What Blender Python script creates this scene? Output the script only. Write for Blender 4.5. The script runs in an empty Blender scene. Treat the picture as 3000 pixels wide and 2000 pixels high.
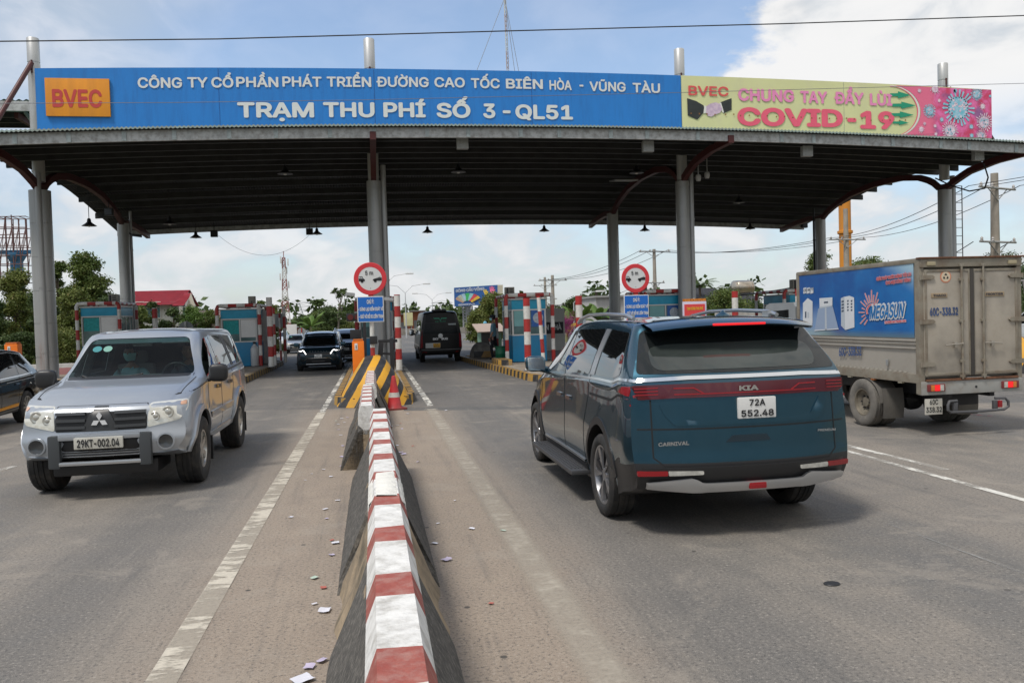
import bpy, bmesh, math, random
import os
from math import sin, cos, pi, radians, sqrt, atan2, floor
from mathutils import Vector, Matrix, Euler
from mathutils.bvhtree import BVHTree
from mathutils.geometry import delaunay_2d_cdt
scene = bpy.context.scene
COL = scene.collection
random.seed(7)
# ------------------------------------------------------------------ camera
FPX, CH = 2421.0, 1.85
YAW, ROLL, PITCH = radians(9.45), 0.03, -math.atan(69 / 2421.0)
Fv = Vector((sin(YAW) * cos(PITCH), cos(YAW) * cos(PITCH), sin(PITCH)))
R0 = Vector((cos(YAW), -sin(YAW), 0)); U0 = R0.cross(Fv)
Rv = R0 * cos(ROLL) - U0 * sin(ROLL)
Uv = R0 * sin(ROLL) + U0 * cos(ROLL)
cam_d = bpy.data.cameras.new('Camera')
cam_d.sensor_width = 36.0
cam_d.lens = 36.0 * FPX / 3000.0
cam_d.clip_end = 3000
cam_d.clip_start = 0.05
cam = bpy.data.objects.new('Camera', cam_d); COL.objects.link(cam)
cam.matrix_world = Matrix(((Rv.x, Uv.x, -Fv.x, 0), (Rv.y, Uv.y, -Fv.y, 0), (Rv.z, Uv.z, -Fv.z, CH), (0, 0, 0, 1)))
scene.camera = cam
# ------------------------------------------------------------------ light and sky
SUN_EL, SUN_AZ = radians(60), radians(234)      # azimuth clockwise from +Y: high at the left, a little behind the camera
world = bpy.data.worlds.new('World'); scene.world = world; world.use_nodes = True
sun_d = bpy.data.lights.new('Sun', 'SUN'); sun_d.energy = 1.9; sun_d.angle = radians(12); sun_d.color = (1.0, 0.95, 0.88)
sun = bpy.data.objects.new('Sun', sun_d); COL.objects.link(sun)
sdir = Vector((sin(SUN_AZ) * cos(SUN_EL), cos(SUN_AZ) * cos(SUN_EL), sin(SUN_EL)))
sun.rotation_euler = sdir.to_track_quat('Z', 'Y').to_euler()
scene.view_settings.view_transform = 'Standard'
scene.view_settings.look = 'None'
scene.view_settings.exposure = 0.62
scene.view_settings.gamma = 1.0
class NT:
 """small node-tree writer"""
 def __init__(s, tree):
  s.t = tree; tree.nodes.clear()
 def n(s, typ, ins=None, **kw):
  nd = s.t.nodes.new(typ)
  for k, v in kw.items(): setattr(nd, k, v)
  for k, v in (ins or {}).items():
   sock = nd.inputs[k]
   if isinstance(v, bpy.types.NodeSocket): s.t.links.new(v, sock)
   else: sock.default_value = v
  return nd
 def math(s, op, a, b=0.0, c=0.0, clamp=False):
  nd = s.n('ShaderNodeMath', {0: a, 1: b, 2: c}, operation=op); nd.use_clamp = clamp
  return nd.outputs[0]
 def mix(s, fac, a, b):
  nd = s.n('ShaderNodeMix', data_type='RGBA')
  for i, v in ((0, fac), (6, a), (7, b)):
   if isinstance(v, bpy.types.NodeSocket): s.t.links.new(v, nd.inputs[i])
   else: nd.inputs[i].default_value = c4(v) if i else v
  return nd.outputs[2]
 def noise(s, vec, scale, detail=4, rough=.55, dist=0.0):
  return s.n('ShaderNodeTexNoise', {'Vector': vec, 'Scale': scale, 'Detail': detail, 'Roughness': rough, 'Distortion': dist}).outputs[0]
 def ramp(s, v, lo, hi, a=0.0, b=1.0):
  nd = s.n('ShaderNodeMapRange', {0: v, 1: lo, 2: hi, 3: a, 4: b}); nd.interpolation_type = 'SMOOTHSTEP'
  return nd.outputs[0]
def c4(c):
 return (c[0], c[1], c[2], 1.0) if len(c) == 3 else c
def build_world():
 w = NT(world.node_tree)
 tc = w.n('ShaderNodeTexCoord').outputs['Generated']
 sky = w.n('ShaderNodeTexSky', sky_type='NISHITA', sun_disc=False, sun_elevation=SUN_EL, sun_rotation=SUN_AZ,
    air_density=1.0, dust_density=1.2, ozone_density=1.6).outputs[0]
 sep = w.n('ShaderNodeSeparateXYZ', {0: tc})
 X, Y, Z = sep.outputs
 az = w.math('SUBTRACT', w.math('ARCTAN2', X, Y), YAW)     # angle right of the road-facing view, fixed in the world
 el = Z
 vec = w.n('ShaderNodeCombineXYZ', {0: w.math('MULTIPLY', az, 1.0), 1: w.math('MULTIPLY', el, 1.9), 2: 0.0}).outputs[0]
 nz = w.noise(vec, 5.0, 8, .56, .25)
 nz2 = w.noise(vec, 9.0, 6, .55, .4)
 nzb = w.noise(vec, 2.2, 5, .5)
 edge = w.math('SUBTRACT', w.math('SUBTRACT', az, .285), w.math('MULTIPLY', w.math('SUBTRACT', el, .27), 1.15))
 m1 = w.ramp(w.math('ADD', edge, w.math('MULTIPLY', w.math('SUBTRACT', nz, .5), .42)), -.022, .028)
 m2 = w.ramp(w.math('ADD', el, w.math('MULTIPLY', w.math('SUBTRACT', nz, .5), .40)), .27, .10)
 m2 = w.math('MULTIPLY', m2, w.ramp(nz2, .32, .60, .42, .95))
 m3 = w.ramp(w.math('ADD', az, w.math('MULTIPLY', w.math('SUBTRACT', nzb, .5), .5)), -.20, -.60, 0, .72)
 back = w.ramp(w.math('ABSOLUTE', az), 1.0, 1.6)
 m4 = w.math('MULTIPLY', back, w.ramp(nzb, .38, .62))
 m1 = w.math('MULTIPLY', m1, w.ramp(el, .10, .24))
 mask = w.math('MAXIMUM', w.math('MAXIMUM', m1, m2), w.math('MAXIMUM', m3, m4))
 mask = w.math('MAXIMUM', mask, w.ramp(nzb, .3, .75, .08, .26))
 puff = w.ramp(w.math('ADD', nz2, w.math('MULTIPLY', m1, .09)), .36, .66)
 cloud = w.mix(puff, (.55, .62, .695), (.86, .865, .88))
 warm = w.ramp(nz, .55, .72, 0, .35)
 cloud = w.mix(warm, cloud, (.93, .88, .84))
 cloud = w.mix(w.math('MULTIPLY', w.ramp(m1, .3, 1.0, 0, .62), w.ramp(puff, .0, .9, .30, 1)), cloud, (1.0, .995, .985))
 cloud = w.mix(w.math('MULTIPLY', back, w.ramp(el, .24, .10)), cloud, (.20, .225, .24))  # unseen dark band added to the low sky behind the camera, darkens car reflections
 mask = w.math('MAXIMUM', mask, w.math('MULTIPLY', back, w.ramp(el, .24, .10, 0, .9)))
 b1 = w.n('ShaderNodeBackground', {'Color': sky, 'Strength': .125})
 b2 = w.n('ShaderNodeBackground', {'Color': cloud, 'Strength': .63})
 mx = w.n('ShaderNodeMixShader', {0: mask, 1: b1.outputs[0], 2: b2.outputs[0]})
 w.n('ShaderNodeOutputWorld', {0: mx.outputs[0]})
build_world()
# ------------------------------------------------------------------ pixel rays of the 3000 px photograph, to measure positions on known planes
S = 1.2755
def ray(px, py):
 return Rv * ((px - 1500) / FPX) - Uv * ((py - 1000) / FPX) + Fv
def gp(px, py, z=0.0):
 d = ray(px, py); t = (z - CH) / d.z
 return Vector((d.x * t, d.y * t, z))
def yp(px, py, Y):
 d = ray(px, py); t = Y / d.y
 return Vector((d.x * t, Y, d.z * t + CH))
def yq(x, y, Y): return yp(x * S, y * S, Y)
def zo(ox, oy, k):
 """reads coordinates off an enlarged crop: origin and scale"""
 return lambda x, y, Y: yp(ox + x / k, oy + y / k, Y)
# ------------------------------------------------------------------ materials
MATS = {}
def mat(name, col=(.5, .5, .5), rough=.6, metal=0.0, var=0.0, vscale=3.0, col2=None, bump=0.0, bscale=40.0, coat=0.0,
  spec=.5, emit=None, estr=0.0, streak=False, dirt=None, dirt_amt=0.0, dscale=1.5, coords='Object', rvar=0.0, flake=0.0):
 if name in MATS: return MATS[name]
 m = bpy.data.materials.new(name); m.use_nodes = True
 w = NT(m.node_tree)
 p = w.n('ShaderNodeBsdfPrincipled')
 p.inputs['Base Color'].default_value = c4(col); p.inputs['Roughness'].default_value = rough
 p.inputs['Metallic'].default_value = metal; p.inputs['Specular IOR Level'].default_value = spec
 if coat:
  p.inputs['Coat Weight'].default_value = coat; p.inputs['Coat Roughness'].default_value = .03
 tc = w.n('ShaderNodeTexCoord').outputs[coords]
 v = tc
 if streak:
  v = w.n('ShaderNodeMapping', {'Vector': tc, 'Scale': (1, 1, .12)}).outputs[0]
 c = None
 if var or col2:
  nz = w.noise(v, vscale, 5, .6)
  a = c4(col) ; b = c4(col2) if col2 else c4([max(0, x * (1 - var)) for x in col])
  c = w.mix(w.ramp(nz, .33, .67), a, b)
 if dirt:
  nz = w.noise(v, dscale, 7, .65)
  c = w.mix(w.ramp(nz, .42, .72, 0, dirt_amt), c if c is not None else c4(col), c4(dirt))
 if c is not None: w.t.links.new(c, p.inputs['Base Color'])
 if rvar:
  nz = w.noise(v, vscale * 2, 4)
  w.t.links.new(w.ramp(nz, .3, .7, rough - rvar, rough + rvar), p.inputs['Roughness'])
 if bump:
  nz = w.noise(tc, bscale, 4, .6)
  b = w.n('ShaderNodeBump', {'Height': nz, 'Strength': bump, 'Distance': .02})
  w.t.links.new(b.outputs[0], p.inputs['Normal'])
 if emit:
  p.inputs['Emission Color'].default_value = c4(emit); p.inputs['Emission Strength'].default_value = estr
 w.n('ShaderNodeOutputMaterial', {0: p.outputs[0]})
 MATS[name] = m
 return m
def stripe_mat(name, ca, cb, dirv, period, duty=.5, rough=.6, dirt=.25, dcol=(.2, .17, .14), off=0.0):
 """painted hazard stripes along a direction of the object"""
 if name in MATS: return MATS[name]
 m = bpy.data.materials.new(name); m.use_nodes = True
 w = NT(m.node_tree)
 p = w.n('ShaderNodeBsdfPrincipled', {'Roughness': rough})
 tc = w.n('ShaderNodeTexCoord').outputs['Object']
 d = w.n('ShaderNodeVectorMath', {0: tc, 1: dirv}, operation='DOT_PRODUCT').outputs['Value']
 wob = w.math('MULTIPLY', w.math('SUBTRACT', w.noise(tc, 6.0, 3), .5), .035)
 fr = w.math('FRACT', w.math('DIVIDE', w.math('ADD', w.math('ADD', d, wob), 100.0 + off), period))
 c = w.mix(w.math('GREATER_THAN', fr, duty), ca, cb)
 c = w.mix(w.ramp(w.noise(tc, 3.5, 8, .7), .45, .75, 0, dirt), c, dcol)
 w.t.links.new(c, p.inputs['Base Color'])
 b = w.n('ShaderNodeBump', {'Height': w.noise(tc, 30, 5), 'Strength': .35, 'Distance': .01})
 w.t.links.new(b.outputs[0], p.inputs['Normal'])
 w.n('ShaderNodeOutputMaterial', {0: p.outputs[0]})
 MATS[name] = m
 return m
def worn_mat(name, col, scale=8.0, stretch=(1, .25, 1), lo=.42, hi=.52, base=0.0, soft=None):
 """road paint with bare patches, the asphalt shows through"""
 if name in MATS: return MATS[name]
 m = bpy.data.materials.new(name); m.use_nodes = True
 w = NT(m.node_tree)
 tc = w.n('ShaderNodeTexCoord').outputs['Object']
 v = w.n('ShaderNodeMapping', {'Vector': tc, 'Scale': stretch}).outputs[0]
 nz = w.noise(v, scale, 8, .68)
 big = w.noise(tc, .8, 3)
 k = w.math('ADD', nz, w.math('MULTIPLY', w.math('SUBTRACT', big, .5), .5))
 a = w.ramp(k, lo, hi, base, 1.0)
 if soft:
  x = w.n('ShaderNodeSeparateXYZ', {0: tc}).outputs[0]
  a = w.math('MULTIPLY', a, w.ramp(w.math('ADD', w.math('ABSOLUTE', w.math('SUBTRACT', x, soft[0])), w.math('MULTIPLY', w.math('SUBTRACT', nz, .5), .12)), soft[1], soft[1] * .35))
 c = w.mix(w.ramp(w.noise(tc, 30, 5, .7), .3, .8), c4(col), [x * .72 for x in col])
 p = w.n('ShaderNodeBsdfPrincipled', {'Base Color': c, 'Roughness': .75})
 t = w.n('ShaderNodeBsdfTransparent')
 mx = w.n('ShaderNodeMixShader', {0: a, 1: t.outputs[0], 2: p.outputs[0]})
 w.n('ShaderNodeOutputMaterial', {0: mx.outputs[0]})
 MATS[name] = m
 return m
def glass_mat(name, tint=(.5, .7, .65), fac=.35, rough=.02, gain=1.0):
 if name in MATS: return MATS[name]
 m = bpy.data.materials.new(name); m.use_nodes = True
 w = NT(m.node_tree)
 t = w.n('ShaderNodeBsdfTransparent', {'Color': c4(tint)})
 g = w.n('ShaderNodeBsdfGlossy', {'Color': (1, 1, 1, 1), 'Roughness': rough})
 fr = w.n('ShaderNodeFresnel', {'IOR': 1.5}).outputs[0]
 k = w.math('MINIMUM', w.math('ADD', w.math('MULTIPLY', fr, gain), fac), 1.0)
 mx = w.n('ShaderNodeMixShader', {0: k, 1: t.outputs[0], 2: g.outputs[0]})
 w.n('ShaderNodeOutputMaterial', {0: mx.outputs[0]})
 MATS[name] = m
 return m
# ------------------------------------------------------------------ mesh builder
class MB:
 def __init__(s):
  s.v = []; s.f = []; s.m = []
 def add(s, vs, fs, mi=0):
  o = len(s.v); s.v += [tuple(p) for p in vs]
  for f in fs: s.f.append(tuple(i + o for i in f)); s.m.append(mi)
  return s
 def box(s, c, d, rot=None, mi=0, taper=1.0):
  x, y, z = d[0] / 2, d[1] / 2, d[2] / 2
  vs = [(-x, -y, -z), (x, -y, -z), (x, y, -z), (-x, y, -z), (-x * taper, -y * taper, z), (x * taper, -y * taper, z), (x * taper, y * taper, z), (-x * taper, y * taper, z)]
  M = Euler(rot).to_matrix() if rot else None
  vs = [(M @ Vector(p) if M else Vector(p)) + Vector(c) for p in vs]
  return s.add(vs, [(0, 3, 2, 1), (4, 5, 6, 7), (0, 1, 5, 4), (1, 2, 6, 5), (2, 3, 7, 6), (3, 0, 4, 7)], mi)
 def rbox(s, c, d, r=.02, mi=0, rot=None):
  """box with bevelled edges"""
  bm = bmesh.new(); bmesh.ops.create_cube(bm, size=1)
  for v in bm.verts: v.co = Vector((v.co.x * d[0], v.co.y * d[1], v.co.z * d[2]))
  bmesh.ops.bevel(bm, geom=bm.edges[:], offset=min(r, min(d) * .49), segments=2, profile=.7, affect='EDGES')
  M = Euler(rot).to_matrix() if rot else None
  vs = [(M @ v.co if M else v.co) + Vector(c) for v in bm.verts]
  bm.verts.index_update()
  s.add(vs, [tuple(v.index for v in f.verts) for f in bm.faces], mi); bm.free()
  return s
 def tube(s, path, r, n=8, mi=0, caps=True, closed=False):
  P = [Vector(p) for p in path]; k = len(P)
  rs = r if isinstance(r, (list, tuple)) else [r] * k
  vs = []; up = None
  for i in range(k):
   a = P[i - 1] if (i or closed) else P[i]; b = P[(i + 1) % k] if (i < k - 1 or closed) else P[i]
   t = (b - a).normalized()
   if up is None: up = Vector((0, 0, 1)) if abs(t.z) < .9 else Vector((1, 0, 0))
   x = t.cross(up); x = x.normalized() if x.length > 1e-6 else Vector((1, 0, 0))
   y = x.cross(t).normalized(); up = y
   vs += [P[i] + (x * cos(2 * pi * j / n) + y * sin(2 * pi * j / n)) * rs[i] for j in range(n)]
  fs = []
  for i in range(k if closed else k - 1):
   i2 = (i + 1) % k
   fs += [(i * n + j, i * n + (j + 1) % n, i2 * n + (j + 1) % n, i2 * n + j) for j in range(n)]
  if caps and not closed: fs += [tuple(range(n - 1, -1, -1)), tuple(range((k - 1) * n, k * n))]
  return s.add(vs, fs, mi)
 def cyl(s, p0, p1, r0, r1=None, n=16, mi=0):
  return s.tube([p0, p1], [r0, r0 if r1 is None else r1], n, mi)
 def lathe(s, prof, n=24, M=None, mi=0, caps=False):
  """profile (r, h) turned about local z"""
  vs = []
  for r, h in prof:
   for j in range(n):
    p = Vector((r * cos(2 * pi * j / n), r * sin(2 * pi * j / n), h)); vs.append(M @ p if M else p)
  k = len(prof)
  fs = [(i * n + j, i * n + (j + 1) % n, (i + 1) * n + (j + 1) % n, (i + 1) * n + j) for i in range(k - 1) for j in range(n)]
  if caps: fs += [tuple(range(n - 1, -1, -1)), tuple(range((k - 1) * n, k * n))]
  return s.add(vs, fs, mi)
 def prism(s, poly, O, U, V, W, mi=0):
  """polygon (u, v) on the plane O+uU+vV, thickened along W"""
  O, U, V, W = Vector(O), Vector(U), Vector(V), Vector(W); n = len(poly)
  vs = [O + U * a + V * b for a, b in poly] + [O + U * a + V * b + W for a, b in poly]
  fs = [tuple(range(n - 1, -1, -1)), tuple(range(n, 2 * n))] + [(i, (i + 1) % n, (i + 1) % n + n, i + n) for i in range(n)]
  return s.add(vs, fs, mi)
 def grid(s, fn, nu, nv, mi=0):
  vs = [fn(i / nu, j / nv) for i in range(nu + 1) for j in range(nv + 1)]
  fs = [(i * (nv + 1) + j, (i + 1) * (nv + 1) + j, (i + 1) * (nv + 1) + j + 1, i * (nv + 1) + j + 1) for i in range(nu) for j in range(nv)]
  return s.add(vs, fs, mi)
 def striped(s, path, r, seg, n=12, mis=(0, 1), phase=0.0):
  """pipe painted in two alternating colours"""
  P = [Vector(p) for p in path]; d = [0]
  for a, b in zip(P, P[1:]): d.append(d[-1] + (b - a).length)
  def at(t):
   for i in range(len(P) - 1):
    if t <= d[i + 1] + 1e-9:
     return P[i].lerp(P[i + 1], (t - d[i]) / max(1e-9, d[i + 1] - d[i]))
   return P[-1]
  t = 0.0; k = 0; first = seg * (1 - phase)
  while t < d[-1] - 1e-6:
   e = min(d[-1], t + (first if k == 0 else seg))
   ks = [t] + [x for x in d if t + 1e-6 < x < e - 1e-6] + [e]
   s.tube([at(x) for x in ks], r, n, mis[k % 2]); t = e; k += 1
  return s
 def build(s, name, mats, parent=None, smooth=True, loc=None, fix=True, ang=40):
  me = bpy.data.meshes.new(name)
  me.from_pydata(s.v, [], s.f)
  for m in (mats if isinstance(mats, (list, tuple)) else [mats]): me.materials.append(m)
  me.polygons.foreach_set('material_index', s.m)
  if fix:
   bm = bmesh.new(); bm.from_mesh(me); bmesh.ops.recalc_face_normals(bm, faces=bm.faces[:]); bm.to_mesh(me); bm.free()
  if smooth:
   me.shade_smooth(); me.set_sharp_from_angle(angle=radians(ang))
  me.update()
  o = bpy.data.objects.new(name, me); COL.objects.link(o)
  if parent: o.parent = parent
  if loc is not None: o.location = loc
  return o
def thing(name, label, cat, loc=(0, 0, 0), rz=0.0, group=None):
 o = bpy.data.objects.new(name, None); COL.objects.link(o)
 o.empty_display_size = .2
 o.location = loc; o.rotation_euler = (0, 0, rz); o['label'] = label; o['category'] = cat
 if group: o['group'] = group
 return o
def tag(o, label, cat, group=None, kind=None):
 o['label'] = label; o['category'] = cat
 if group: o['group'] = group
 if kind: o['kind'] = kind
 return o
def struct(o):
 o['kind'] = 'structure'; return o
def part_label(o, l):
 o['label'] = l; return o
def dup(root, loc=None, rz=None, label=None):
 r = root.copy(); COL.objects.link(r)
 if loc is not None: r.location = loc
 if rz is not None: r.rotation_euler = (0, 0, rz)
 if label: r['label'] = label
 def rec(a, b):
  for ch in list(a.children):
   c = ch.copy(); COL.objects.link(c); c.parent = b; rec(ch, c)
 rec(root, r)
 return r
# ------------------------------------------------------------------ lettering
FONT = None
try:
 _fp = os.path.join(bpy.utils.system_resource('DATAFILES', path='fonts'), 'Inter.woff2')
 if os.path.exists(_fp): FONT = bpy.data.fonts.load(_fp)
except Exception:
 FONT = None
_txt = {}
def text_data(txt, bold=0.0, res=3):
 """outline of a line of type, filled contour by contour so that overlapping strokes never share a plane"""
 if txt in _txt: return _txt[txt]
 cu = bpy.data.curves.new('t', 'FONT'); cu.body = txt; cu.size = 1.0; cu.resolution_u = res
 cu.fill_mode = 'NONE'
 if FONT: cu.font = FONT
 o = bpy.data.objects.new('t', cu); COL.objects.link(o)
 dg = bpy.context.evaluated_depsgraph_get(); dg.update()
 me = o.evaluated_get(dg).to_mesh()
 P = [Vector((v.co.x, v.co.y)) for v in me.vertices]; nb = {}
 for e in me.edges:
  a, c = e.vertices; nb.setdefault(a, []).append(c); nb.setdefault(c, []).append(a)
 o.to_mesh_clear(); bpy.data.objects.remove(o); bpy.data.curves.remove(cu)
 seen = set(); loops = []
 for st in sorted(nb):
  if st in seen: continue
  lp = [st]; seen.add(st); cur = st
  nxt = [k for k in nb[cur] if k not in seen]
  while nxt:
   cur = nxt[0]; lp.append(cur); seen.add(cur); nxt = [k for k in nb[cur] if k not in seen]
  if len(lp) > 2: loops.append([P[k] for k in lp])
 area = lambda L: sum(L[k - 1].x * L[k].y - L[k].x * L[k - 1].y for k in range(len(L))) / 2
 def inside(p, L):
  c = False
  for k in range(len(L)):
   a, b = L[k], L[k - 1]
   if (a.y > p.y) != (b.y > p.y) and p.x < (b.x - a.x) * (p.y - a.y) / (b.y - a.y) + a.x: c = not c
  return c
 A = [area(L) for L in loops]
 vs, fs, lv = [], [], 0
 if loops:
  box = [(min(p.x for p in L), max(p.x for p in L), min(p.y for p in L), max(p.y for p in L)) for L in loops]
  within = lambda h, k: h != k and abs(A[h]) < abs(A[k]) and box[h][0] >= box[k][0] and box[h][1] <= box[k][1] and box[h][2] >= box[k][2] and box[h][3] <= box[k][3] and all(inside(p, loops[k]) and inside((p + loops[h][n - 1]) / 2, loops[k]) for n, p in enumerate(loops[h]))
  par = {h: [k for k in range(len(A)) if within(h, k)] for h in range(len(A))}
  outs = [h for h in par if not par[h]]; own = {k: [] for k in outs}
  for h in par:
   if par[h]: own[max(par[h], key=lambda k: abs(A[k]))].append(h)
  for q, k in enumerate(outs):
   pts = []; ed = []
   for L in [loops[k]] + [loops[h] for h in own[k]]:
    n0 = len(pts); pts += L; ed += [(n0 + a, n0 + (a + 1) % len(L)) for a in range(len(L))]
   V2, E2, F2, *_ = delaunay_2d_cdt(pts, ed, [], 1, 1e-6)
   ctr = lambda f: sum((V2[a] for a in f), Vector((0, 0))) / len(f)
   F2 = [f for f in F2 if inside(ctr(f), loops[k]) and not any(inside(ctr(f), loops[h]) for h in own[k])]
   n0 = len(vs); vs += [(p.x, p.y, (q % 5) * .0016) for p in V2]; fs += [tuple(n0 + a for a in f) for f in F2]
 _txt[txt] = (vs, fs)
 return vs, fs
_cap = {}
def cap_height():
 if 'h' not in _cap: _cap['h'] = max(v[1] for v in text_data('H')[0])
 return _cap['h']
def write(mb, txt, O, U, V, h, w=None, bold=0.0, mi=0, align="l", bend=None, lift=None, shear=0.0, fit=True):
 """letters of cap height h starting at O along U, up V; w squeezes the line to that width"""
 O, U, V = Vector(O), Vector(U).normalized(), Vector(V).normalized()
 vs, fs = text_data(txt, 0.0)
 if not vs: return mb
 x0 = min(v[0] for v in vs); x1 = max(v[0] for v in vs); k = h / cap_height()
 kx = (w / (x1 - x0 + 2 * bold)) if w else k
 W = (x1 - x0 + 2 * bold) * kx; sh = {'l': 0, 'c': -W / 2, 'r': -W}[align]
 N = U.cross(V); ky = k * cap_height() / (cap_height() + 2 * bold)
 offs = [(0, 0)] + ([(cos(a * pi / 4) * bold, sin(a * pi / 4) * bold) for a in range(8)] if bold else [])
 for q, (dx, dy) in enumerate(offs):
  out = []
  for v in vs:
   a = (v[0] + dx + bold - x0) * kx + sh + shear * v[1] * k; b = (v[1] + dy + bold) * ky
   out.append(O + U * a + V * b + N * ((lift or 0) + (.0004 * q + .03 * v[2]) * min(1, h / .1)))
  mb.add(out, fs, mi)
 return mb
def write_outlined(mb, txt, O, U, V, h, w, b_out, b_in, mo, mi, lift, shear=0.0):
 """the same line twice: a fat outline and the letters on it"""
 O, U, V = Vector(O), Vector(U).normalized(), Vector(V).normalized()
 vs, _f = text_data(txt); span = max(v[0] for v in vs) - min(v[0] for v in vs); kx = w / (span + 2 * b_out); ch = cap_height(); ky = h / (ch + 2 * b_out)
 write(mb, txt, O, U, V, h, w, b_out, mo, shear=shear)
 write(mb, txt, O + U * (kx * (b_out - b_in) + shear * 0) + V * (ky * (b_out - b_in)) + U.cross(V) * lift, U, V, ky * (ch + 2 * b_in), kx * (span + 2 * b_in), b_in, mi, shear=shear)
 return mb
# ================================================================== ground and road
def road_material():
 m = bpy.data.materials.new('road_surface'); m.use_nodes = True
 w = NT(m.node_tree)
 tc = w.n('ShaderNodeTexCoord').outputs['Object']
 X, Y, Z = w.n('ShaderNodeSeparateXYZ', {0: tc}).outputs
 stretch = w.n('ShaderNodeMapping', {'Vector': tc, 'Scale': (1, .22, 1)}).outputs[0]
 big = w.noise(stretch, .55, 5, .6)
 med = w.noise(tc, 2.3, 6, .62)
 fine = w.noise(tc, 42, 5, .8)
 grit = w.noise(tc, 170, 2, .6)
 a = w.mix(w.ramp(big, .35, .66), (.140, .133, .122), (.232, .203, .170))
 a = w.mix(w.ramp(med, .35, .75, 0, .45), a, (.27, .235, .195))
 ax = w.math('ABSOLUTE', X)
 dn = w.math('ADD', ax, w.math('MULTIPLY', w.math('SUBTRACT', med, .5), .9))
 dust = w.math('MULTIPLY', w.ramp(dn, 1.75, .85), w.ramp(Y, 19.5, 17.0))
 a = w.mix(w.math('MULTIPLY', dust, .92), a, w.mix(med, (.26, .205, .155), (.36, .295, .23)))
 for cx in (-3.85, -2.15, 2.05, 3.85):
  t = w.math('ABSOLUTE', w.math('SUBTRACT', X, cx))
  a = w.mix(w.math('MULTIPLY', w.ramp(t, .66, .1, 0, .62), w.ramp(big, .3, .6, .55, 1)), a, (.105, .103, .1))
 jy = w.math('ADD', Y, w.math('MULTIPLY', X, .32))
 a = w.mix(w.ramp(jy, 17.85, 17.95, 0, .72), a, w.mix(w.ramp(big, .3, .7), (.075, .075, .075), (.135, .128, .12)))
 strip = w.math('MULTIPLY', w.math('GREATER_THAN', jy, 17.35), w.math('LESS_THAN', jy, 17.95))
 strip = w.math('MULTIPLY', strip, w.math('GREATER_THAN', X, .55))
 a = w.mix(w.math('MULTIPLY', strip, .95), a, w.mix(fine, (.035, .036, .037), (.17, .168, .16)))
 a = w.mix(w.ramp(fine, .53, .62, 0, .8), a, (.06, .058, .056))
 a = w.mix(w.ramp(fine, .46, .33, 0, .62), a, (.44, .40, .35))
 a = w.mix(w.ramp(grit, .53, .68, 0, .5), a, (.07, .068, .066)); a = w.mix(w.ramp(grit, .45, .3, 0, .3), a, (.42, .39, .35))
 vo = w.n('ShaderNodeTexVoronoi', {'Vector': tc, 'Scale': 2.1, 'Randomness': 1.0}).outputs['Distance']
 a = w.mix(w.ramp(w.math('ADD', vo, w.math('MULTIPLY', w.math('SUBTRACT', fine, .5), .05)), .052, .036, 0, .85), a, (.05, .047, .043))
 vo2 = w.n('ShaderNodeTexVoronoi', {'Vector': tc, 'Scale': 5.5, 'Randomness': 1.0}).outputs['Distance']
 a = w.mix(w.ramp(vo2, .06, .04, 0, .6), a, (.07, .063, .057))
 lng = w.noise(w.n('ShaderNodeMapping', {'Vector': tc, 'Scale': (2.6, .10, 1), 'Rotation': (0, 0, .06)}).outputs[0], 2.2, 6, .7)
 a = w.mix(w.ramp(lng, .50, .74, 0, .42), a, (.085, .083, .08)); a = w.mix(w.ramp(lng, .42, .22, 0, .30), a, (.36, .32, .265))
 pat = w.noise(tc, .9, 7, .68, .6)
 a = w.mix(w.ramp(pat, .54, .64, 0, .30), a, (.33, .29, .24))
 p = w.n('ShaderNodeBsdfPrincipled', {'Base Color': a, 'Roughness': w.ramp(med, .3, .7, .62, .85), 'Specular IOR Level': .35})
 h = w.math('ADD', fine, w.math('MULTIPLY', grit, .6))
 b = w.n('ShaderNodeBump', {'Height': h, 'Strength': .45, 'Distance': .006})
 w.t.links.new(b.outputs[0], p.inputs['Normal'])
 w.n('ShaderNodeOutputMaterial', {0: p.outputs[0]})
 return m
g = MB(); g.add([(-1500, -300, -.02), (1500, -300, -.02), (1500, 2400, -.02), (-1500, 2400, -.02)], [(0, 1, 2, 3)])
struct(g.build('ground', mat('soil', (.16, .135, .095), .95, col2=(.09, .11, .045), vscale=.25, bump=.5, bscale=3), fix=False))
r = MB()
r.add([(-16.5, -12, 0), (31, -12, 0), (31, 62, 0), (20, 95, 0), (14, 160, 0), (-14, 160, 0), (-16.5, 62, 0)], [tuple(range(7))])
struct(r.build('road', road_material(), fix=False))
def strip_line(name, x0, y0, x1, y1, w0, m, z=.005):
 b = MB(); n = max(2, int(abs(y1 - y0) / 2)); d = Vector((x1 - x0, y1 - y0, 0)).normalized(); p = Vector((d.y, -d.x, 0)) * w0 / 2
 b.grid(lambda u, v: Vector((x0 + (x1 - x0) * u, y0 + (y1 - y0) * u, z)) + p * (2 * v - 1), n, 1)
 return struct(b.build(name, m, fix=False))
PAINT = worn_mat('worn_paint', (.56, .51, .42), scale=4.0, stretch=(.8, 2.0, 1), lo=.46, hi=.56, base=.42)
PAINT2 = worn_mat('faded_paint', (.50, .45, .37), scale=6.0, stretch=(.6, .8, 1), lo=.42, hi=.80, base=.42, soft=(1.12, .17))
PAINT3 = worn_mat('white_paint', (.66, .64, .58), scale=6.0, stretch=(1, .5, 1), lo=.44, hi=.58, base=.22)
strip_line('road_line', -1.17, 1.5, -1.13, 17.6, .17, PAINT)
strip_line('road_line', -1.13, 17.6, -1.12, 40, .12, PAINT3)
strip_line('road_line', 1.12, 1.5, 1.12, 17.3, .36, PAINT2)
strip_line('road_line', 1.15, 17.9, 1.15, 42, .14, PAINT3)
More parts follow.
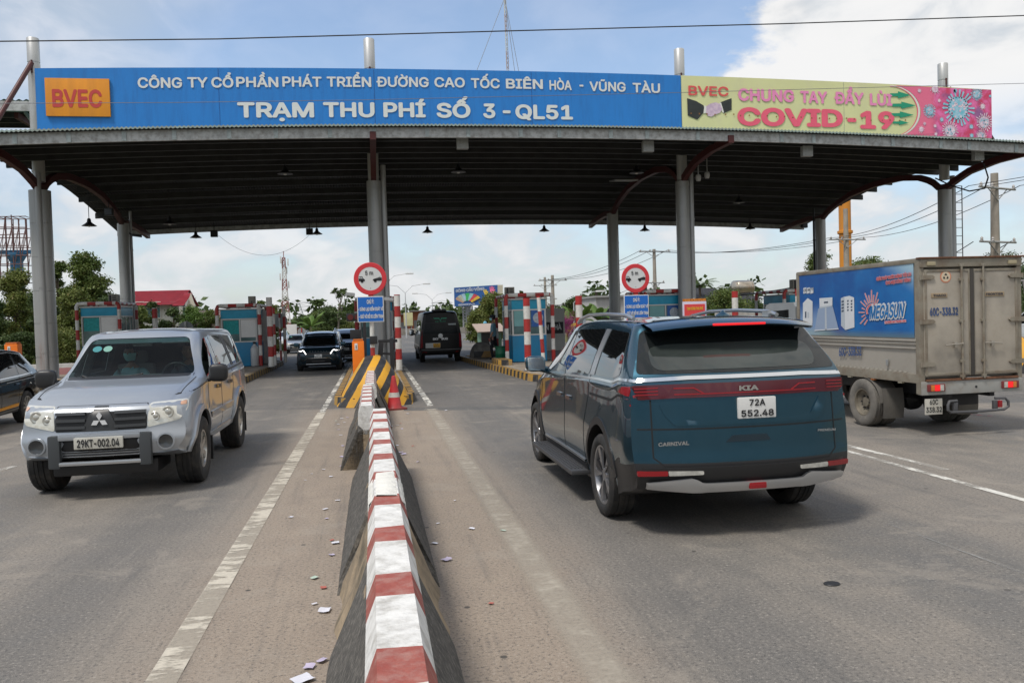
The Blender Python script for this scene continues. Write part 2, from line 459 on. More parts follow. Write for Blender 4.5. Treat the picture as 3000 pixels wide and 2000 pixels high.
strip_line('road_line', 5.93, 2, 5.98, 13.5, .10, PAINT3)
strip_line('road_line', 6.28, 8.3, 6.10, 13.5, .10, PAINT3)
strip_line('road_line', 4.36, 4, 4.12, 9.5, .025, worn_mat('scratch', (.30, .295, .28), scale=9, lo=.4, hi=.75), z=.004)
strip_line('road_line', 10.6, 8.5, 17.5, 12.5, .16, PAINT3)
strip_line('road_line', -5.55, 9.2, -5.0, 12.4, .12, PAINT3)
strip_line('road_line', -5.2, 26, -5.2, 45, .1, PAINT3)
strip_line('road_line', 5.2, 52, 5.2, 90, .14, PAINT3)
# ================================================================== paints and metals
STEEL = mat('galvanised_steel', (.38, .39, .39), .45, .55, var=.22, vscale=9, dirt=(.23, .17, .12), dirt_amt=.35, dscale=2)
CLAD = mat('column_cladding', (.43, .43, .425), .42, .55, var=.12, vscale=1.2, streak=True, dirt=(.24, .22, .19), dirt_amt=.35, dscale=2.2)
RED = mat('red_oxide_paint', (.075, .008, .008), .5, var=.3, vscale=3, dirt=(.12, .05, .04), dirt_amt=.3)
REDW = mat('hazard_red', (.40, .028, .025), .42, var=.18, vscale=6, dirt=(.16, .08, .06), dirt_amt=.3, dscale=3)
WHITEW = mat('hazard_white', (.68, .67, .63), .45, var=.1, vscale=6, dirt=(.32, .27, .21), dirt_amt=.4, dscale=3)
DARK = mat('dark_metal', (.022, .022, .024), .45, .3)
BLACKP = mat('black_plastic', (.018, .018, .02), .5)
CONC = mat('concrete', (.30, .28, .25), .9, col2=(.22, .20, .17), vscale=2.5, bump=.5, bscale=30, dirt=(.12, .10, .08), dirt_amt=.5, dscale=1.3)
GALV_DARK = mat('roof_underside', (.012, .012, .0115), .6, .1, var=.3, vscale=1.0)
ROOFTOP = mat('roof_sheet_green', (.20, .30, .27), .5, var=.2, vscale=1)
WHITEP = mat('white_panel', (.70, .70, .68), .5, var=.08, vscale=2, dirt=(.4, .37, .32), dirt_amt=.3)
WIRE = mat('cable_black', (.02, .02, .022), .7)
# ================================================================== toll canopy
def cdz(X): return -.00122 * (X - 5) ** 2
def sheet(Y):
 ks = [(27.2, 8.22), (29.5, 8.38), (32, 8.52), (34.5, 8.68), (37, 8.72), (39.5, 8.55), (42, 8.2), (44.3, 7.82), (46.7, 7.42)]
 for (a, za), (b, zb_) in zip(ks, ks[1:]):
  if Y <= b:
   return za + (zb_ - za) * (Y - a) / (b - a)
 return ks[-1][1]
CX0, CX1 = -13.2, 25.9
COLX = [-11.6, .18, 12.5, 24.3]
can = thing('toll_canopy', 'wide dark-roofed toll station canopy on grey round columns spanning the whole road', 'canopy', (5.5, 37, 0))
can_o = Vector((5.5, 37, 0))
def cb(mb, name, m, parent=can, **k):
 o = mb.build(name, m, None, **k)
 o.location = -can_o if parent is can else Vector((0, 0, 0)); o.parent = parent
 return o
b = MB(); nx = 1200
def roofpt(u, v):
 X = CX0 + (CX1 - CX0) * u; Y = 27.2 + 19.5 * v
 return Vector((X, Y, sheet(Y) + cdz(X) + .02 * sin(u * nx / 4 * 2 * pi)))
b.grid(roofpt, nx, 26)
o = len(b.v)
b.grid(lambda u, v: roofpt(u, v) + Vector((0, 0, .012)), nx, 26, 1)
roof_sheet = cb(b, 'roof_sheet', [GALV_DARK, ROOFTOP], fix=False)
for i, Y in enumerate([28.6, 30.1, 31.4, 33.0, 34.5, 36.0, 37.5, 39.0, 40.5, 41.7, 43.2, 44.6]):
 b = MB()
 e0 = CX0 + .15 * ((i * 7) % 5); e1 = CX1 - .16 * ((i * 3) % 4)
 N = 16
 for kx in range(N):
  xa = e0 + (e1 - e0) * kx / N; xb = e0 + (e1 - e0) * (kx + 1) / N
  za = sheet(Y) + cdz(xa) - .05; zb_ = sheet(Y) + cdz(xb) - .05
  prof = [(-.04, -.26), (.07, -.26), (.07, -.235), (-.02, -.235), (-.02, 0), (-.04, 0)]
  n = len(prof)
  b.add([(xa, Y + p, za + q) for p, q in prof] + [(xb, Y + p, zb_ + q) for p, q in prof],
    [(j, (j + 1) % n, (j + 1) % n + n, j + n) for j in range(n)] + ([tuple(range(n))] if kx == 0 else []) + ([tuple(range(n, 2 * n))] if kx == N - 1 else []))
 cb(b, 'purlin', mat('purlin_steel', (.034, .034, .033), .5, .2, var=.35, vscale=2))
for Y, h, nm in ((27.35, .33, 'front_fascia'), (46.6, .28, 'back_fascia')):
 b = MB(); N = 40
 for kx in range(N):
  xa = CX0 + (CX1 - CX0) * kx / N; xb = CX0 + (CX1 - CX0) * (kx + 1) / N
  for zz, yy, mi in ((0, 0, 0),):
   za = sheet(Y) + cdz(xa) - .05 + (.075 if Y > 40 else 0); zb_ = za - cdz(xa) + cdz(xb)
   b.add([(xa, Y, za - h), (xb, Y, zb_ - h), (xb, Y, zb_), (xa, Y, za), (xa, Y + .09, za - h), (xb, Y + .09, zb_ - h), (xb, Y + .09, zb_), (xa, Y + .09, za)],
     [(0, 1, 2, 3), (0, 4, 5, 1), (4, 7, 6, 5)])
 cb(b, nm, mat('fascia_steel', (.50, .51, .50), .6, .2, col2=(.36, .37, .365), vscale=3, dirt=(.18, .15, .12), dirt_amt=.5, dscale=6))
for i in range(24):
 X = CX0 + 1.1 + i * 1.55 + .25 * sin(i * 3.1); z = sheet(27.35) + cdz(X)
 b = MB(); b.box((X, 27.335, z - .215), (.13, .02, .30)); cb(b, 'splice_plate', mat('splice_paint', (.44, .50, .50), .6, var=.3, vscale=8))
b = MB(); b.grid(lambda u, v: roofpt(u, 0) + Vector((0, -.03, -.03 + .06 * v)), nx, 1); cb(b, 'roof_edge', mat('roof_edge_green', (.30, .39, .36), .6, var=.2, vscale=2, dirt=(.3, .2, .14), dirt_amt=.35), fix=False)
def beam_bottom(Y):
 ks = [(27.28, 7.78), (29.0, 7.78), (30.5, 7.62), (31.4, 7.35), (31.75, 7.2), (32.3, 7.2), (32.8, 7.58), (33.6, 7.88), (35, 8.10), (37, 8.14), (39, 7.97), (40.5, 7.62), (41.3, 7.35), (41.7, 7.12), (42.3, 7.12), (43, 7.22), (44.5, 7.15), (46.4, 6.95)]
 for (a, za), (c, zc) in zip(ks, ks[1:]):
  if Y <= c: return za + (zc - za) * (Y - a) / (c - a)
 return ks[-1][1]
for X in COLX:
 b = MB(); ys = [27.28 + (46.4 - 27.28) * i / 60 for i in range(61)]
 lo = [(Y, beam_bottom(Y) + cdz(X)) for Y in ys]; hi = [(Y, beam_bottom(Y) + .26 + cdz(X)) for Y in ys]
 for dx, mi in ((-.10, 0),):
  vs = [(X - .1, y, z) for y, z in lo] + [(X - .1, y, z) for y, z in hi] + [(X + .1, y, z) for y, z in lo] + [(X + .1, y, z) for y, z in hi]
  n = 61; fs = []
  for i in range(60):
   fs += [(i, i + 1, n + i + 1, n + i), (2 * n + i, 3 * n + i, 3 * n + i + 1, 2 * n + i + 1), (i, 2 * n + i, 2 * n + i + 1, i + 1), (n + i, n + i + 1, 3 * n + i + 1, 3 * n + i)]
  fs += [(0, n, 3 * n, 2 * n), (n - 1, 3 * n - 1, 4 * n - 1, 2 * n - 1)]
  b.add(vs, fs)
 cb(b, 'arch_beam', RED)
for Y in (32, 42):
 for i, X in enumerate(COLX):
  r = .36 if (i == 0 and Y == 32) else .275
  zt = 7.22 + cdz(X)
  b = MB(); prof = []
  zs = [0.0] + [z for z in (.95, 2.15, 3.3, 4.5, 5.7, 6.9) if z < zt]
  zprev = 0
  prof = [(r + .01, 0), (r, .02)]
  for z in zs[1:]:
   prof += [(r, z - .012), (r - .014, z - .008), (r - .014, z + .008), (r, z + .012)]
  prof += [(r, zt)]
  b.lathe(prof, 28, Matrix.Translation((X, Y, 0)), caps=True)
  c = cb(b, 'column', CLAD, ang=50)
  b = MB()
  if i == 0 and Y == 32: px_, py_ = X + .08, Y - .37
  elif Y == 32: px_, py_ = X + .36, Y - .02
  else: px_, py_ = X - .33 if X > 20 else X + .3, Y + .1
  b.tube([(px_, py_, 0.0), (px_, py_, zt + .6)], .105 if Y == 32 else .06, 14)
  for z in (1.1, 3.4, 5.6): b.tube([(px_, py_, z), (px_, py_, z + .06)], .12 if Y == 32 else .072, 14)
  q = b.build('drain_pipe', CLAD if X < 20 or Y == 32 else BLACKP, c)
  if Y == 32:
   b = MB(); zt2 = [12.25, 12.52, 12.43, 12.1][i]
   b.lathe([(.205, 7.2), (.205, 11.37), (.19, 11.38), (.19, 11.41), (.205, 11.42), (.205, zt2), (.19, zt2 + .02)], 24, Matrix.Translation((X, Y, 0)), caps=True)
   cb(b, 'roof_post', mat('post_cladding', (.52, .52, .51), .45, .45, var=.1, streak=True, dirt=(.3, .27, .22), dirt_amt=.4), ang=50)
   b = MB()
   b.tube([(X, Y - .2, 11.45), (X, Y - .2, 11.0)], .035, 8)
   for dx in ((-.9, .9) if i else ()):
    b.tube([(X + dx * .16, Y - .22, 11.05), (X + dx * (1.0 if i > 1 else .1), 30.62, 9.3)], .06, 10)
   if i == 0:
    e = yq(-6, 275, 30.4)
    b.tube([(X, Y - .2, 11.35), e], .085, 10)
   cb(b, 'tie_rod', RED)
b = MB(); p = yq(1432, 397, 36.5)
b.box((p.x, 36.5, 7.95), (1.1, .9, .06), rot=(.12, 0, 0)); cb(b, 'loose_sheet', STEEL)
sc = thing('side_canopy', 'short end of a green-edged roof behind the blue sign at far left', 'canopy', (-16, 34, 0))
b = MB()
A = yq(0, 240, 33.5); zt = A.z
def scp(u, v):
 X = -24 + 12.6 * u
 return Vector((X + 16, 33.2 + 5 * v - 34, zt + .1 + .25 * v + .03 * sin(u * 50 * 2 * pi)))
b.grid(scp, 300, 6); b.build('roof_sheet', ROOFTOP, sc, fix=False)
b = MB(); b.box((-1.75 + -.0, -.75, zt - .12), (12.4, .08, .36)); b.build('front_fascia', MATS['fascia_steel'], sc)
b = MB()
for k in range(3): b.box((-1.75, .6 + k * 1.3, zt - .12 + .1 * k), (12.4, .1, .2))
b.build('purlin', MATS['purlin_steel'], sc)
b = MB(); p = yq(32, 262, 33.6); b.box((p.x + 16, 1.6, p.z), (.14, 3.6, .22)); b.build('beam', RED, sc)
b = MB(); p = yq(58, 258, 33.8); q2 = yq(90, 300, 33.8)
b.tube([(p.x + 16, -.2, p.z), (q2.x + 16, -.2, q2.z)], .07, 8); b.tube([(q2.x + 16, -.2, q2.z), (q2.x + 16, -.2, 8.4)], .09, 8); b.build('brace', mat('brace_paint', (.2, .26, .25), .5), sc)
def pendant(x, y, Y, label, rod=None):
 p = yq(x, y, Y)
 t = thing('pendant_lamp', label, 'lamp', (p.x, Y, p.z), 0, 'conical lamps hanging under the canopy')
 zt = sheet(Y) + cdz(p.x) - .1 - p.z
 b = MB(); b.lathe([(.30, 0), (.285, .015), (.16, .10), (.085, .17), (.075, .27), (.05, .32), (.012, .33)], 20, caps=True); b.build('lamp_shade', DARK, t)
 b = MB(); b.tube([(0, 0, .3), (0, 0, max(.5, zt))], .014, 6); b.build('rod', DARK, t)
 b = MB(); b.lathe([(.001, -.05), (.06, -.03), (.07, .02), (.05, .06)], 12); b.build('bulb', WHITEP, t)
 return t
for x, y, Y, l in [(205, 519, 37.5, 'dark conical lamp on a long rod at the open left end of the canopy'),
     (450, 546, 45.2, 'dark conical lamp hanging left of two square black boxes at the back edge'),
     (728, 538, 45.2, 'dark conical lamp hanging just right of a square black box, left of the centre column'),
     (982, 534, 45.2, 'dark conical lamp hanging over the black minibus'),
     (1250, 531, 45.2, 'dark conical lamp at the back edge, right of the one over the minibus'),
     (1481, 530, 45.2, 'dark conical lamp hanging above the second round distance sign'),
     (1723, 526, 45.2, 'dark conical lamp at the back edge left of the black floodlight'),
     (655, 400, 34, 'dim conical lamp in the shade under the canopy left of the centre column'),
     (1053, 396, 33, 'dim conical lamp in the shade below the first grey box on the fascia'),
     (1462, 398, 33, 'dim conical lamp in the shade left of the dome cameras'),
     (390, 515, 39, 'dim conical lamp in the shade near the left back column'),
     (1697, 466, 40, 'dim conical lamp in the shade near the right bay')]:
 pendant(x, y, Y, l)
for x, y, l in [(1062, 330, 'grey square box under the fascia below the middle of the blue sign'), (1488, 337, 'grey square box under the fascia left of the blue sign end'),
    (1853, 348, 'grey square box under the fascia below the disease banner lettering'), (2246, 357, 'grey square box under the fascia below the virus picture')]:
 p = yq(x, y, 27.9)
 t = thing('fascia_box', l, 'box', (p.x, 27.9, p.z), 0, 'grey boxes under the front fascia')
 b = MB(); b.rbox((0, 0, 0), (.39, .2, .38), .02); b.build('housing', mat('box_grey', (.36, .37, .36), .6, var=.2, vscale=9), t)
 b = MB(); b.box((0, .02, .28), (.06, .06, .26)); b.build('bracket', DARK, t)
for x, y, Y, l in [(492, 537, 45.6, 'square black floodlight near the left back column'), (711, 532, 45.6, 'square black floodlight left of the centre column'),
     (1847, 517, 45.6, 'black floodlight at the right end of the back edge'), (250, 487, 39.5, 'black box on the left edge beam above the left back column')]:
 p = yq(x, y, Y)
 t = thing('floodlight', l, 'floodlight', (p.x, Y, p.z), 0, 'black floodlights under the roof')
 b = MB(); b.rbox((0, 0, 0), (.36, .22, .34), .03); b.build('housing', DARK, t)
 b = MB(); b.box((0, -.115, 0), (.29, .01, .27)); b.build('lens', mat('lamp_lens', (.05, .05, .055), .15), t)
 b = MB(); b.tube([(0, 0, .15), (0, 0, .55)], .02, 8); b.build('bracket', DARK, t)
for x, y, Y, l, dome in [(1604, 408, 31.0, 'white dome camera below the roof beside the right of two middle columns', True), (1624, 402, 31.2, 'small round lamp beside the white dome camera', True),
       (310, 541, 41.6, 'dark bullet camera on the left back column', False)]:
 p = yq(x, y, Y)
 t = thing('security_camera', l, 'camera', (p.x, Y, p.z))
 if dome:
  b = MB(); b.lathe([(.001, -.17), (.07, -.14), (.10, -.06), (.105, .06), (.09, .10), (.03, .12)], 16); b.build('housing', mat('camera_shell', (.45, .45, .44), .4), t)
  b = MB(); b.tube([(0, 0, .1), (0, 0, .75)], .025, 8); b.build('stem', STEEL, t)
  b = MB(); b.lathe([(.001, -.19), (.045, -.175), (.06, -.15)], 12); b.build('lens', BLACKP, t)
 else:
  b = MB(); b.rbox((.1, 0, 0), (.42, .14, .13), .03, rot=(0, .15, 0)); b.build('housing', DARK, t)
  b = MB(); b.tube([(-.25, 0, .12), (-.1, 0, .02), (.05, 0, 0)], .03, 8); b.build('arm', DARK, t)
# ================================================================== station sign and banner
SY = 30.0
def sgn(X):
 return 8.80 - .00072 * (X - 5.5) ** 2
def sgh(X): return 2.06 - .0002 * (X - 2) ** 2
def bendz(p): return Vector((0, 0, 0))
SBLUE = mat('sign_blue', (.012, .20, .60), .45, var=.06, vscale=.8, streak=True, dirt=(.012, .11, .36), dirt_amt=.4, dscale=5)
SWHITE = mat('sign_letter_white', (.72, .72, .70), .5, var=.05)
bs = thing('station_sign', 'long blue toll station sign with white lettering on the canopy front', 'sign', (0, SY, 0))
def board(mb, xa, xb, y0=0.0, th=.12, n=40, z0=0, z1=0, mi=0):
 for k in range(n):
  a = xa + (xb - xa) * k / n; c = xa + (xb - xa) * (k + 1) / n
  vs = [(a, y0, sgn(a) + z0), (c, y0, sgn(c) + z0), (c, y0, sgn(c) + sgh(c) + z1), (a, y0, sgn(a) + sgh(a) + z1)]
  vs += [(x, y + th, z) for x, y, z in vs]
  fs = [(0, 1, 2, 3), (7, 6, 5, 4), (0, 4, 5, 1), (3, 2, 6, 7)] + ([(0, 3, 7, 4)] if k == 0 else []) + ([(1, 5, 6, 2)] if k == n - 1 else [])
  mb.add(vs, fs, mi)
b = MB(); board(b, -10.86, 11.76); b.build('board', SBLUE, bs, ang=20)
b = MB()
for X in (-5.0, .3, 6.0): b.box((X, -.004, sgn(X) + 1.03), (.014, .006, 2.0))
b.build('panel_joint', mat('joint_blue', (.012, .09, .30), .6), bs)
def rel(x, y): p = yq(x, y, SY); return p
def line_on(mb, txt, xq0, xq1, yq0, h, lift, bold, m=0):
 """text line that follows the bow of the sign"""
 a = rel(xq0, yq0); c = rel(xq1, yq0)
 X0 = a.x; dz0 = a.z - sgn(a.x)
 return X0, c.x
def bow_line(txt, xq0, xq1, yq_base, h, bold, name, m, parent, y=-.03, off=0):
 a = rel(xq0, yq_base); c = rel(xq1, yq_base); base = a.z - sgn(a.x)
 mb = MB()
 write(mb, txt, (a.x, y, 0), (1, 0, 0), (0, 0, 1), h, c.x - a.x, bold)
 mb.v = [(x, yy, z + sgn(x) + base + off) for x, yy, z in mb.v]
 vs = list(mb.v); fs = list(mb.f)
 return mb.build(name, m, parent, smooth=False, fix=False)
def words_line(ws, h, bold, m, parent, yy):
 """each word placed between its own two pixel columns"""
 mb = MB()
 for txt, x0, x1, yb in ws:
  a = rel(x0, yb); c = rel(x1, yb)
  k = len(mb.v)
  write(mb, txt, (a.x, yy, 0), (1, 0, 0), (0, 0, 1), h, c.x - a.x, bold)
  base = a.z - sgn(a.x)
  for i in range(k, len(mb.v)):
   x, y_, z = mb.v[i]; mb.v[i] = (x, y_, z + sgn(x) + base)
 return mb.build('lettering', m, parent, smooth=False, fix=False)
words_line([('CÔNG', 317, 419, 203), ('TY', 431, 478, 202), ('CỔ', 486, 537, 202), ('PHẦN', 543, 640, 201), ('PHÁT', 649, 739, 200), ('TRIỂN', 751, 853, 200),
   ('ĐƯỜNG', 865, 985, 200), ('CAO', 998, 1068, 201), ('TỐC', 1082, 1148, 203), ('BIÊN', 1162, 1247, 204), ('HÒA', 1262, 1313, 207), ('-', 1331, 1340, 207),
   ('VŨNG', 1354, 1437, 210), ('TÀU', 1453, 1516, 213)], .355, .024, SWHITE, bs, -.018)
words_line([('TRẠM', 546, 722, 271), ('THU', 743, 861, 270), ('PHÍ', 881, 978, 270), ('SỐ', 1003, 1081, 271), ('3', 1110, 1138, 272), ('-', 1155, 1173, 272), ('QL51', 1184, 1316, 274)], .53, .03, SWHITE, bs, -.018)
oc = yq(180, 226, SY)
b = MB(); pa, pc = yq(108, 268, SY), yq(252, 183, SY)
b.rbox(((pa.x + pc.x) / 2, -.05, (pa.z + pc.z) / 2), (pc.x - pa.x, .07, pc.z - pa.z), .012)
pl = b.build('name_plate', mat('plate_orange', (.82, .30, .012), .5, var=.18, vscale=1.2, streak=True, dirt=(.45, .16, .03), dirt_amt=.4), bs)
b = MB(); a = yq(123, 248, SY); c = yq(237, 248, SY)
write(b, 'BVEC', (a.x, -.09, a.z), (1, 0, 0), (0, 0, 1), .60, c.x - a.x, .028); b.build('lettering', mat('letter_red', (.52, .05, .045), .5), pl, smooth=False, fix=False)
bn = thing('health_banner', 'pale yellow disease warning banner with pink lettering, handshake and virus picture', 'banner', (18, SY, 0))
def bx(mb): mb.v = [(x - 18, y, z) for x, y, z in mb.v]; return mb
YEL = mat('banner_yellow', (.70, .70, .36), .45, var=.06, vscale=.7, dirt=(.60, .57, .38), dirt_amt=.4, dscale=1.2)
b = MB(); board(b, 11.78, 24.95, 0, .1, 24); bx(b).build('panel', [YEL], bn, ang=20)
def bq(x, y, yy=-.02):
 p = yq(x, y, SY); return Vector((p.x - 18, yy, p.z))
def zq5(x, y, yy=-.02):     # from the enlarged crop of the banner
 p = yp(1950 + x / 2.2835, 200 + y / 2.2835, SY); return Vector((p.x - 18, yy, p.z))
PINK = mat('banner_pink', (.86, .12, .20), .5, var=.08); LILAC = mat('banner_lilac', (.85, .27, .52), .5, var=.06)
def slant_text(txt, xa, ya, xb, yb, h, m, bold, y=-.022, nm='lettering'):
 a = zq5(xa, ya, y); c = zq5(xb, yb, y); d = (c - a)
 mb = MB(); write(mb, txt, a, d, Vector((0, 0, 1)), h, d.length, bold); return mb.build(nm, m, bn, smooth=False, fix=False)
slant_text('BVEC', 152, 182, 420, 190, .36, MATS.get('banner_red') or mat('banner_red', (.72, .09, .09), .5), .02)
for t_, x0, y0, x1, y1 in (('CHUNG', 485, 219, 858, 229), ('TAY', 900, 234, 1080, 240), ('ĐẨY', 1128, 240, 1325, 246), ('LÙI', 1365, 250, 1515, 254)):
 slant_text(t_, x0, y0, x1, y1, .47, LILAC, .032)
for t_, x0, y0, x1, y1 in (('COVID', 480, 385, 1185, 398), ('-', 1215, 400, 1275, 401), ('19', 1300, 406, 1530, 411)):
 slant_text(t_, x0, y0, x1, y1, .70, PINK, .038)
GREEN = mat('banner_green', (.01, .30, .17), .5)
for xa, xb, yc, h in ((1500, 1638, 180, 24), (1515, 1672, 249, 24), (1508, 1658, 312, 22), (1520, 1625, 365, 17)):
 b = MB(); xm = xa + (xb - xa) * .38
 P_ = [zq5(*q, -.024) for q in ((xa, yc - h * .42), (xm, yc - h * .45), (xm, yc - h), (xb, yc + 2), (xm, yc + h), (xm, yc + h * .45), (xa, yc + h * .42))]
 b.add(P_, [tuple(range(7))]); b.build('arrow', GREEN, bn, smooth=False, fix=False)
b = MB()
def arc(k, off):      # right side of the yellow field, a big circle seen through the sign
 cx, cy, rx, ry = 1500, 290, 205 - off, 176 - off * .4
 t = -pi / 2 + pi * k
 return cx + rx * cos(t), cy + ry * sin(t) + (cos(t)) * 4
def lim(x, y):        # keep the points on the board
 p = zq5(x, y, -.012); X = p.x + 18
 p.z = min(max(p.z, sgn(X) + .004), sgn(X) + sgh(X) - .004); p.x = min(p.x, 6.945); return p
n = 30
vs = []; fs = []
for k in range(n + 1):
 x, y_ = arc(k / n, 0); vs += [lim(x, y_), lim(2186, 146 + (470 - 146) * k / n)]
for k in range(n): fs.append((2 * k, 2 * k + 1, 2 * k + 3, 2 * k + 2))
def virus_field():
 m = bpy.data.materials.new('virus_field'); m.use_nodes = True; w = NT(m.node_tree)
 tc = w.n('ShaderNodeTexCoord').outputs['Object']
 n1 = w.noise(tc, 2.2, 5, .6, .8); n2 = w.noise(tc, 1.3, 3, .5)
 c = w.mix(w.ramp(n1, .35, .65), (.62, .05, .13), (.80, .17, .42)); c = w.mix(w.ramp(n2, .52, .68, 0, .75), c, (.14, .10, .25))
 X = w.n('ShaderNodeSeparateXYZ', {0: tc}).outputs[0]
 c = w.mix(w.ramp(X, 4.6, 4.1), c, (.80, .16, .28))
 p = w.n('ShaderNodeBsdfPrincipled', {'Base Color': c, 'Roughness': .5}); w.n('ShaderNodeOutputMaterial', {0: p.outputs[0]}); return m
b.add(vs, fs); b.build('picture_field', virus_field(), bn, smooth=False, fix=False)
b = MB()
vs = []
for k in range(n + 1):
 vs += [lim(*arc(k / n, 4)) + Vector((0, -.004, 0)), lim(*arc(k / n, 17)) + Vector((0, -.004, 0))]
b.add(vs, fs)
vs = []
for k in range(n + 1):
 vs += [lim(*arc(k / n, 17)) + Vector((0, -.004, 0)), lim(*arc(k / n, 24)) + Vector((0, -.004, 0))]
b.add(vs, fs, 1); b.build('border', [mat('banner_white', (.75, .73, .68), .5), PINK], bn, smooth=False, fix=False)
CYAN = mat('virus_cyan', (.16, .50, .62), .5, var=.6, vscale=8, col2=(.45, .62, .75)); PVIR = mat('virus_pink', (.62, .42, .55), .5, col2=(.85, .70, .76), vscale=8)
rnd = random.Random(5)
for x, y_, r_, m_ in [(1955, 268, 92, 0), (1763, 287, 36, 0), (2078, 175, 36, 0), (1900, 420, 50, 1), (2128, 362, 50, 1), (2118, 257, 20, 1), (1708, 410, 20, 1), (2110, 455, 34, 1), (1935, 152, 15, 0), (1845, 345, 15, 0),
      (2042, 392, 16, 0), (1800, 388, 12, 1), (1800, 140, 30, 1), (1695, 152, 14, 1), (1828, 218, 12, 1), (2045, 452, 15, 0), (1730, 372, 11, 1), (1805, 442, 12, 1), (2168, 188, 10, 0)]:
 b = MB(); N = 26
 c0 = zq5(x, y_, -.026)
 R_ = r_ / 2.2835 * c0.length * 0 + r_ / 2.2835 * 38.5 / FPX
 vs = [c0]
 for k in range(N): vs.append(c0 + Vector((cos(2 * pi * k / N), 0, sin(2 * pi * k / N))) * R_ * .68 * (1 + .08 * rnd.random()))
 b.add(vs, [(0, k + 1, (k + 1) % N + 1) for k in range(N)])
 ns = 22 if r_ > 30 else 11
 for k in range(ns):
  t = 2 * pi * (k + rnd.random() * .4) / ns; d = Vector((cos(t), 0, sin(t))); e = Vector((-d.z, 0, d.x))
  L = R_ * (.9 + .25 * rnd.random())
  b.add([c0 + d * R_ * .62 - e * R_ * .03, c0 + d * R_ * .62 + e * R_ * .03, c0 + d * L + e * R_ * .07, c0 + d * (L + R_ * .05), c0 + d * L - e * R_ * .07], [(0, 1, 2, 3, 4)])
 for k in range(ns if r_ > 30 else 0):
  t = 6.28 * rnd.random(); q = R_ * .6 * sqrt(rnd.random()); d = c0 + Vector((cos(t), 0, sin(t))) * q + Vector((0, -.003, 0))
  b.add([d + Vector((cos(a), 0, sin(a))) * R_ * .085 for a in (0, 1.26, 2.5, 3.77, 5.0)], [(0, 1, 2, 3, 4)], 1)
 b.v = [(min(p[0], 6.94), p[1], min(max(p[2], sgn(p[0] + 18) + .01), sgn(p[0] + 18) + sgh(p[0] + 18) - .01)) for p in b.v]
 b.build('virus', [(CYAN, PVIR)[m_], (PVIR, CYAN)[m_]], bn, smooth=False, fix=False)
SUIT = mat('print_black', (.03, .035, .035), .5, var=.3); SKINP = mat('print_skin', (.52, .38, .52), .5, var=.25, vscale=9, col2=(.68, .52, .62))
b = MB()
def pp(pts, mi, dy=0): b.add([zq5(x, y_, -.02 - dy) for x, y_ in pts], [tuple(range(len(pts)))], mi)
pp([(143, 202), (205, 222), (252, 250), (260, 275), (252, 300), (212, 345), (147, 318)], 0); pp([(258, 248), (275, 258), (272, 300), (252, 304)], 2, .001)
pp([(440, 202), (395, 218), (365, 230), (372, 262), (388, 302), (440, 280)], 0); pp([(358, 232), (370, 232), (390, 300), (378, 296)], 2, .001)
pp([(272, 256), (300, 238), (335, 230), (362, 240), (378, 275), (362, 300), (330, 312), (305, 326), (280, 320), (268, 296)], 1, .002)
b.build('handshake_picture', [SUIT, SKINP, MATS['banner_white']], bn, smooth=False, fix=False)
b = MB(); X = 18.1; b.box((X - 18 + .35, -.004, sgn(X) + 1.0), (.016, .006, 1.98)); b.build('panel_joint', mat('joint_grey', (.4, .4, .3), .6), bn)
b = MB()
for i in range(26):
 p = zq5(150 + i * 58 + rnd.random() * 22, 300 + i * 1.9 + rnd.random() * 10, -.028)
 b.add([p + Vector((cos(a), 0, sin(a))) * (.025 + .015 * rnd.random()) for a in (0, 1.05, 2.1, 3.14, 4.2, 5.2)], [tuple(range(6))])
b.build('rust_spots', mat('rust', (.28, .12, .04), .8), bn, smooth=False, fix=False)
b = MB()
for X in (-10, -4, 2, 8, 11, 13, 19, 24.6):
 b.tube([(X - 18, .2, sgn(X) + 1.7), (X - 18, 1.2, sheet(31.2) + cdz(X))], .04, 6); b.tube([(X - 18, .12, sgn(X) - .4), (X - 18, .12, sgn(X) + 1.9)], .04, 6)
b.tube([(24.9 - 18, .2, 8.95), (25.6 - 18, .4, 8.2)], .05, 8)
b.build('support_frame', RED, bn)
# ================================================================== antenna mast with guys on the roof
p0 = yq(1168, 168, 36); p1 = yq(1159, -10, 36)
am = thing('antenna_mast', 'thin white and red lattice antenna mast with guy wires behind the blue sign', 'mast', (p0.x, 36, sheet(36) + cdz(p0.x)))
L = p1.z - am.location.z
b = MB(); segs = 9
for k in range(segs):
 for a in range(3):
  t = 2 * pi * a / 3; q = Vector((.05 * cos(t), .05 * sin(t), 0))
  tilt = (p1.x - p0.x) / L
  b.tube([q + Vector((tilt * L * k / segs, 0, L * k / segs)), q + Vector((tilt * L * (k + 1) / segs, 0, L * (k + 1) / segs))], .016, 6, mi=k % 2)
  for j in range(4):
   z0 = L * (k + j / 4) / segs; z1 = L * (k + (j + 1) / 4) / segs; t2 = 2 * pi * (a + 1) / 3; q2_ = Vector((.05 * cos(t2), .05 * sin(t2), 0))
   b.tube([q + Vector((tilt * z0, 0, z0)), q2_ + Vector((tilt * z1, 0, z1))], .007, 4, mi=k % 2)
b.build('lattice', [mat('mast_white', (.55, .55, .53), .5), mat('mast_red', (.42, .33, .30), .5)], am)
b = MB()
for dx in (-2.95, .75, 1.15): b.tube([(p1.x - p0.x, 0, L - .1), (dx, .3, .2)], .012, 5)
b.build('guy_wires', mat('guy_grey', (.3, .31, .33), .6), am)
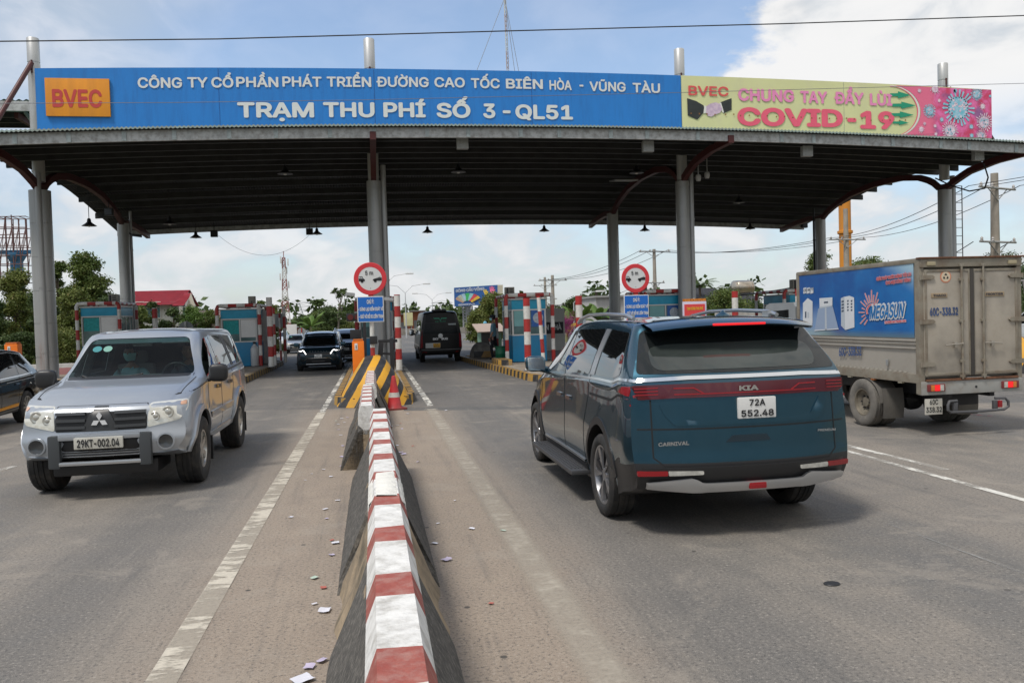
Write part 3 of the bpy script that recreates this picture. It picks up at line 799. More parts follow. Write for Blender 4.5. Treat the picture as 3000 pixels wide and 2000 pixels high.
def wire(name, pts, r, label, cat='wire', group=None, sag=0.0, m=WIRE, n=14):
 P_ = []
 for (a, c) in zip(pts, pts[1:]):
  for k in range(n):
   t = k / n; q = Vector(a).lerp(Vector(c), t); q.z -= sag * 4 * t * (1 - t); P_.append(q)
 P_.append(Vector(pts[-1]))
 o0 = P_[0]
 b = MB(); b.tube([q - o0 for q in P_], r, 6)
 o = b.build(name, m); o.location = o0
 return tag(o, label, cat, group)
def wpx(pts, Y): return [yq(x, y, Y) for x, y in pts]
wire('overhead_wire', wpx([(-60, 96), (500, 90), (1150, 72), (1800, 55), (2420, 34)], 22), .016, 'thick dark cable crossing the whole sky above the sign', n=4)
wire('overhead_wire', wpx([(-60, 238), (400, 236), (830, 230), (1560, 213), (2420, 190)], 26), .009, 'thin pale wire crossing in front of the sign lettering', n=4, m=mat('wire_grey', (.16, .16, .19), .6))
# ================================================================== islands with painted kerbs
YEL_P, BLK_P = (.42, .235, .035, 1), (.025, .025, .027, 1)
KERB = stripe_mat('kerb_stripes', YEL_P, BLK_P, (1.0, 1.0, 0), .52, .5, .6, .6)
KERB_OLD = stripe_mat('kerb_stripes_worn', (.26, .17, .05, 1), (.03, .03, .03, 1), (1.0, 1.0, 0), .62, .5, .7, .75)
PAVE = mat('island_paving', (.23, .195, .155), .9, col2=(.30, .26, .21), vscale=1.5, bump=.4, bscale=25, dirt=(.10, .085, .07), dirt_amt=.5, dscale=2)
def island(x0, x1, y0, y1, nose, h=.2, m=KERB, tail=1.2, far=0.0):
 xm = (x0 + x1) / 2
 out = [(x0 + far, y1 - tail), (x0, y0 + nose), (xm - (xm - x0) * .80, y0 + nose * .22), (xm - (xm - x0) * .5, y0), (xm + (x1 - xm) * .5, y0), (xm + (x1 - xm) * .80, y0 + nose * .22), (x1, y0 + nose), (x1, y1 - tail), (xm + (x1 - xm) * .4, y1), (xm - (xm - x0) * .4, y1)]
 ins = [((x - xm) * (1 - .30 / (x1 - x0)) + xm, (y - (y0 + y1) / 2) * (1 - .30 / (y1 - y0)) + (y0 + y1) / 2) for x, y in out]
 b = MB(); n = len(out)
 vs = [(x, y, 0) for x, y in out] + [(x + (.015 if x < xm else -.015), y, h) for x, y in out] + [(x, y, h + .004) for x, y in ins] + [(x, y, h - .02) for x, y in ins]
 fs = []
 for i in range(n):
  j = (i + 1) % n
  fs += [(i, j, n + j, n + i), (n + i, n + j, 2 * n + j, 2 * n + i), (2 * n + i, 2 * n + j, 3 * n + j, 3 * n + i)]
 b.add(vs, fs); b.add([(x, y, h - .02) for x, y in ins], [tuple(range(n))], 1)
 return struct(b.build('traffic_island', [m, PAVE], smooth=False))
island(-.95, .88, 18.3, 55, .9)
island(4.38, 6.75, 22.6, 38.5, 1.2, far=-.62)
island(-6.8, -4.15, 24, 40.5, 1.0, m=KERB_OLD)
island(-13.2, -10.6, 26, 47, 1.0, m=KERB_OLD)
island(11.3, 13.6, 21, 50, 1.0)
island(17.4, 19.6, 24, 50, 1.0)
island(23.2, 26.5, 24, 50, 1.0)
b = MB(); b.rbox((0, 0, .19), (.5, 1.6, .38), .02)
o = b.build('kerb_block', KERB); o.location = (4.53, 29.6, 0); tag(o, 'raised yellow and black kerb block on the island beside the green bin', 'kerb block')
# ================================================================== striped crash mounds
def mound(loc, L, w, h, m, name, label, rz=0, group=None, flat=.22):
 ob_ = MB(); NU, NV = 14, 24
 def f(u, v):
  y = L * u
  k = min(1, sqrt(max(0, 1 - (1 - min(u / .42, 1)) ** 2)) if u < .42 else 1); kw = .84 + .16 * k
  back = 1 if u < .8 else 1 - .25 * ((u - .8) / .2)
  hw = w / 2 * kw; hh = h * (.0 + 1.0 * k) * back
  t = -1 + 2 * v
  a = abs(t)
  if a > .45: s = (a - .45) / .55; px = (flat + (1 - flat) * s) * hw; pz = hh * (1 - s ** 1.15)
  else: px = flat * hw * a / .45; pz = hh * (1 - .03 * (a / .45) ** 2)
  return Vector((math.copysign(px, t), y + .30 * (1 - k) * a * a, pz))
 ob_.grid(f, NU, NV)
 rim = [f(1, j / NV) for j in range(NV + 1)]
 ob_.add(rim, [tuple(range(NV + 1))])
 o = ob_.build(name, m, ang=32); o.location = loc; o.rotation_euler = (0, 0, rz)
 return tag(o, label, 'crash mound', group)
HAZ = stripe_mat('hazard_diagonal', (.62, .31, .012, 1), (.02, .02, .022, 1), (1.0, .0, -.60), .36, .5, .55, .3)
mound((-.03, 18.08, .0), 3.1, 1.72, 1.05, HAZ, 'crash_mound', 'bright yellow and black striped concrete mound at the end of the barrier')
HAZ2 = stripe_mat('hazard_faded', (.40, .27, .12, 1), (.05, .045, .04, 1), (1.0, 0, -.4), .8, .55, .7, .6)
p = gp(800 + 200 / 2.85, 700 + 1015 / 2.85, .2)
mound((-5.35, 40.0, .18), 2.2, 1.5, .95, HAZ2, 'crash_mound', 'faded tan and black striped mound on the left island behind the striped posts', pi)
b = MB()
b.grid(lambda u, v: Vector((.50 * cos(2 * pi * u) * cos(v * pi / 2) ** .8, .95 * sin(2 * pi * u) * cos(v * pi / 2) ** .8, .66 * sin(v * pi / 2) + .02 * sin(u * 40) * cos(v * 3))), 28, 10)
o = b.build('crash_mound', mat('mossy_concrete', (.20, .185, .16), .95, col2=(.11, .10, .085), vscale=5, bump=.8, bscale=14)); o.location = (4.52, 35.3, .18)
tag(o, 'grey weathered concrete mound on the right island near the guard', 'crash mound')
bd = MB(); bd.rbox((0, 0, 0), (.92, .08, .26), .02)
o = bd.build('hazard_board', stripe_mat('hazard_board_paint', (.24, .13, .03, 1), (.015, .015, .015, 1), (1.0, 0, -.5), .9, .5, .6, .5)); o.location = (4.50, 34.0, .38)
tag(o, 'low orange and black striped board in front of the grey mound', 'board')
pr = yp(2992, 1085, 17.5)
mound((17.0, 18.9, 0), 2.4, 1.7, 1.0, HAZ, 'crash_mound', 'yellow and black mound edge just right of the truck at the frame edge')
# ================================================================== centre barrier units
RAILW = mat('barrier_white', (.72, .71, .68), .75, col2=(.62, .61, .585), vscale=14, bump=.35, bscale=40, dirt=(.30, .28, .245), dirt_amt=.72, dscale=9)
RAILR = mat('barrier_red', (.33, .092, .068), .75, col2=(.27, .06, .045), vscale=10, bump=.35, bscale=40, dirt=(.40, .30, .26), dirt_amt=.4, dscale=14)
WEDGE = mat('barrier_dark_side', (.050, .047, .042), .9, col2=(.075, .07, .062), vscale=4, bump=.35, bscale=45, dirt=(.34, .31, .27), dirt_amt=.38, dscale=26)
CORE = mat('barrier_rubble', (.34, .26, .17), .95, col2=(.22, .175, .12), vscale=5, bump=1.0, bscale=12, dirt=(.06, .055, .04), dirt_amt=.75, dscale=3)
def barrier(x0, y0, x1, y1, marks, gaps, label, wR=.115, chip=None):
 """rail painted in bands on two-sided dark buttress wedges; marks: where red bands start"""
 L = y1 - y0; t = thing('barrier_unit', label, 'barrier', (x0, y0, 0), -atan2(x1 - x0, L), 'red and white concrete barrier units')
 pts = [(-wR - .01, .44), (-wR, .70), (-wR * .64, .80), (wR * .64, .80), (wR, .70), (wR + .01, .44)]
 cuts = sorted(set([0, L] + [m for a, c in marks for m in (a, c) if 0 < m < L]))
 b = MB()
 rr = random.Random(3)
 for a, c in zip(cuts, cuts[1:]):
  mid = (a + c) / 2; red = any(p <= mid <= q for p, q in marks)
  n = max(1, int((c - a) / .12))
  jit = lambda y, v: .009 * sin(v * 17 + y * 9) + .006 * sin(v * 41 + y * 23) if 0 < y < L else 0
  b.grid(lambda u, v: Vector((pts[min(5, int(round(v * 5)))][0], a + (c - a) * u + jit(a, v) * (1 - u) + jit(c, v) * u, pts[min(5, int(round(v * 5)))][1])), n, 5, 1 if red else 0)
 for yy in (0, L): b.add([(p[0], yy, p[1]) for p in pts], [tuple(range(6))], 0)
 b.build('rail', [RAILW, RAILR], t, smooth=False)
 b = MB()      # rough core seen in the gaps
 hw = .325
 def core(u, v):
  z = .46 * (1 - abs(2 * v - 1)) if False else 0
  s = [(-hw, 0), (-hw * .70, .20), (-.115, .50), (.115, .50), (hw * .70, .20), (hw, 0)][int(round(v * 5))]
  return Vector((s[0] + .02 * sin(u * L * 9 + v * 5), L * u, s[1] + .01 * sin(u * L * 14 + v * 9)))
 b.grid(core, max(4, int(L * 8)), 5)
 for u in (0, 1): b.add([core(u, j / 5) for j in range(6)], [tuple(range(6))])
 b.build('core', CORE, t)
 for sgn_ in (-1, 1):
  e = sorted(gaps); st = 0.0
  spans = []
  for ga, gb in e + [(L, L)]:
   spans.append((st, ga)); st = gb
  for a, c in spans:
   if c - a < .3: continue
   b = MB(); sl = .42
   X = [(.105, .56), (.165, .42), (.335, .06), (.35, 0)]
   yA = lambda k: (a + (sl * (k / 3) * -1 if a > 0 else 0)); yB = lambda k: (c - (sl * .9 * ((3 - k) / 3) if c < L else 0) - (0 if c >= L else 0))
   n = max(3, int((c - a) * 5))
   def fn(u, v):
    k = v * 3; i = min(2, int(k)); fr_ = k - i
    x = X[i][0] + (X[i + 1][0] - X[i][0]) * fr_; z = X[i][1] + (X[i + 1][1] - X[i][1]) * fr_
    ya = a + (sl * (1 - v) if a > 0 else 0); yb = c - (sl * .7 * v if c < L else 0)
    wob = .0015 * sin(ya * 7 + u * 40 + v * 6)
    return Vector((sgn_ * (x + wob), ya + (yb - ya) * u, z))
   b.grid(fn, n, 6)
   for u in (0, 1):
    q = [fn(u, j / 6) for j in range(7)]; q += [Vector((sgn_ * .05, q[-1].y, 0)), Vector((sgn_ * .05, q[0].y, .5))]
    b.add(q, [tuple(range(9))])
   b.build('buttress', WEDGE, t)
 return t
Y0 = -1.0
mk = [(2.385 + .80 * k - Y0, 2.665 + .80 * k - Y0) for k in range(-4, 10)]
bar = barrier(.055, Y0, .03, 10.15, mk, [(5.7, 6.7), (10.75, 11.0)], 'nearest red and white barrier rail, running from the bottom of the frame')
b = MB()        # freshly plastered break in the rail
def chipf(u, v):
 s = [(-.117, .66), (-.112, .735), (-.06, .806), (.06, .806), (.112, .735), (.118, .66)][int(round(v * 5))]
 e = .05 * sin(v * 9) * (1 if u < .5 else -1) if u in (0, 1) else 0
 return Vector((s[0] + .004 * sin(u * 31 + v * 7), 6.04 + .72 * u + e, s[1] + .006 * sin(u * 23 + v * 5)))
b.grid(chipf, 10, 5); b.build('plaster_patch', mat('fresh_plaster', (.74, .72, .66), .85, bump=.8, bscale=18, var=.12, vscale=8), bar, ang=60)
mk2 = [(.55 + .62 * k, .80 + .62 * k) for k in range(12)]
barrier(-.13, 10.55, -.14, 14.2, mk2, [(1.6, 1.9)], 'second barrier unit with a plain white end, set left of the nearest one', .105)
mk3 = [(.3 + .5 * k, .5 + .5 * k) for k in range(12)]
barrier(-.10, 14.35, -.10, 18.15, mk3, [(1.9, 2.2)], 'third and farthest barrier unit, ending at the striped mound', .105)
cn = thing('traffic_cone', 'red traffic cone with a white band standing beside the striped mound', 'cone', (.37, 17.55, 0), .3)
b = MB(); b.rbox((0, 0, .022), (.42, .42, .044), .015); b.build('base', mat('cone_base', (.30, .03, .025), .6, dirt=(.12, .08, .07), dirt_amt=.5), cn)
b = MB(); b.lathe([(.165, .044), (.15, .06), (.118, .26)], 24); b.lathe([(.100, .36), (.045, .66), (.035, .70), (.02, .71)], 24, caps=True); b.build('body', mat('cone_red', (.52, .03, .035), .45, var=.25, vscale=4, dirt=(.2, .06, .05), dirt_amt=.4), cn)
b = MB(); b.lathe([(.1185, .26), (.1005, .36)], 24); b.build('band', mat('cone_white', (.6, .57, .52), .6, var=.3, vscale=9), cn)
# ================================================================== distance signs
SRED = mat('sign_red', (.62, .04, .05), .4); SFACE = mat('sign_face', (.66, .67, .66), .45, var=.05)
PLB = mat('plate_blue', (.012, .14, .52), .4, var=.05); SBK = mat('sign_black', (.02, .02, .022), .5)
def distance_sign(p, R, label, pw, ph, dz_pl, dx_pl, back=0):
 t = thing('distance_sign', label, 'road sign', (p.x, p.y, 0), 0, 'round keep-distance signs with blue plates')
 z = p.z
 b = MB(); b.striped([(0, .06, 0), (0, .06, z + R * .3)], .055, .62, 14, (0, 1)); b.build('pole', [WHITEW, REDW], t)
 b = MB(); N = 56
 b.lathe([(R, 0), (R, .012), (R * .97, .018)], N, Matrix.Translation((0, 0, z)) @ Matrix.Rotation(pi / 2, 4, 'X'))
 ring = [Vector((R * .97 * cos(2 * pi * k / N), -.018, z + R * .97 * sin(2 * pi * k / N))) for k in range(N)] + [Vector((R * .72 * cos(2 * pi * k / N), -.018, z + R * .72 * sin(2 * pi * k / N))) for k in range(N)]
 b.add(ring, [(k, (k + 1) % N, N + (k + 1) % N, N + k) for k in range(N)])
 b.add([Vector((R * .985 * cos(2 * pi * k / N), .004, z + R * .985 * sin(2 * pi * k / N))) for k in range(N)], [tuple(range(N))])
 rm = b.build('rim', SRED, t, ang=30)
 b = MB(); b.add([Vector((R * .725 * cos(2 * pi * k / N), -.015, z + R * .725 * sin(2 * pi * k / N))) for k in range(N)], [tuple(range(N))]); b.build('face', SFACE, t, fix=False, smooth=False)
 b = MB(); write(b, '5 m', (-R * .06, -.021, z + R * .23), (1, 0, 0), (0, 0, 1), R * .26, R * .48, .012, align='c')
 K = R * .725
 def poly(pts): b.add([Vector((x * R, -.021, z + y_ * R)) for x, y_ in pts], [tuple(range(len(pts)))])
 lx = -.70
 poly([(lx, -.14), (lx, .02), (-.40, .02), (-.33, -.04), (-.32, -.12), (-.37, -.14)])
 poly([(-.66, .02), (-.66, .055), (-.70, .055), (-.70, .02)]); poly([(-.42, .02), (-.47, .15), (-.70, .15), (-.70, .12), (-.50, .12), (-.455, .02)]); poly([(-.58, .02), (-.575, .13), (-.555, .13), (-.56, .02)])
 poly([(.70, -.13), (.70, .07), (.50, .06), (.34, .02), (.19, -.02), (.15, -.09), (.20, -.13)]); poly([(.50, .055), (.62, .16), (.645, .16), (.53, .055)])
 for cx_, cy_ in ((-.50, -.14), (.30, -.13)):
  poly([(cx_ + .085 * cos(a * .35), cy_ - .02 + .085 * sin(a * .35)) for a in range(18)])
 poly([(-.012, .45), (.012, .45), (.012, .47), (-.012, .47)]); poly([(-.012, -.62), (.012, -.62), (.012, -.56), (-.012, -.56)])
 b.build('symbol', SBK, t, smooth=False, fix=False)
 b = MB(); zc = dz_pl
 b.rbox((dx_pl, -.02, zc), (pw, .02, ph), .006); pl = b.build('blue_plate', SWHITE, t)
 b = MB(); b.add([(dx_pl - pw / 2 + .018, -.0325, zc - ph / 2 + .018), (dx_pl + pw / 2 - .018, -.0325, zc - ph / 2 + .018), (dx_pl + pw / 2 - .018, -.0325, zc + ph / 2 - .018), (dx_pl - pw / 2 + .018, -.0325, zc + ph / 2 - .018)], [(0, 1, 2, 3)]); b.build('face', PLB, pl, fix=False)
 b = MB()
 write(b, 'CHÚ Ý:', (dx_pl, -.036, zc + ph * .21), (1, 0, 0), (0, 0, 1), ph * .16, pw * .27, .03, align='c')
 write(b, '- DỪNG LẠI KIỂM SOÁT VÉ', (dx_pl - pw * .465, -.036, zc - ph * .06), (1, 0, 0), (0, 0, 1), ph * .135, pw * .94, .03)
 write(b, '- GIỮ VÉ ĐỂ ĐI LIÊN TRẠM', (dx_pl - pw * .455, -.036, zc - ph * .345), (1, 0, 0), (0, 0, 1), ph * .135, pw * .94, .03)
 b.build('lettering', SWHITE, pl, smooth=False, fix=False)
 b = MB(); b.box((0, .02, z - R - .02), (.12, .05, .1)); b.build('clamp', REDW, t)
 return t
q = zo(800, 700, 2.85)
p = q(811, 332, 20.0); a = q(700, 482, 20.0); c = q(928, 690, 20.0)
ds = distance_sign(p, .387, 'round red-rimmed distance sign over a blue plate in front of the centre column', c.x - a.x, a.z - c.z, (a.z + c.z) / 2, (a.x + c.x) / 2 - p.x)
b = MB(); b.rbox((.03, -.01, 1.42), (.18, .12, .19), .015); b.build('lamp_box', BLACKP, ds);
q = zo(1600, 720, 3.92); p = q(1025, 373, 20.5); a = q(885, 568, 20.5)
distance_sign(p, .372, 'round red-rimmed distance sign whose blue plate is half hidden by the blue minivan roof', .66, .60, a.z - .30, -.0)
# ================================================================== posts, gates and station gear
def post(x, y, h, r, label, z0=.2, seg=.42, tilt=0, first=0):
 t = thing('bollard', label, 'bollard', (x, y, z0), 0, 'red and white striped posts on the islands')
 b = MB(); b.striped([(0, 0, 0), (tilt, 0, h)], r, seg, 14, (first, 1 - first)); b.build('post', [WHITEW, REDW], t)
 if r > .06:
  b = MB(); b.lathe([(r + .05, 0), (r + .05, .015), (r, .02)], 16, caps=True); b.build('base_flange', STEEL, t)
 return t
post(.80, 28.2, 2.55, .105, 'striped post right of the centre booth beside the lane with the black minibus', seg=.36)
post(4.72, 25.4, 2.25, .105, 'thick striped post at the left corner in front of the right booth', seg=.40)
post(6.55, 26.0, 2.30, .11, 'thick striped post right of the right booth, beside the banana leaves', seg=.40)
post(5.55, 27.0, 2.35, .065, 'thin leaning striped post in front of the right booth window', seg=.46, tilt=-.12)
post(-4.06, 33.9, 2.75, .115, 'thick striped post right of the left booth at the kerb', seg=.40, z0=.2)
post(-4.02, 34.9, 2.35, .055, 'thin striped post with a traffic mirror right of the left booth', seg=.42)
post(-3.85, 37.2, 2.45, .07, 'thin striped post with a red foot on the faded mound of the left island', seg=.5)
post(-9.42, 38.2, 2.55, .11, 'striped post top rising behind the silver off-road car roof', seg=.42)
post(12.0, 26.2, 2.32, .105, 'striped post top left of the red notice above the blue minivan', seg=.42)
post(14.3, 26.2, 2.32, .105, 'striped post top right of the red notice above the blue minivan', seg=.42)
def gate_box(x, y, label, h=1.08, w=.36):
 t = thing('barrier_gate', label, 'barrier gate', (x, y, .2), 0, 'orange barrier gate cabinets')
 b = MB(); b.rbox((0, 0, h / 2), (w, .38, h), .03); b.build('cabinet', mat('gate_orange', (.88, .20, .01), .4, var=.08, dirt=(.4, .14, .04), dirt_amt=.25), t)
 b = MB(); b.rbox((-.06, -.195, h - .17), (.09, .012, .2), .005); b.build('notice', WHITEP, t)
 b = MB(); b.box((-.06, -.205, h - .17), (.02, .006, .1)); b.build('arrow_mark', SBK, t)
 b = MB(); b.rbox((0, 0, h + .03), (w * .85, .34, .06), .02); b.build('lid', mat('gate_lid', (.5, .13, .02), .5), t)
 return t
gate_box(-.50, 26.0, 'orange gate cabinet left of the centre column behind the striped mound')
p = yq(30, 790, 31)
gate_box(p.x, 31, 'orange gate cabinet showing over the roof of the black car at left', p.z - .2, .42)
t = thing('gate_arm', 'black folded gate arm assembly right of the centre column', 'gate arm', (.55, 27.2, .2))
b = MB(); b.rbox((0, 0, .55), (.13, .13, 1.1), .015); b.build('stand', BLACKP, t)
b = MB(); b.rbox((-.12, 0, 1.02), (.62, .09, .1), .015); b.rbox((-.25, -.02, .62), (.4, .07, .08), .015, rot=(0, .12, 0)); b.rbox((-.36, 0, .72), (.16, .12, .5), .02, rot=(0, .1, 0)); b.build('arm', BLACKP, t)
t = thing('signal_post', 'slim black signal post left of the centre column above the orange cabinet', 'signal', (-.30, 26.6, .2))
b = MB(); b.rbox((0, 0, 1.05), (.1, .1, 2.1), .01); b.build('post', BLACKP, t)
b = MB(); b.rbox((-.30, .1, 1.82), (.5, .16, .26), .02); b.build('signal_head', BLACKP, t); b = MB(); b.rbox((-.28, .1, 1.28), (.34, .14, .3), .02); b.build('display_box', BLACKP, t)
b = MB(); b.cyl((-.2, .01, 1.82), (-.2, -.01, 1.82), .09, n=16); b.cyl((-.42, .01, 1.82), (-.42, -.01, 1.82), .09, n=16); b.build('lamp', mat('dead_lamp', (.1, .02, .02), .2), t)
def toll_booth(x, y, w, d, h, label, view_right=True, frame=True, poster=True, wallwhite=False, fw=None, fr=None):
 """booth with a blue base, white window frames, blue roof band, inside a striped pipe frame with an air conditioner on top"""
 t = thing('toll_booth', label, 'toll booth', (x, y, .2), 0, 'blue and white toll booths')
 BB = mat('booth_blue', (.008, .215, .42), .42, var=.12, vscale=1.2, dirt=(.06, .13, .17), dirt_amt=.35)
 BT = mat('booth_top_blue', (.018, .32, .50), .42, var=.25, vscale=1.4)
 WF = mat('booth_frame', (.58, .58, .56), .45, dirt=(.35, .33, .3), dirt_amt=.3)
 GL = mat('booth_glass', (.12, .20, .20), .06, var=.35, vscale=1.6, spec=.8)
 CUR = mat('booth_curtain', (.03, .33, .33), .8, var=.25, vscale=14, streak=False)
 zb, zt = .98, h - .36
 b = MB(); b.rbox((0, 0, zb / 2), (w, d, zb), .012); b.build('base_panel', BB, t)
 b = MB(); b.rbox((0, 0, zt + .18), (w, d, .36), .015); b.build('roof_band', BT, t)
 b = MB(); b.rbox((0, 0, h + .02), (w + .12, d + .12, .05), .015); b.build('roof', WF, t)
 b = MB()
 for sx in (-1, 1):
  for sy in (-1, 1): b.box((sx * (w / 2 - .03), sy * (d / 2 - .03), (zb + zt) / 2), (.06, .06, zt - zb))
 for sy in (-1, 1):
  b.box((0, sy * (d / 2 - .03), zb + .025), (w - .12, .055, .05)); b.box((0, sy * (d / 2 - .03), zt - .025), (w - .12, .055, .05)); b.box((w * .02, sy * (d / 2 - .032), (zb + zt) / 2), (.05, .05, zt - zb - .1))
 for sx in (-1, 1):
  b.box((sx * (w / 2 - .03), 0, zb + .025), (.055, d - .12, .05)); b.box((sx * (w / 2 - .03), 0, zt - .025), (.055, d - .12, .05))
  for k in (-.25, .05, .3): b.box((sx * (w / 2 - .032), d * k, (zb + zt) / 2), (.05, .045, zt - zb - .1))
 b.build('window_frame', WF, t)
 for nm, c_, s_ in (('window', (0, -d / 2 + .035, 0), (w - .13, .012)), ('window', (0, d / 2 - .035, 0), (w - .13, .012)), ('window', (-w / 2 + .035, 0, 0), (.012, d - .13)), ('window', (w / 2 - .035, 0, 0), (.012, d - .13))):
  b = MB(); b.box((c_[0], c_[1], (zb + zt) / 2), (s_[0], s_[1], zt - zb - .1)); b.build(nm, GL, t)
 if wallwhite:
  b = MB(); b.box((w * .27, -d / 2 + .012, zt - .42), (w * .44, .02, .72)); b.build('white_board', WHITEP, t)
  b = MB(); b.box((-w * .22, -d / 2 + .026, zt - .36), (w * .42, .008, .55)); b.build('curtain', CUR, t)
 elif poster:
  b = MB(); b.box((w * .27, -d / 2 + .02, zt - .36), (w * .40, .012, .62)); ps = b.build('poster', mat('poster_blue', (.03, .13, .42), .5, var=.3, vscale=9), t)
  b = MB(); N = 24; b.add([(w * .27 + .2 * cos(2 * pi * k / N), -d / 2 + .011, zt - .34 + .2 * sin(2 * pi * k / N)) for k in range(N)], [tuple(range(N))]); b.build('emblem', mat('poster_white', (.5, .56, .62), .5, var=.4, vscale=20), ps, fix=False)
  b = MB(); b.box((-w * .22, -d / 2 + .026, zt - .33), (w * .42, .006, .6)); b.build('curtain', mat('booth_blind', (.20, .42, .42), .7, var=.12), t)
 if frame:
  W2, D2, H2 = w / 2 + .12 if fw is None else fw, d / 2 + .10, h + .17; R_ = .075
  b = MB()
  for sx in (-1, 1):
   b.striped([(sx * W2, -D2, 0), (sx * W2, -D2, H2 - .12), (sx * (W2 - .04), -D2, H2 - .03), (sx * (W2 - .12), -D2, H2)], R_, .42, 12, (1, 0) if sx > 0 else (0, 1))
   b.striped([(sx * W2, D2, 0), (sx * W2, D2, H2 - .12), (sx * (W2 - .04), D2, H2 - .03), (sx * (W2 - .12), D2, H2)], R_ * .9, .42, 12)
   b.striped([(sx * (W2 - .06), -D2, H2 - .01), (sx * (W2 - .06), D2, H2 - .01)], R_ * .9, .34, 12)
  b.striped([(-W2 + .12, -D2, H2), (W2 - .12, -D2, H2)], R_, .33, 12); b.striped([(-W2 + .12, D2, H2), (W2 - .12, D2, H2)], R_ * .9, .33, 12)
  b.build('guard_frame', [WHITEW, REDW], t)
 return t
def aircon(x, y, z, label, w=.34, h=.5, d=.34, grille=True):
 t = thing('air_conditioner', label, 'air conditioner', (x, y, z), 0, 'boxes on the booth roofs')
 b = MB(); b.rbox((0, 0, h / 2), (w, d, h), .015); b.build('housing', mat('ac_beige', (.30, .28, .23), .6, var=.25, vscale=4, dirt=(.12, .1, .08), dirt_amt=.5), t)
 b = MB()
 if grille:
  for k in range(4): b.box((w * .12, -d / 2 - .003, h * (.18 + .2 * k)), (w * .42, .012, h * .1))
  b.box((-w * .3, -d / 2 - .003, h * .5), (w * .22, .01, h * .8))
 else: b.box((0, -d / 2 - .003, h * .3), (w * .1, .01, h * .3))
 b.build('vent', BLACKP, t)
 return t
toll_booth(5.74, 31.6, 1.30, 2.3, 2.32, 'blue toll booth with a round poster, right of the black minibus', fw=.88)
aircon(5.15, 31.2, 2.70, 'beige air conditioner box on the booth right of the black minibus', .34, .32)
toll_booth(.10, 35.6, 1.35, 2.2, 2.45, 'blue toll booth partly hidden behind the centre column')
toll_booth(-5.45, 36.4, 1.42, 2.3, 2.32, 'blue toll booth with a white board and teal curtain, right of the silver off-road car', wallwhite=True)
aircon(-5.0, 36.0, 2.72, 'weathered box on the roof of the booth right of the silver off-road car', .28, .36, .28, False)
pL = yp(600 / 2.85 + 0, 600 + 1000 / 2.85, 37)
toll_booth(-11.55, 38.9, 1.45, 2.4, 2.62, 'blue toll booth with a teal curtain, left behind the silver off-road car', wallwhite=True)
aircon(-11.05, 38.2, 3.0, 'beige air conditioner box on the booth left behind the silver off-road car', .38, .38)
toll_booth(11.75, 33.5, 1.5, 2.4, 2.38, 'teal topped toll booth whose roof shows behind the second distance sign')
aircon(11.0, 33.0, 2.78, 'beige air conditioner box right of the second distance sign plate', .40, .56)
toll_booth(18.35, 34.0, 1.7, 2.4, 2.28, 'teal topped toll booth whose roof shows between minivan and truck', fw=1.15)
aircon(18.1, 33.3, 2.68, 'beige air conditioner box between the minivan roof and the truck', .50, .46)
p = yq(1595, 705, 27)
t = thing('notice_board', 'red and yellow notice board with white rim above the blue minivan roof', 'notice', (p.x, 27, .2))
b = MB(); b.tube([(0, .03, 0), (0, .03, p.z + .1)], .03, 8); b.build('pole', WHITEW, t)
b = MB(); b.rbox((0, 0, p.z - .32), (.86, .03, .62), .01); b.build('board', mat('notice_lilac', (.62, .58, .70), .5), t)
b = MB(); b.box((0, -.02, p.z - .36), (.74, .012, .52)); rb = b.build('red_face', mat('notice_red', (.70, .06, .06), .5), t)
b = MB(); write(b, 'TẠM DỪNG THU PHÍ', (0, -.03, p.z - .30), (1, 0, 0), (0, 0, 1), .10, .58, .03, align='c'); b.build('lettering', mat('notice_yellow', (.8, .5, .03), .5), rb, smooth=False, fix=False)
b = MB(); b.box((0, .0, p.z + .04), (.84, .02, .09)); b.build('flower_strip', mat('notice_orange', (.75, .25, .03), .5, var=.5, vscale=20), t)
def sign_back(px, py, Y, R_, label, stripes=True, rz=0):
 p = yp(px, py, Y)
 t = thing('sign_back', label, 'road sign', (p.x, Y, .0), rz)
 b = MB(); N = 32; b.lathe([(R_, 0), (R_, .015), (.001, .02)], N, Matrix.Translation((0, 0, p.z)) @ Matrix.Rotation(pi / 2, 4, 'X')); b.lathe([(.001, -.002), (R_, 0)], N, Matrix.Translation((0, 0, p.z)) @ Matrix.Rotation(pi / 2, 4, 'X')); b.build('disc', mat('bare_aluminium', (.33, .34, .34), .5, .3, var=.1), t)
 b = MB()
 b.striped([(0, -.05, 0), (0, -.05, p.z + R_ * .95)], .05, .55, 12, (1, 0)); b.build('pole', [WHITEW, REDW], t)
 return t
sign_back(545, 962, 44, .36, 'grey back of a round sign showing over the silver off-road car roof')
sign_back(600 + 1325 / 6.03, 860 + 470 / 6.03, 43, .36, 'grey back of a round sign on a striped pole at the left island')
sign_back(884, 972, 75, .36, 'small round white sign back beside the far left trees')
b = MB(); b.lathe([(.20, 0), (.21, .03), (.215, .25), (.222, .26), (.222, .28), (.215, .29), (.22, .52), (.23, .53), (.23, .56), (.20, .56), (.19, .10)], 28)
o = b.build('plastic_bin', mat('bin_green', (.015, .16, .07), .5, var=.2)); o.location = (4.86, 31.9, .2); tag(o, 'green round plastic bin at the corner of the right booth', 'bin')
p = gp(600 + 890 / 6.03, 860 + 1275 / 6.03, .2)
t = thing('water_bottle', 'whitish tall bottle standing beside the left booth', 'bottle', p); b = MB(); b.lathe([(.001, 0), (.14, .0), (.16, .03), (.16, .7), (.10, .82), (.05, .86), (.05, .95), (.001, .96)], 20); b.build('body', mat('bottle_white', (.45, .46, .46), .35), t); b = MB(); b.lathe([(.06, .9), (.06, .99), (.001, 1.0)], 14); b.build('cap', BLACKP, t)
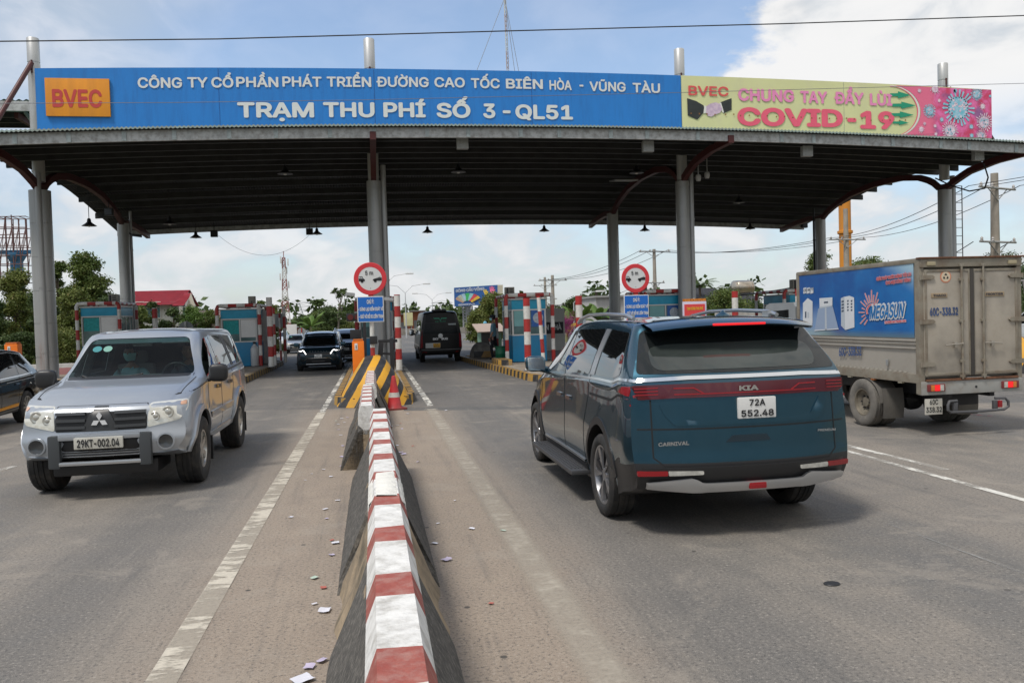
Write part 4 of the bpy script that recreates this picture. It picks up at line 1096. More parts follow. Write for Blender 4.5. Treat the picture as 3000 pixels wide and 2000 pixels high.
b = MB(); b.rbox((0, 0, 1.15), (.75, .6, 2.3), .02); o = b.build('control_cabinet', mat('cabinet_grey', (.42, .40, .40), .5, var=.08)); p = gp(600 + 1020 / 6.03, 860 + 1245 / 6.03, .2); o.location = (p.x - .05, p.y + .9, .2); tag(o, 'tall pale grey cabinet between the left booth and the striped posts', 'cabinet')
PAP = [mat('paper_white', (.68, .68, .74), .8, var=.1), mat('paper_lilac', (.52, .46, .60), .8, var=.2), mat('paper_green', (.45, .55, .46), .8), mat('paper_red', (.42, .12, .09), .8)]
rl = random.Random(11); pmesh = []
for mi in range(4):
 for k in range(3):
  b = MB(); f0 = rl.uniform(.3, .7); a_ = rl.uniform(.004, .018); w_, h_ = rl.uniform(.035, .06), rl.uniform(.05, .085)
  def fn(u, v): return Vector(((u - .5) * w_ + .002 * sin(v * 5 + k), (v - .5) * h_ + .002 * sin(u * 6), .003 + a_ * .5 * (abs(u - f0) ** 1.3) * 2 + .002 * sin(v * 4 + u * 3) ** 2))
  b.grid(fn, 4, 4)
  o = b.build('paper_scrap', PAP[mi], fix=False); pmesh.append((mi, o.data)); bpy.data.objects.remove(o)
LIT = [(705, 1558, 0, 1.9), (482 * 1.2755 / 1.2755, 1492, 1, 1.0)]
def scrap(px, py, mi, sc=1.0):
 p = gp(px, py, .006); me = rl.choice([m for a, m in pmesh if a == mi])
 o = bpy.data.objects.new('paper_scrap', me); COL.objects.link(o); o.location = p; o.rotation_euler = (0, 0, rl.uniform(0, 6.28)); o.scale = (sc,) * 3
 side = 'left' if p.x < 0 else 'right'
 return tag(o, ['crumpled white', 'crumpled lilac', 'crumpled pale green', 'crumpled red'][mi] + ' paper scrap lying on the dusty strip %s of the barrier' % side, 'paper scrap', 'paper scraps littering the road beside the barrier')
for x, y, mi, sc in [(450, 1555, 0, 1.5), (480, 1495, 1, 1), (550, 1235, 0, 1.2), (505, 1085, 2, .9), (582, 980, 1, .8), (600, 925, 0, .9), (585, 912, 3, .7), (555, 770, 0, .8), (610, 730, 0, .7), (395, 806, 0, .6), (560, 812, 1, .6), (580, 620, 0, .7), (545, 588, 0, .6), (490, 608, 0, .5), (460, 637, 0, .5),
      (627, 572, 1, .8), (628, 530, 1, .8), (635, 480, 1, .9), (625, 430, 0, .8), (615, 405, 1, .8), (628, 355, 0, .9), (655, 350, 1, .9), (600, 365, 2, .7), (640, 372, 0, .7), (612, 380, 0, .7), (545, 1130, 3, .9), (505, 1205, 0, .6),
      (540, 1465, 1, .8), (1110, 1003, 1, 1.2), (1225, 860, 0, .9), (1370, 868, 2, .8), (1055, 927, 0, .8), (900, 510, 1, 1.3), (915, 518, 1, 1.0), (980, 553, 1, .8), (880, 478, 0, .9), (860, 390, 0, .9), (885, 385, 0, .8), (905, 402, 1, .8), (850, 352, 0, .9), (930, 332, 0, .8), (1110, 317, 0, 1.1), (897, 376, 3, .7), (925, 592, 0, .7), (955, 480, 3, .6), (870, 505, 1, .8), (1150, 730, 0, .5), (1072, 835, 0, .5), (893, 548, 0, .7), (1315, 1202, 3, .5)]:
 scrap(600 + x / 1.568, 1000 + y / 1.568, mi, sc * 1.05)
b = MB(); N = 18
b.add([(.075 * cos(2 * pi * k / N) * (1 + .08 * sin(3 * k)), .06 * sin(2 * pi * k / N), .0) for k in range(N)] + [(.07 * cos(2 * pi * k / N), .055 * sin(2 * pi * k / N), .008) for k in range(N)], [tuple(range(N, 2 * N))] + [(k, (k + 1) % N, N + (k + 1) % N, N + k) for k in range(N)])
o = b.build('rubber_scrap', BLACKP); o.scale = (.75,) * 3; o.location = gp(2437, 1709, .004); tag(o, 'flat black rubber scrap lying alone on the right lane', 'scrap')
b = MB(); p = gp(2280 + 1540 / 2.8, 720 + 1382 / 2.8); q_ = gp(2280 + 1790 / 2.8, 720 + 1402 / 2.8)
d = (q_ - p); b.grid(lambda u, v: d * u + Vector((0, .10 * (v - .5) * (1 - .6 * u), .006 + .008 * abs(sin(u * 9)))), 14, 2)
o = b.build('plastic_strip', mat('strip_red', (.42, .05, .07), .5), fix=False); o.location = p; tag(o, 'torn red plastic strip lying on the road behind the truck', 'scrap')
# ================================================================== vehicles
def pchip(keys):
 """smooth monotone curve through (x, value) keys"""
 xs = [k[0] for k in keys]; ys = [k[1] for k in keys]; n = len(xs)
 if n == 1: return lambda x: ys[0]
 d = [(ys[i + 1] - ys[i]) / (xs[i + 1] - xs[i]) for i in range(n - 1)]
 m = [0.0] * n; m[0], m[-1] = d[0], d[-1]
 for i in range(1, n - 1):
  if d[i - 1] * d[i] > 0:
   w1 = 2 * (xs[i + 1] - xs[i]) + xs[i] - xs[i - 1]; w2 = xs[i + 1] - xs[i] + 2 * (xs[i] - xs[i - 1])
   m[i] = (w1 + w2) / (w1 / d[i - 1] + w2 / d[i])
 def f(x):
  if x <= xs[0]: return ys[0]
  if x >= xs[-1]: return ys[-1]
  i = 0
  while x > xs[i + 1]: i += 1
  h = xs[i + 1] - xs[i]; t = (x - xs[i]) / h
  return ys[i] * (1 + 2 * t) * (1 - t) ** 2 + m[i] * h * t * (1 - t) ** 2 + ys[i + 1] * t * t * (3 - 2 * t) + m[i + 1] * h * t * t * (t - 1)
 return f
def catmull(P, sub):
 """points of an open curve, with duplicated points kept as corners"""
 out = []
 n = len(P)
 for i in range(n - 1):
  a, b, c, d = P[max(0, i - 1)], P[i], P[i + 1], P[min(n - 1, i + 2)]
  for k in range(sub):
   t = k / sub
   out.append(tuple(.5 * (2 * b[j] + (c[j] - a[j]) * t + (2 * a[j] - 5 * b[j] + 4 * c[j] - d[j]) * t * t + (3 * b[j] - a[j] - 3 * c[j] + d[j]) * t ** 3) for j in (0, 1)))
 out.append(P[-1])
 return out
def car_shell(sp, shrink=0.0, nu=72, zmin=None, sub=5, xr=None):
 """closed body of revolution-free loft: sections across the car, end faces bowed"""
 F = {k: pchip(sp[k]) for k in ('zb', 'zmid', 'zbelt', 'ztop', 'wsill', 'wmid', 'wbelt', 'wtop')}
 x0, x1 = (sp['x0'], sp['x1']) if xr is None else xr
 rf, ff = pchip(sp['rear']), pchip(sp['front'])
 rows = []
 xs = [x0 + (x1 - x0) * (.5 - .5 * cos(pi * (i / nu))) * .35 + (x1 - x0) * (i / nu) * .65 for i in range(nu + 1)]
 xs[0], xs[-1] = x0, x1
 xs[1] = x0 + .02; xs[-2] = x1 - .02
 mid = (sp['x0'] + sp['x1']) / 2
 crown0 = sp.get('crown', .02)
 def warp(x, y, z):
  wr = max(0, (mid - x) / (mid - sp['x0'])) ** 5; wf = max(0, (x - mid) / (sp['x1'] - mid)) ** 5
  W = sp['W'] / 2
  return x + wr * (rf(z) + sp.get('rbow', .10) * abs(y / W) ** 2.6) - wf * (ff(z) + sp.get('fbow', .16) * abs(y / W) ** 2.4)
 for x in xs:
  zb, zm, zl, zt = F['zb'](x), F['zmid'](x), F['zbelt'](x), F['ztop'](x)
  ws, wm, wb, wt = [F[k](x) - shrink for k in ('wsill', 'wmid', 'wbelt', 'wtop')]
  zt -= shrink
  if zmin is not None: zb = zmin; zm = max(zm, zb + .05)
  h = max(.004, zt - zl)
  crown = crown0 * min(1, h / .35)
  k = min(1, h / .42)                      # how much of a cabin there is here
  wt = wb - .10 + (wt - (wb - .10)) * k
  pts = [(0, zb), (ws * .7, zb), (ws - .03, zb + .005), (ws, zb + .05), (wm - .006, (zb + zm) / 2 + .02), (wm, zm), ((wm * .35 + wb * .65), zl - .06), (wb, zl),
    (wb + (wt - wb) * .5 - .004 + .012 * k, zl + h * .45), (wt, zl + h * .86 * k + h * .5 * (1 - k)), (wt - .045 - .03 * k, zl + h * (.955 * k + .75 * (1 - k))), (wt * .72, zt - crown * .55), (wt * .38, zt - crown * .12), (0, zt)]
  cur = catmull(pts, sub)
  rows.append([(x, max(0, y), z) for y, z in cur])
 m = len(rows[0])
 vs = []; fs = []
 def put(x, y, z): vs.append(Vector((warp(x, y, z), y, z))); return len(vs) - 1
 R = [[put(*p) for p in r] for r in rows]
 L = [[(R[i][j] if (j in (0, m - 1)) else put(p[0], -p[1], p[2])) for j, p in enumerate(r)] for i, r in enumerate(rows)]
 for i in range(len(rows) - 1):
  for j in range(m - 1):
   fs.append((R[i][j], R[i][j + 1], R[i + 1][j + 1], R[i + 1][j]))
   fs.append((L[i][j], L[i + 1][j], L[i + 1][j + 1], L[i][j + 1]))
 for i in (0, len(rows) - 1):                 # end faces as grids between the two sides
  nc = 12
  G = []
  for j in range(m):
   x, y, z = rows[i][j]
   if j in (0, m - 1): G.append([R[i][j]] * (nc + 1)); continue
   G.append([L[i][j]] + [put(x, -y + 2 * y * k / nc, z) for k in range(1, nc)] + [R[i][j]])
  for j in range(m - 1):
   for k in range(nc):
    q = [G[j][k], G[j][k + 1], G[j + 1][k + 1], G[j + 1][k]]
    u = []
    for a in q:
     if a not in u: u.append(a)
    if len(u) >= 3: fs.append(tuple(u if i == 0 else u[::-1]))
 me = bpy.data.meshes.new('shell'); me.from_pydata(vs, [], fs)
 bm = bmesh.new(); bm.from_mesh(me); bmesh.ops.remove_doubles(bm, verts=bm.verts[:], dist=1e-5); bmesh.ops.recalc_face_normals(bm, faces=bm.faces[:]); bm.to_mesh(me); bm.free()
 return me
def boolean(me, cutters):
 """subtract cutter meshes; returns the evaluated mesh"""
 o = bpy.data.objects.new('tmp', me); COL.objects.link(o); tmp = [o]
 for c in cutters:
  co = bpy.data.objects.new('cut', c); COL.objects.link(co); tmp.append(co)
  md = o.modifiers.new('b', 'BOOLEAN'); md.operation = 'DIFFERENCE'; md.solver = 'EXACT'; md.object = co
 dg = bpy.context.evaluated_depsgraph_get(); dg.update()
 out = bpy.data.meshes.new_from_object(o.evaluated_get(dg))
 for t in tmp: bpy.data.objects.remove(t)
 return out
def mesh_of(mb):
 me = bpy.data.meshes.new('c'); me.from_pydata(mb.v, [], mb.f)
 bm = bmesh.new(); bm.from_mesh(me); bmesh.ops.recalc_face_normals(bm, faces=bm.faces[:]); bm.to_mesh(me); bm.free()
 return me
class Proj:
 """lays trim, glass and lamps onto a body surface"""
 AX = {'left': (Vector((0, -1, 0)), lambda u, v: Vector((u, 5, v))), 'right': (Vector((0, 1, 0)), lambda u, v: Vector((u, -5, v))),
   'front': (Vector((-1, 0, 0)), lambda u, v: Vector((9, u, v))), 'rear': (Vector((1, 0, 0)), lambda u, v: Vector((-9, u, v))),
   'top': (Vector((0, 0, -1)), lambda u, v: Vector((u, v, 9)))}
 def __init__(s, me):
  bm = bmesh.new(); bm.from_mesh(me); s.t = BVHTree.FromBMesh(bm); bm.free()
 def hit(s, side, u, v):
  d, f = s.AX[side]; o = f(u, v)
  h = s.t.ray_cast(o, d)
  if h[0] is None:                         # off the edge: the nearest point beside the last hit
   q = s.t.find_nearest(o + d * s.last)
   return q[0], -d
  s.last = (h[0] - o).length
  return h[0], -d
 last = 6.0
 def panel(s, side, outline, lift=.004, thick=.012, step=.08, mi=0, mb=None, bulge=0.0):
  """outline in the two coordinates of that side, conformed to the surface and given a rim"""
  mb = mb or MB(); n = len(outline)
  us = [p[0] for p in outline]; vs_ = [p[1] for p in outline]
  out = []
  for i in range(n):                       # refine the edges
   a, b = outline[i], outline[(i + 1) % n]; L = math.hypot(b[0] - a[0], b[1] - a[1]); k = max(1, int(L / step))
   out += [(a[0] + (b[0] - a[0]) * j / k, a[1] + (b[1] - a[1]) * j / k) for j in range(k)]
  N = len(out); P = [Vector(p) for p in out]
  def inside(x, y):
   c = False
   for i in range(N):
    (x1, y1), (x2, y2) = out[i], out[i - 1]
    if (y1 > y) != (y2 > y) and x < (x2 - x1) * (y - y1) / (y2 - y1) + x1: c = not c
   return c
  u = min(us) + step * .5
  while u < max(us):
   v = min(vs_) + step * .5
   while v < max(vs_):
    if inside(u, v) and min(math.hypot(u - q[0], v - q[1]) for q in out) > step * .4: P.append(Vector((u, v)))
    v += step
   u += step
  V2, E2, F2, *_ = delaunay_2d_cdt(P, [(i, (i + 1) % N) for i in range(N)], [], 1, 1e-5)
  top = []; base = []
  for p in V2:
   h, nrm = s.hit(side, p[0], p[1])
   top.append(h + nrm * lift); base.append(h - nrm * thick)
  M = len(V2)
  rim = {}
  for f in F2:
   for i in range(len(f)):
    e = (f[i], f[(i + 1) % len(f)])
    if (e[1], e[0]) in rim: del rim[(e[1], e[0])]
    else: rim[e] = 1
  fs = [tuple(f) for f in F2] + [(a, b, b + M, a + M) for a, b in rim]
  mb.add(top + base, fs, mi)
  return mb
 def ribbon(s, side, pts, w, lift=.002, mb=None, mi=0, step=.06, thick=.004):
  """narrow strip along a polyline on that side"""
  mb = mb or MB(); P = []
  for a, b in zip(pts, pts[1:]):
   L = math.hypot(b[0] - a[0], b[1] - a[1]); k = max(1, int(L / step))
   P += [(a[0] + (b[0] - a[0]) * j / k, a[1] + (b[1] - a[1]) * j / k) for j in range(k)]
  P.append(pts[-1]); vs = []; n = len(P)
  for i, (x, y) in enumerate(P):
   a = P[max(0, i - 1)]; b = P[min(n - 1, i + 1)]; L = math.hypot(b[0] - a[0], b[1] - a[1]) or 1
   nx_, ny_ = -(b[1] - a[1]) / L * w / 2, (b[0] - a[0]) / L * w / 2
   for sg, ll in ((-1, -thick), (-1, lift), (1, lift), (1, -thick)):
    h, nr = s.hit(side, x + nx_ * sg, y + ny_ * sg); vs.append(h + nr * ll)
  fs = []
  for i in range(n - 1):
   for j in range(3): fs.append((i * 4 + j, i * 4 + j + 1, i * 4 + 4 + j + 1, i * 4 + 4 + j))
  return mb.add(vs, fs, mi)
def rounded(pts, r, n=4):
 """round the corners of a polygon"""
 out = []; N = len(pts)
 for i in range(N):
  a, b, c = Vector(pts[i - 1]), Vector(pts[i]), Vector(pts[(i + 1) % N])
  ra = min(r, (a - b).length * .45, (c - b).length * .45)
  p, q = b + (a - b).normalized() * ra, b + (c - b).normalized() * ra
  for k in range(n + 1):
   t = k / n; out.append(tuple(p * (1 - t) ** 2 + b * 2 * t * (1 - t) + q * t * t))
 return out
def mirror(pts): return [(-x, y) for x, y in pts][::-1]
TYRE = mat('tyre_rubber', (.018, .018, .018), .8, bump=.25, bscale=60, dirt=(.10, .085, .07), dirt_amt=.5, dscale=7)
TYRE_D = mat('tyre_dusty', (.13, .12, .105), .9, bump=.3, bscale=50, dirt=(.22, .20, .17), dirt_amt=.6, dscale=6)
ALLOY = mat('alloy', (.55, .54, .51), .3, .85, var=.15, dirt=(.25, .22, .18), dirt_amt=.4, dscale=6)
ALLOY_D = mat('alloy_two_tone', (.16, .165, .17), .3, .85)
CHROME = mat('chrome', (.72, .73, .74), .12, 1.0)
SATIN = mat('satin_silver', (.55, .56, .57), .28, .85)
TRIM = mat('trim_black', (.016, .016, .017), .42)
GAP = mat('panel_gap', (.008, .008, .009), .8)
GLASS_B = mat('tinted_glass', (.006, .007, .008), .02, spec=.62, coat=.6)
REDLAMP = mat('red_lamp', (.26, .005, .010), .12, coat=.5)
REDLAMP_D = mat('red_lamp_dark', (.075, .003, .008), .12, coat=.3)
REDLIT = mat('red_lamp_lit', (.45, .008, .012), .2, emit=(1, .015, .02), estr=.45, coat=.3)
AMBER = mat('amber_lamp', (.60, .18, .03), .15, coat=.8)
CLEARL = mat('clear_lamp', (.62, .61, .56), .10, .25, coat=1.0, var=.3, vscale=22)
PLATE = mat('number_plate', (.66, .66, .64), .4)
PLATEY = mat('number_plate_yellow', (.62, .38, .02), .4)
INT = mat('interior_dark', (.06, .062, .062), .8)
def wheel(parent, x, y, R, w, rimR, style, out=1, name='wheel', rubber=None, rimm=None, spin=0.3):
 """tyre with a rim as its own sub-part; out is the side that faces outwards (+1 left)"""
 M = Matrix.Translation((x, y, R)) @ Matrix.Rotation(-pi / 2 * out, 4, 'X')
 b = MB(); hw = w / 2
 prof = [(rimR - .005, -hw * .8), (rimR + .01, -hw * .92), (R * .80, -hw * 1.03), (R * .93, -hw * .98), (R * .985, -hw * .8), (R * .985, -hw * .42), (R * .972, -hw * .40), (R * .972, -hw * .34), (R, -hw * .32), (R, -.012), (R * .985, -.01), (R * .985, .01), (R, .012), (R, hw * .32), (R * .972, hw * .34), (R * .972, hw * .40), (R * .985, hw * .42), (R * .985, hw * .8), (R * .93, hw * .98), (R * .80, hw * 1.03), (rimR + .01, hw * .92), (rimR - .005, hw * .8)]
 b.lathe(prof, 40, M)
 t = b.build(name, rubber or TYRE, parent)
 b = MB()
 b.lathe([(rimR, hw * .86), (rimR - .018, hw * .84), (rimR - .03, hw * .5), (rimR - .04, -hw * .2)], 36, M)      # barrel
 if style == 'steel':
  b.lathe([(rimR - .03, hw * .45), (rimR * .72, hw * .30), (rimR * .6, hw * .02), (rimR * .42, hw * .0), (rimR * .34, hw * .3), (rimR * .25, hw * .34), (.001, hw * .36)], 30, M)
  for k in range(6):
   a = k * pi / 3; c = M @ Vector((cos(a) * rimR * .48, sin(a) * rimR * .48, hw * .08)); d = (M.to_3x3() @ Vector((0, 0, 1))) * .03
   b.cyl(c - d, c + d, rimR * .06, n=8, mi=1)
 else:
  ns = {'ten': 10, 'six': 6, 'blade': 5}[style]
  b.lathe([(.001, -hw * .1), (rimR - .04, -hw * .15)], 24, M, 1)
  b.lathe([(rimR * .26, hw * .45), (rimR * .22, hw * .68), (.05, hw * .72), (.001, hw * .72)], 20, M)
  for k in range(ns):
   a = 2 * pi * k / ns + spin
   wi, wo = (.16, .16) if style == 'ten' else ((.26, .30) if style == 'six' else (.42, .62))
   if style == 'blade':
    for s_, sh in ((0, .20), (1, -.17)):
     pts = [(rimR * .18, -.05 + sh * .2), (rimR * .965, sh - .17), (rimR * .965, sh + .13), (rimR * .20, .20 + sh * .2)]
     q = [(r_ * cos(a + t_), r_ * sin(a + t_)) for r_, t_ in pts]
     z0, z1 = hw * .52, hw * (.74 if s_ == 0 else .66)
     b.add([M @ Vector((p[0], p[1], z1 + (hw * .08 if i in (1, 2) else 0))) for i, p in enumerate(q)] + [M @ Vector((p[0], p[1], z0)) for p in q], [(0, 1, 2, 3), (0, 4, 5, 1), (1, 5, 6, 2), (2, 6, 7, 3), (3, 7, 4, 0)], 0 if s_ == 0 else 2)
   else:
    q = []
    for r_, ww in ((rimR * .2, wi), (rimR * .96, wo)):
     for sg in (-1, 1):
      q.append((r_ * cos(a) - sg * ww * rimR * .5 * sin(a), r_ * sin(a) + sg * ww * rimR * .5 * cos(a)))
    q = [q[0], q[2], q[3], q[1]]
    b.add([M @ Vector((p[0], p[1], hw * (.72 if i in (0, 3) else .80))) for i, p in enumerate(q)] + [M @ Vector((p[0], p[1], hw * .4)) for p in q], [(0, 1, 2, 3), (0, 4, 5, 1), (1, 5, 6, 2), (2, 6, 7, 3), (3, 7, 4, 0)])
 b.build('rim', rimm or [ALLOY, TRIM, ALLOY_D], t, ang=30)
 return t
def paint(name, col, metal=.6, rough=.32, coat=1.0, dirt=None, dirt_amt=0):
 return mat(name, col, rough, metal, coat=coat, var=.04, vscale=3, dirt=dirt, dirt_amt=dirt_amt, dscale=2)
def arch_cut(x, W, R, side, depth=.34):
 b = MB(); y0, y1 = (W - depth, W + .3) if side > 0 else (-W - .3, -W + depth)
 b.tube([(x, y0, R[1]), (x, y1, R[1])], R[0], 36)
 return b
def build_car(sp, label, cat, loc, rz, name):
 """body with wheel arches, optional cabin opening, wheels; returns thing, projector, body"""
 t = thing(name, label, cat, loc, rz)
 me = car_shell(sp)
 cuts = []
 for x in sp['axles']:
  for sd in (-1, 1): cuts.append(mesh_of(arch_cut(x, sp['W'] / 2, (sp['archR'], sp['R'] + .01), sd)))
 outer = me.copy()
 pj = Proj(outer)
 if sp.get('cabin'):
  inner = car_shell(sp, shrink=.07, nu=40, zmin=sp['cabin'][0], sub=3, xr=(sp['cabin'][1], sp['cabin'][2]))
  cuts.append(inner)
  for side, pts in sp['cabin'][3]:
   b = MB(); d, f = Proj.AX[side]
   n = len(pts); dep = sp['cabin'][4]
   if side == 'front': A = [Vector((dep, u, v)) for u, v in pts]; Bq = [Vector((9, u, v)) for u, v in pts]
   else: A = [Vector((u, .3 if side == 'left' else -.3, v)) for u, v in pts]; Bq = [Vector((u, 3 if side == 'left' else -3, v)) for u, v in pts]
   b.add(A + Bq, [tuple(range(n)), tuple(range(2 * n - 1, n - 1, -1))] + [(i, (i + 1) % n, n + (i + 1) % n, n + i) for i in range(n)])
   cuts.append(mesh_of(b))
 m2 = boolean(me, cuts)
 m2.materials.clear()
 for m in (sp['paint'], TRIM, INT): m2.materials.append(m)
 W = sp['W'] / 2
 for p in m2.polygons:
  c = p.center; p.material_index = 0
  for x in sp['axles']:
   dd = math.hypot(c.x - x, c.z - sp['R'] - .01)
   if dd < sp['archR'] + .003 and (dd > sp['archR'] - .02 or True) and abs(c.y) < W - .005 and (dd < sp['archR'] - .02 and abs(c.y) < W - .28 or abs(dd - sp['archR']) < .02 and (p.normal.x * (c.x - x) + p.normal.z * (c.z - sp['R'])) < 0): p.material_index = 1
  if c.z < F_zb(sp, c.x) + .02 and p.normal.z < -.5: p.material_index = 1
  if sp.get('cabin') and sp['cabin'][1] - .15 < c.x < sp['cabin'][2] + .1 and abs(c.y) < W - .05 and c.z > sp['cabin'][0] - .01:
   h, nr, i_, d_ = pj.t.find_nearest(c)
   if d_ > .012: p.material_index = 2
  if sp.get('clad') and c.z < sp['clad'](c.x): p.material_index = 1
 m2.shade_smooth(); m2.set_sharp_from_angle(angle=radians(38))
 body = bpy.data.objects.new('body', m2); COL.objects.link(body); body.parent = t
 for x in sp['axles']:
  for sd in (-1, 1):
   wheel(t, x, sd * (sp['track'] - sp['tw'] / 2), sp['R'], sp['tw'], sp['rimR'], sp['rim'], sd, spin=.2 + x, rimm=sp.get('rimm'))
 return t, pj, body
def F_zb(sp, x):
 if '_zb' not in sp: sp['_zb'] = pchip(sp['zb'])
 return sp['_zb'](x)
def add(pj, side, pts, name, m, parent, lift=.004, thick=.012, step=.08, ang=40):
 return pj.panel(side, pts, lift, thick, step).build(name, m, parent, ang=ang)
def seam(pj, lines, parent, name='panel_seam', w=.010, m=None):
 for side, pts in lines:
  pj.ribbon(side, pts, w, .0025).build(name, m or GAP, parent, fix=True)
def plate(pj, side, y0, z0, w, h, rows, parent, m=PLATE, tm=None, lift=.02):
 """number plate with its characters"""
 mb = MB(); hit, nr = pj.hit(side, y0, z0)
 if side == 'rear': o = Vector((hit.x - lift, y0, z0)); U = Vector((0, -1, 0))
 else: o = Vector((hit.x + lift, y0, z0)); U = Vector((0, 1, 0))
 N = -Vector((1, 0, 0)) if side == 'rear' else Vector((1, 0, 0))
 mb.rbox(o - N * .012, (.03, w, h), .012)
 pl = mb.build('number_plate', m, parent)
 mb = MB(); n = len(rows)
 for i, tx in enumerate(rows):
  hh = h / n * (.62 if n > 1 else .68)
  zc = z0 + h / 2 - h / n * (i + .5) - hh / 2
  write(mb, tx, Vector((o.x, y0, zc)) + N * .0065, U, (0, 0, 1), hh, w * (.86 if i or n == 1 else .42), .022, align='c')
 mb.build('lettering', tm or SBK, pl, smooth=False, fix=False)
 return pl
def door_mirror(parent, x, y, z, sd, m, glass_rear=True, sz=(.15, .26, .19), gm=None):
 b = MB(); se = lambda v, e: math.copysign(abs(v) ** e, v); c0 = Vector((x, y + sd * sz[1] / 2, z))
 b.grid(lambda u, v: c0 + Vector((se(sin(pi * v), .5) * se(cos(2 * pi * u), .55) * sz[0] / 2, se(sin(pi * v), .5) * se(sin(2 * pi * u), .55) * sz[1] / 2, -se(cos(pi * v), .6) * sz[2] / 2)), 28, 16)
 b.tube([(x + .03, y - sd * .06, z - .09), (x, y + sd * .06, z - .06)], .035, 8)
 k = b.build('door_mirror', m, parent, ang=60)
 b = MB(); b.rbox((x - sz[0] / 2 - .004, y + sd * sz[1] / 2, z), (.012, sz[1] * .86, sz[2] * .82), .005, rot=(0, .10, sd * .12)); b.build('mirror_glass', gm or CHROME, k)
 return k
# ---------------------------------------------------------------- blue minivan, seen from behind
MPV = dict(x0=-2.62, x1=2.50, W=1.99, axles=(-1.545, 1.545), R=.38, archR=.44, track=.985, tw=.24, rimR=.272, rim='blade', rimm=[mat('alloy_face', (.30, .30, .31), .3, .8), TRIM, mat('alloy_dark', (.05, .05, .055), .35, .7)], crown=.05, rbow=.20, fbow=.35,
   zb=[(-2.62, .33), (-2.45, .29), (-2.0, .25), (2.0, .22), (2.5, .34)], zmid=[(-2.62, .74), (0, .72), (2.5, .62)],
   clad=lambda x: .50 if x < -2.02 else (.33 if x < 1.9 else .3),
   zbelt=[(-2.62, 1.13), (-1.5, 1.13), (.9, 1.05), (1.5, .99), (2.2, .86), (2.5, .70)],
   ztop=[(-2.62, 1.60), (-2.5, 1.68), (-2.0, 1.745), (-.6, 1.765), (.2, 1.70), (.7, 1.54), (1.25, 1.24), (1.58, 1.075), (2.0, .985), (2.35, .86), (2.5, .71)],
   wsill=[(-2.62, .92), (-2.3, .945), (0, .93), (2.1, .90), (2.5, .72)], wmid=[(-2.62, .955), (-2.4, .985), (-1.545, .995), (0, .975), (1.545, .99), (2.2, .93), (2.5, .80)],
   wbelt=[(-2.62, .93), (-2.3, .955), (0, .955), (1.5, .93), (2.2, .84), (2.5, .74)], wtop=[(-2.62, .76), (-2.3, .785), (0, .775), (.7, .72), (2.5, .66)],
   rear=[(.3, .06), (.45, -.02), (.62, 0), (.9, .03), (1.13, .06), (1.3, .17), (1.6, .42), (1.76, .50)], front=[(.3, .10), (.5, 0), (.7, .04), (.86, .14), (1.0, .2)])
MBLUE = paint('paint_teal_blue', (.018, .074, .112), .82, .27)
MPV['paint'] = MBLUE
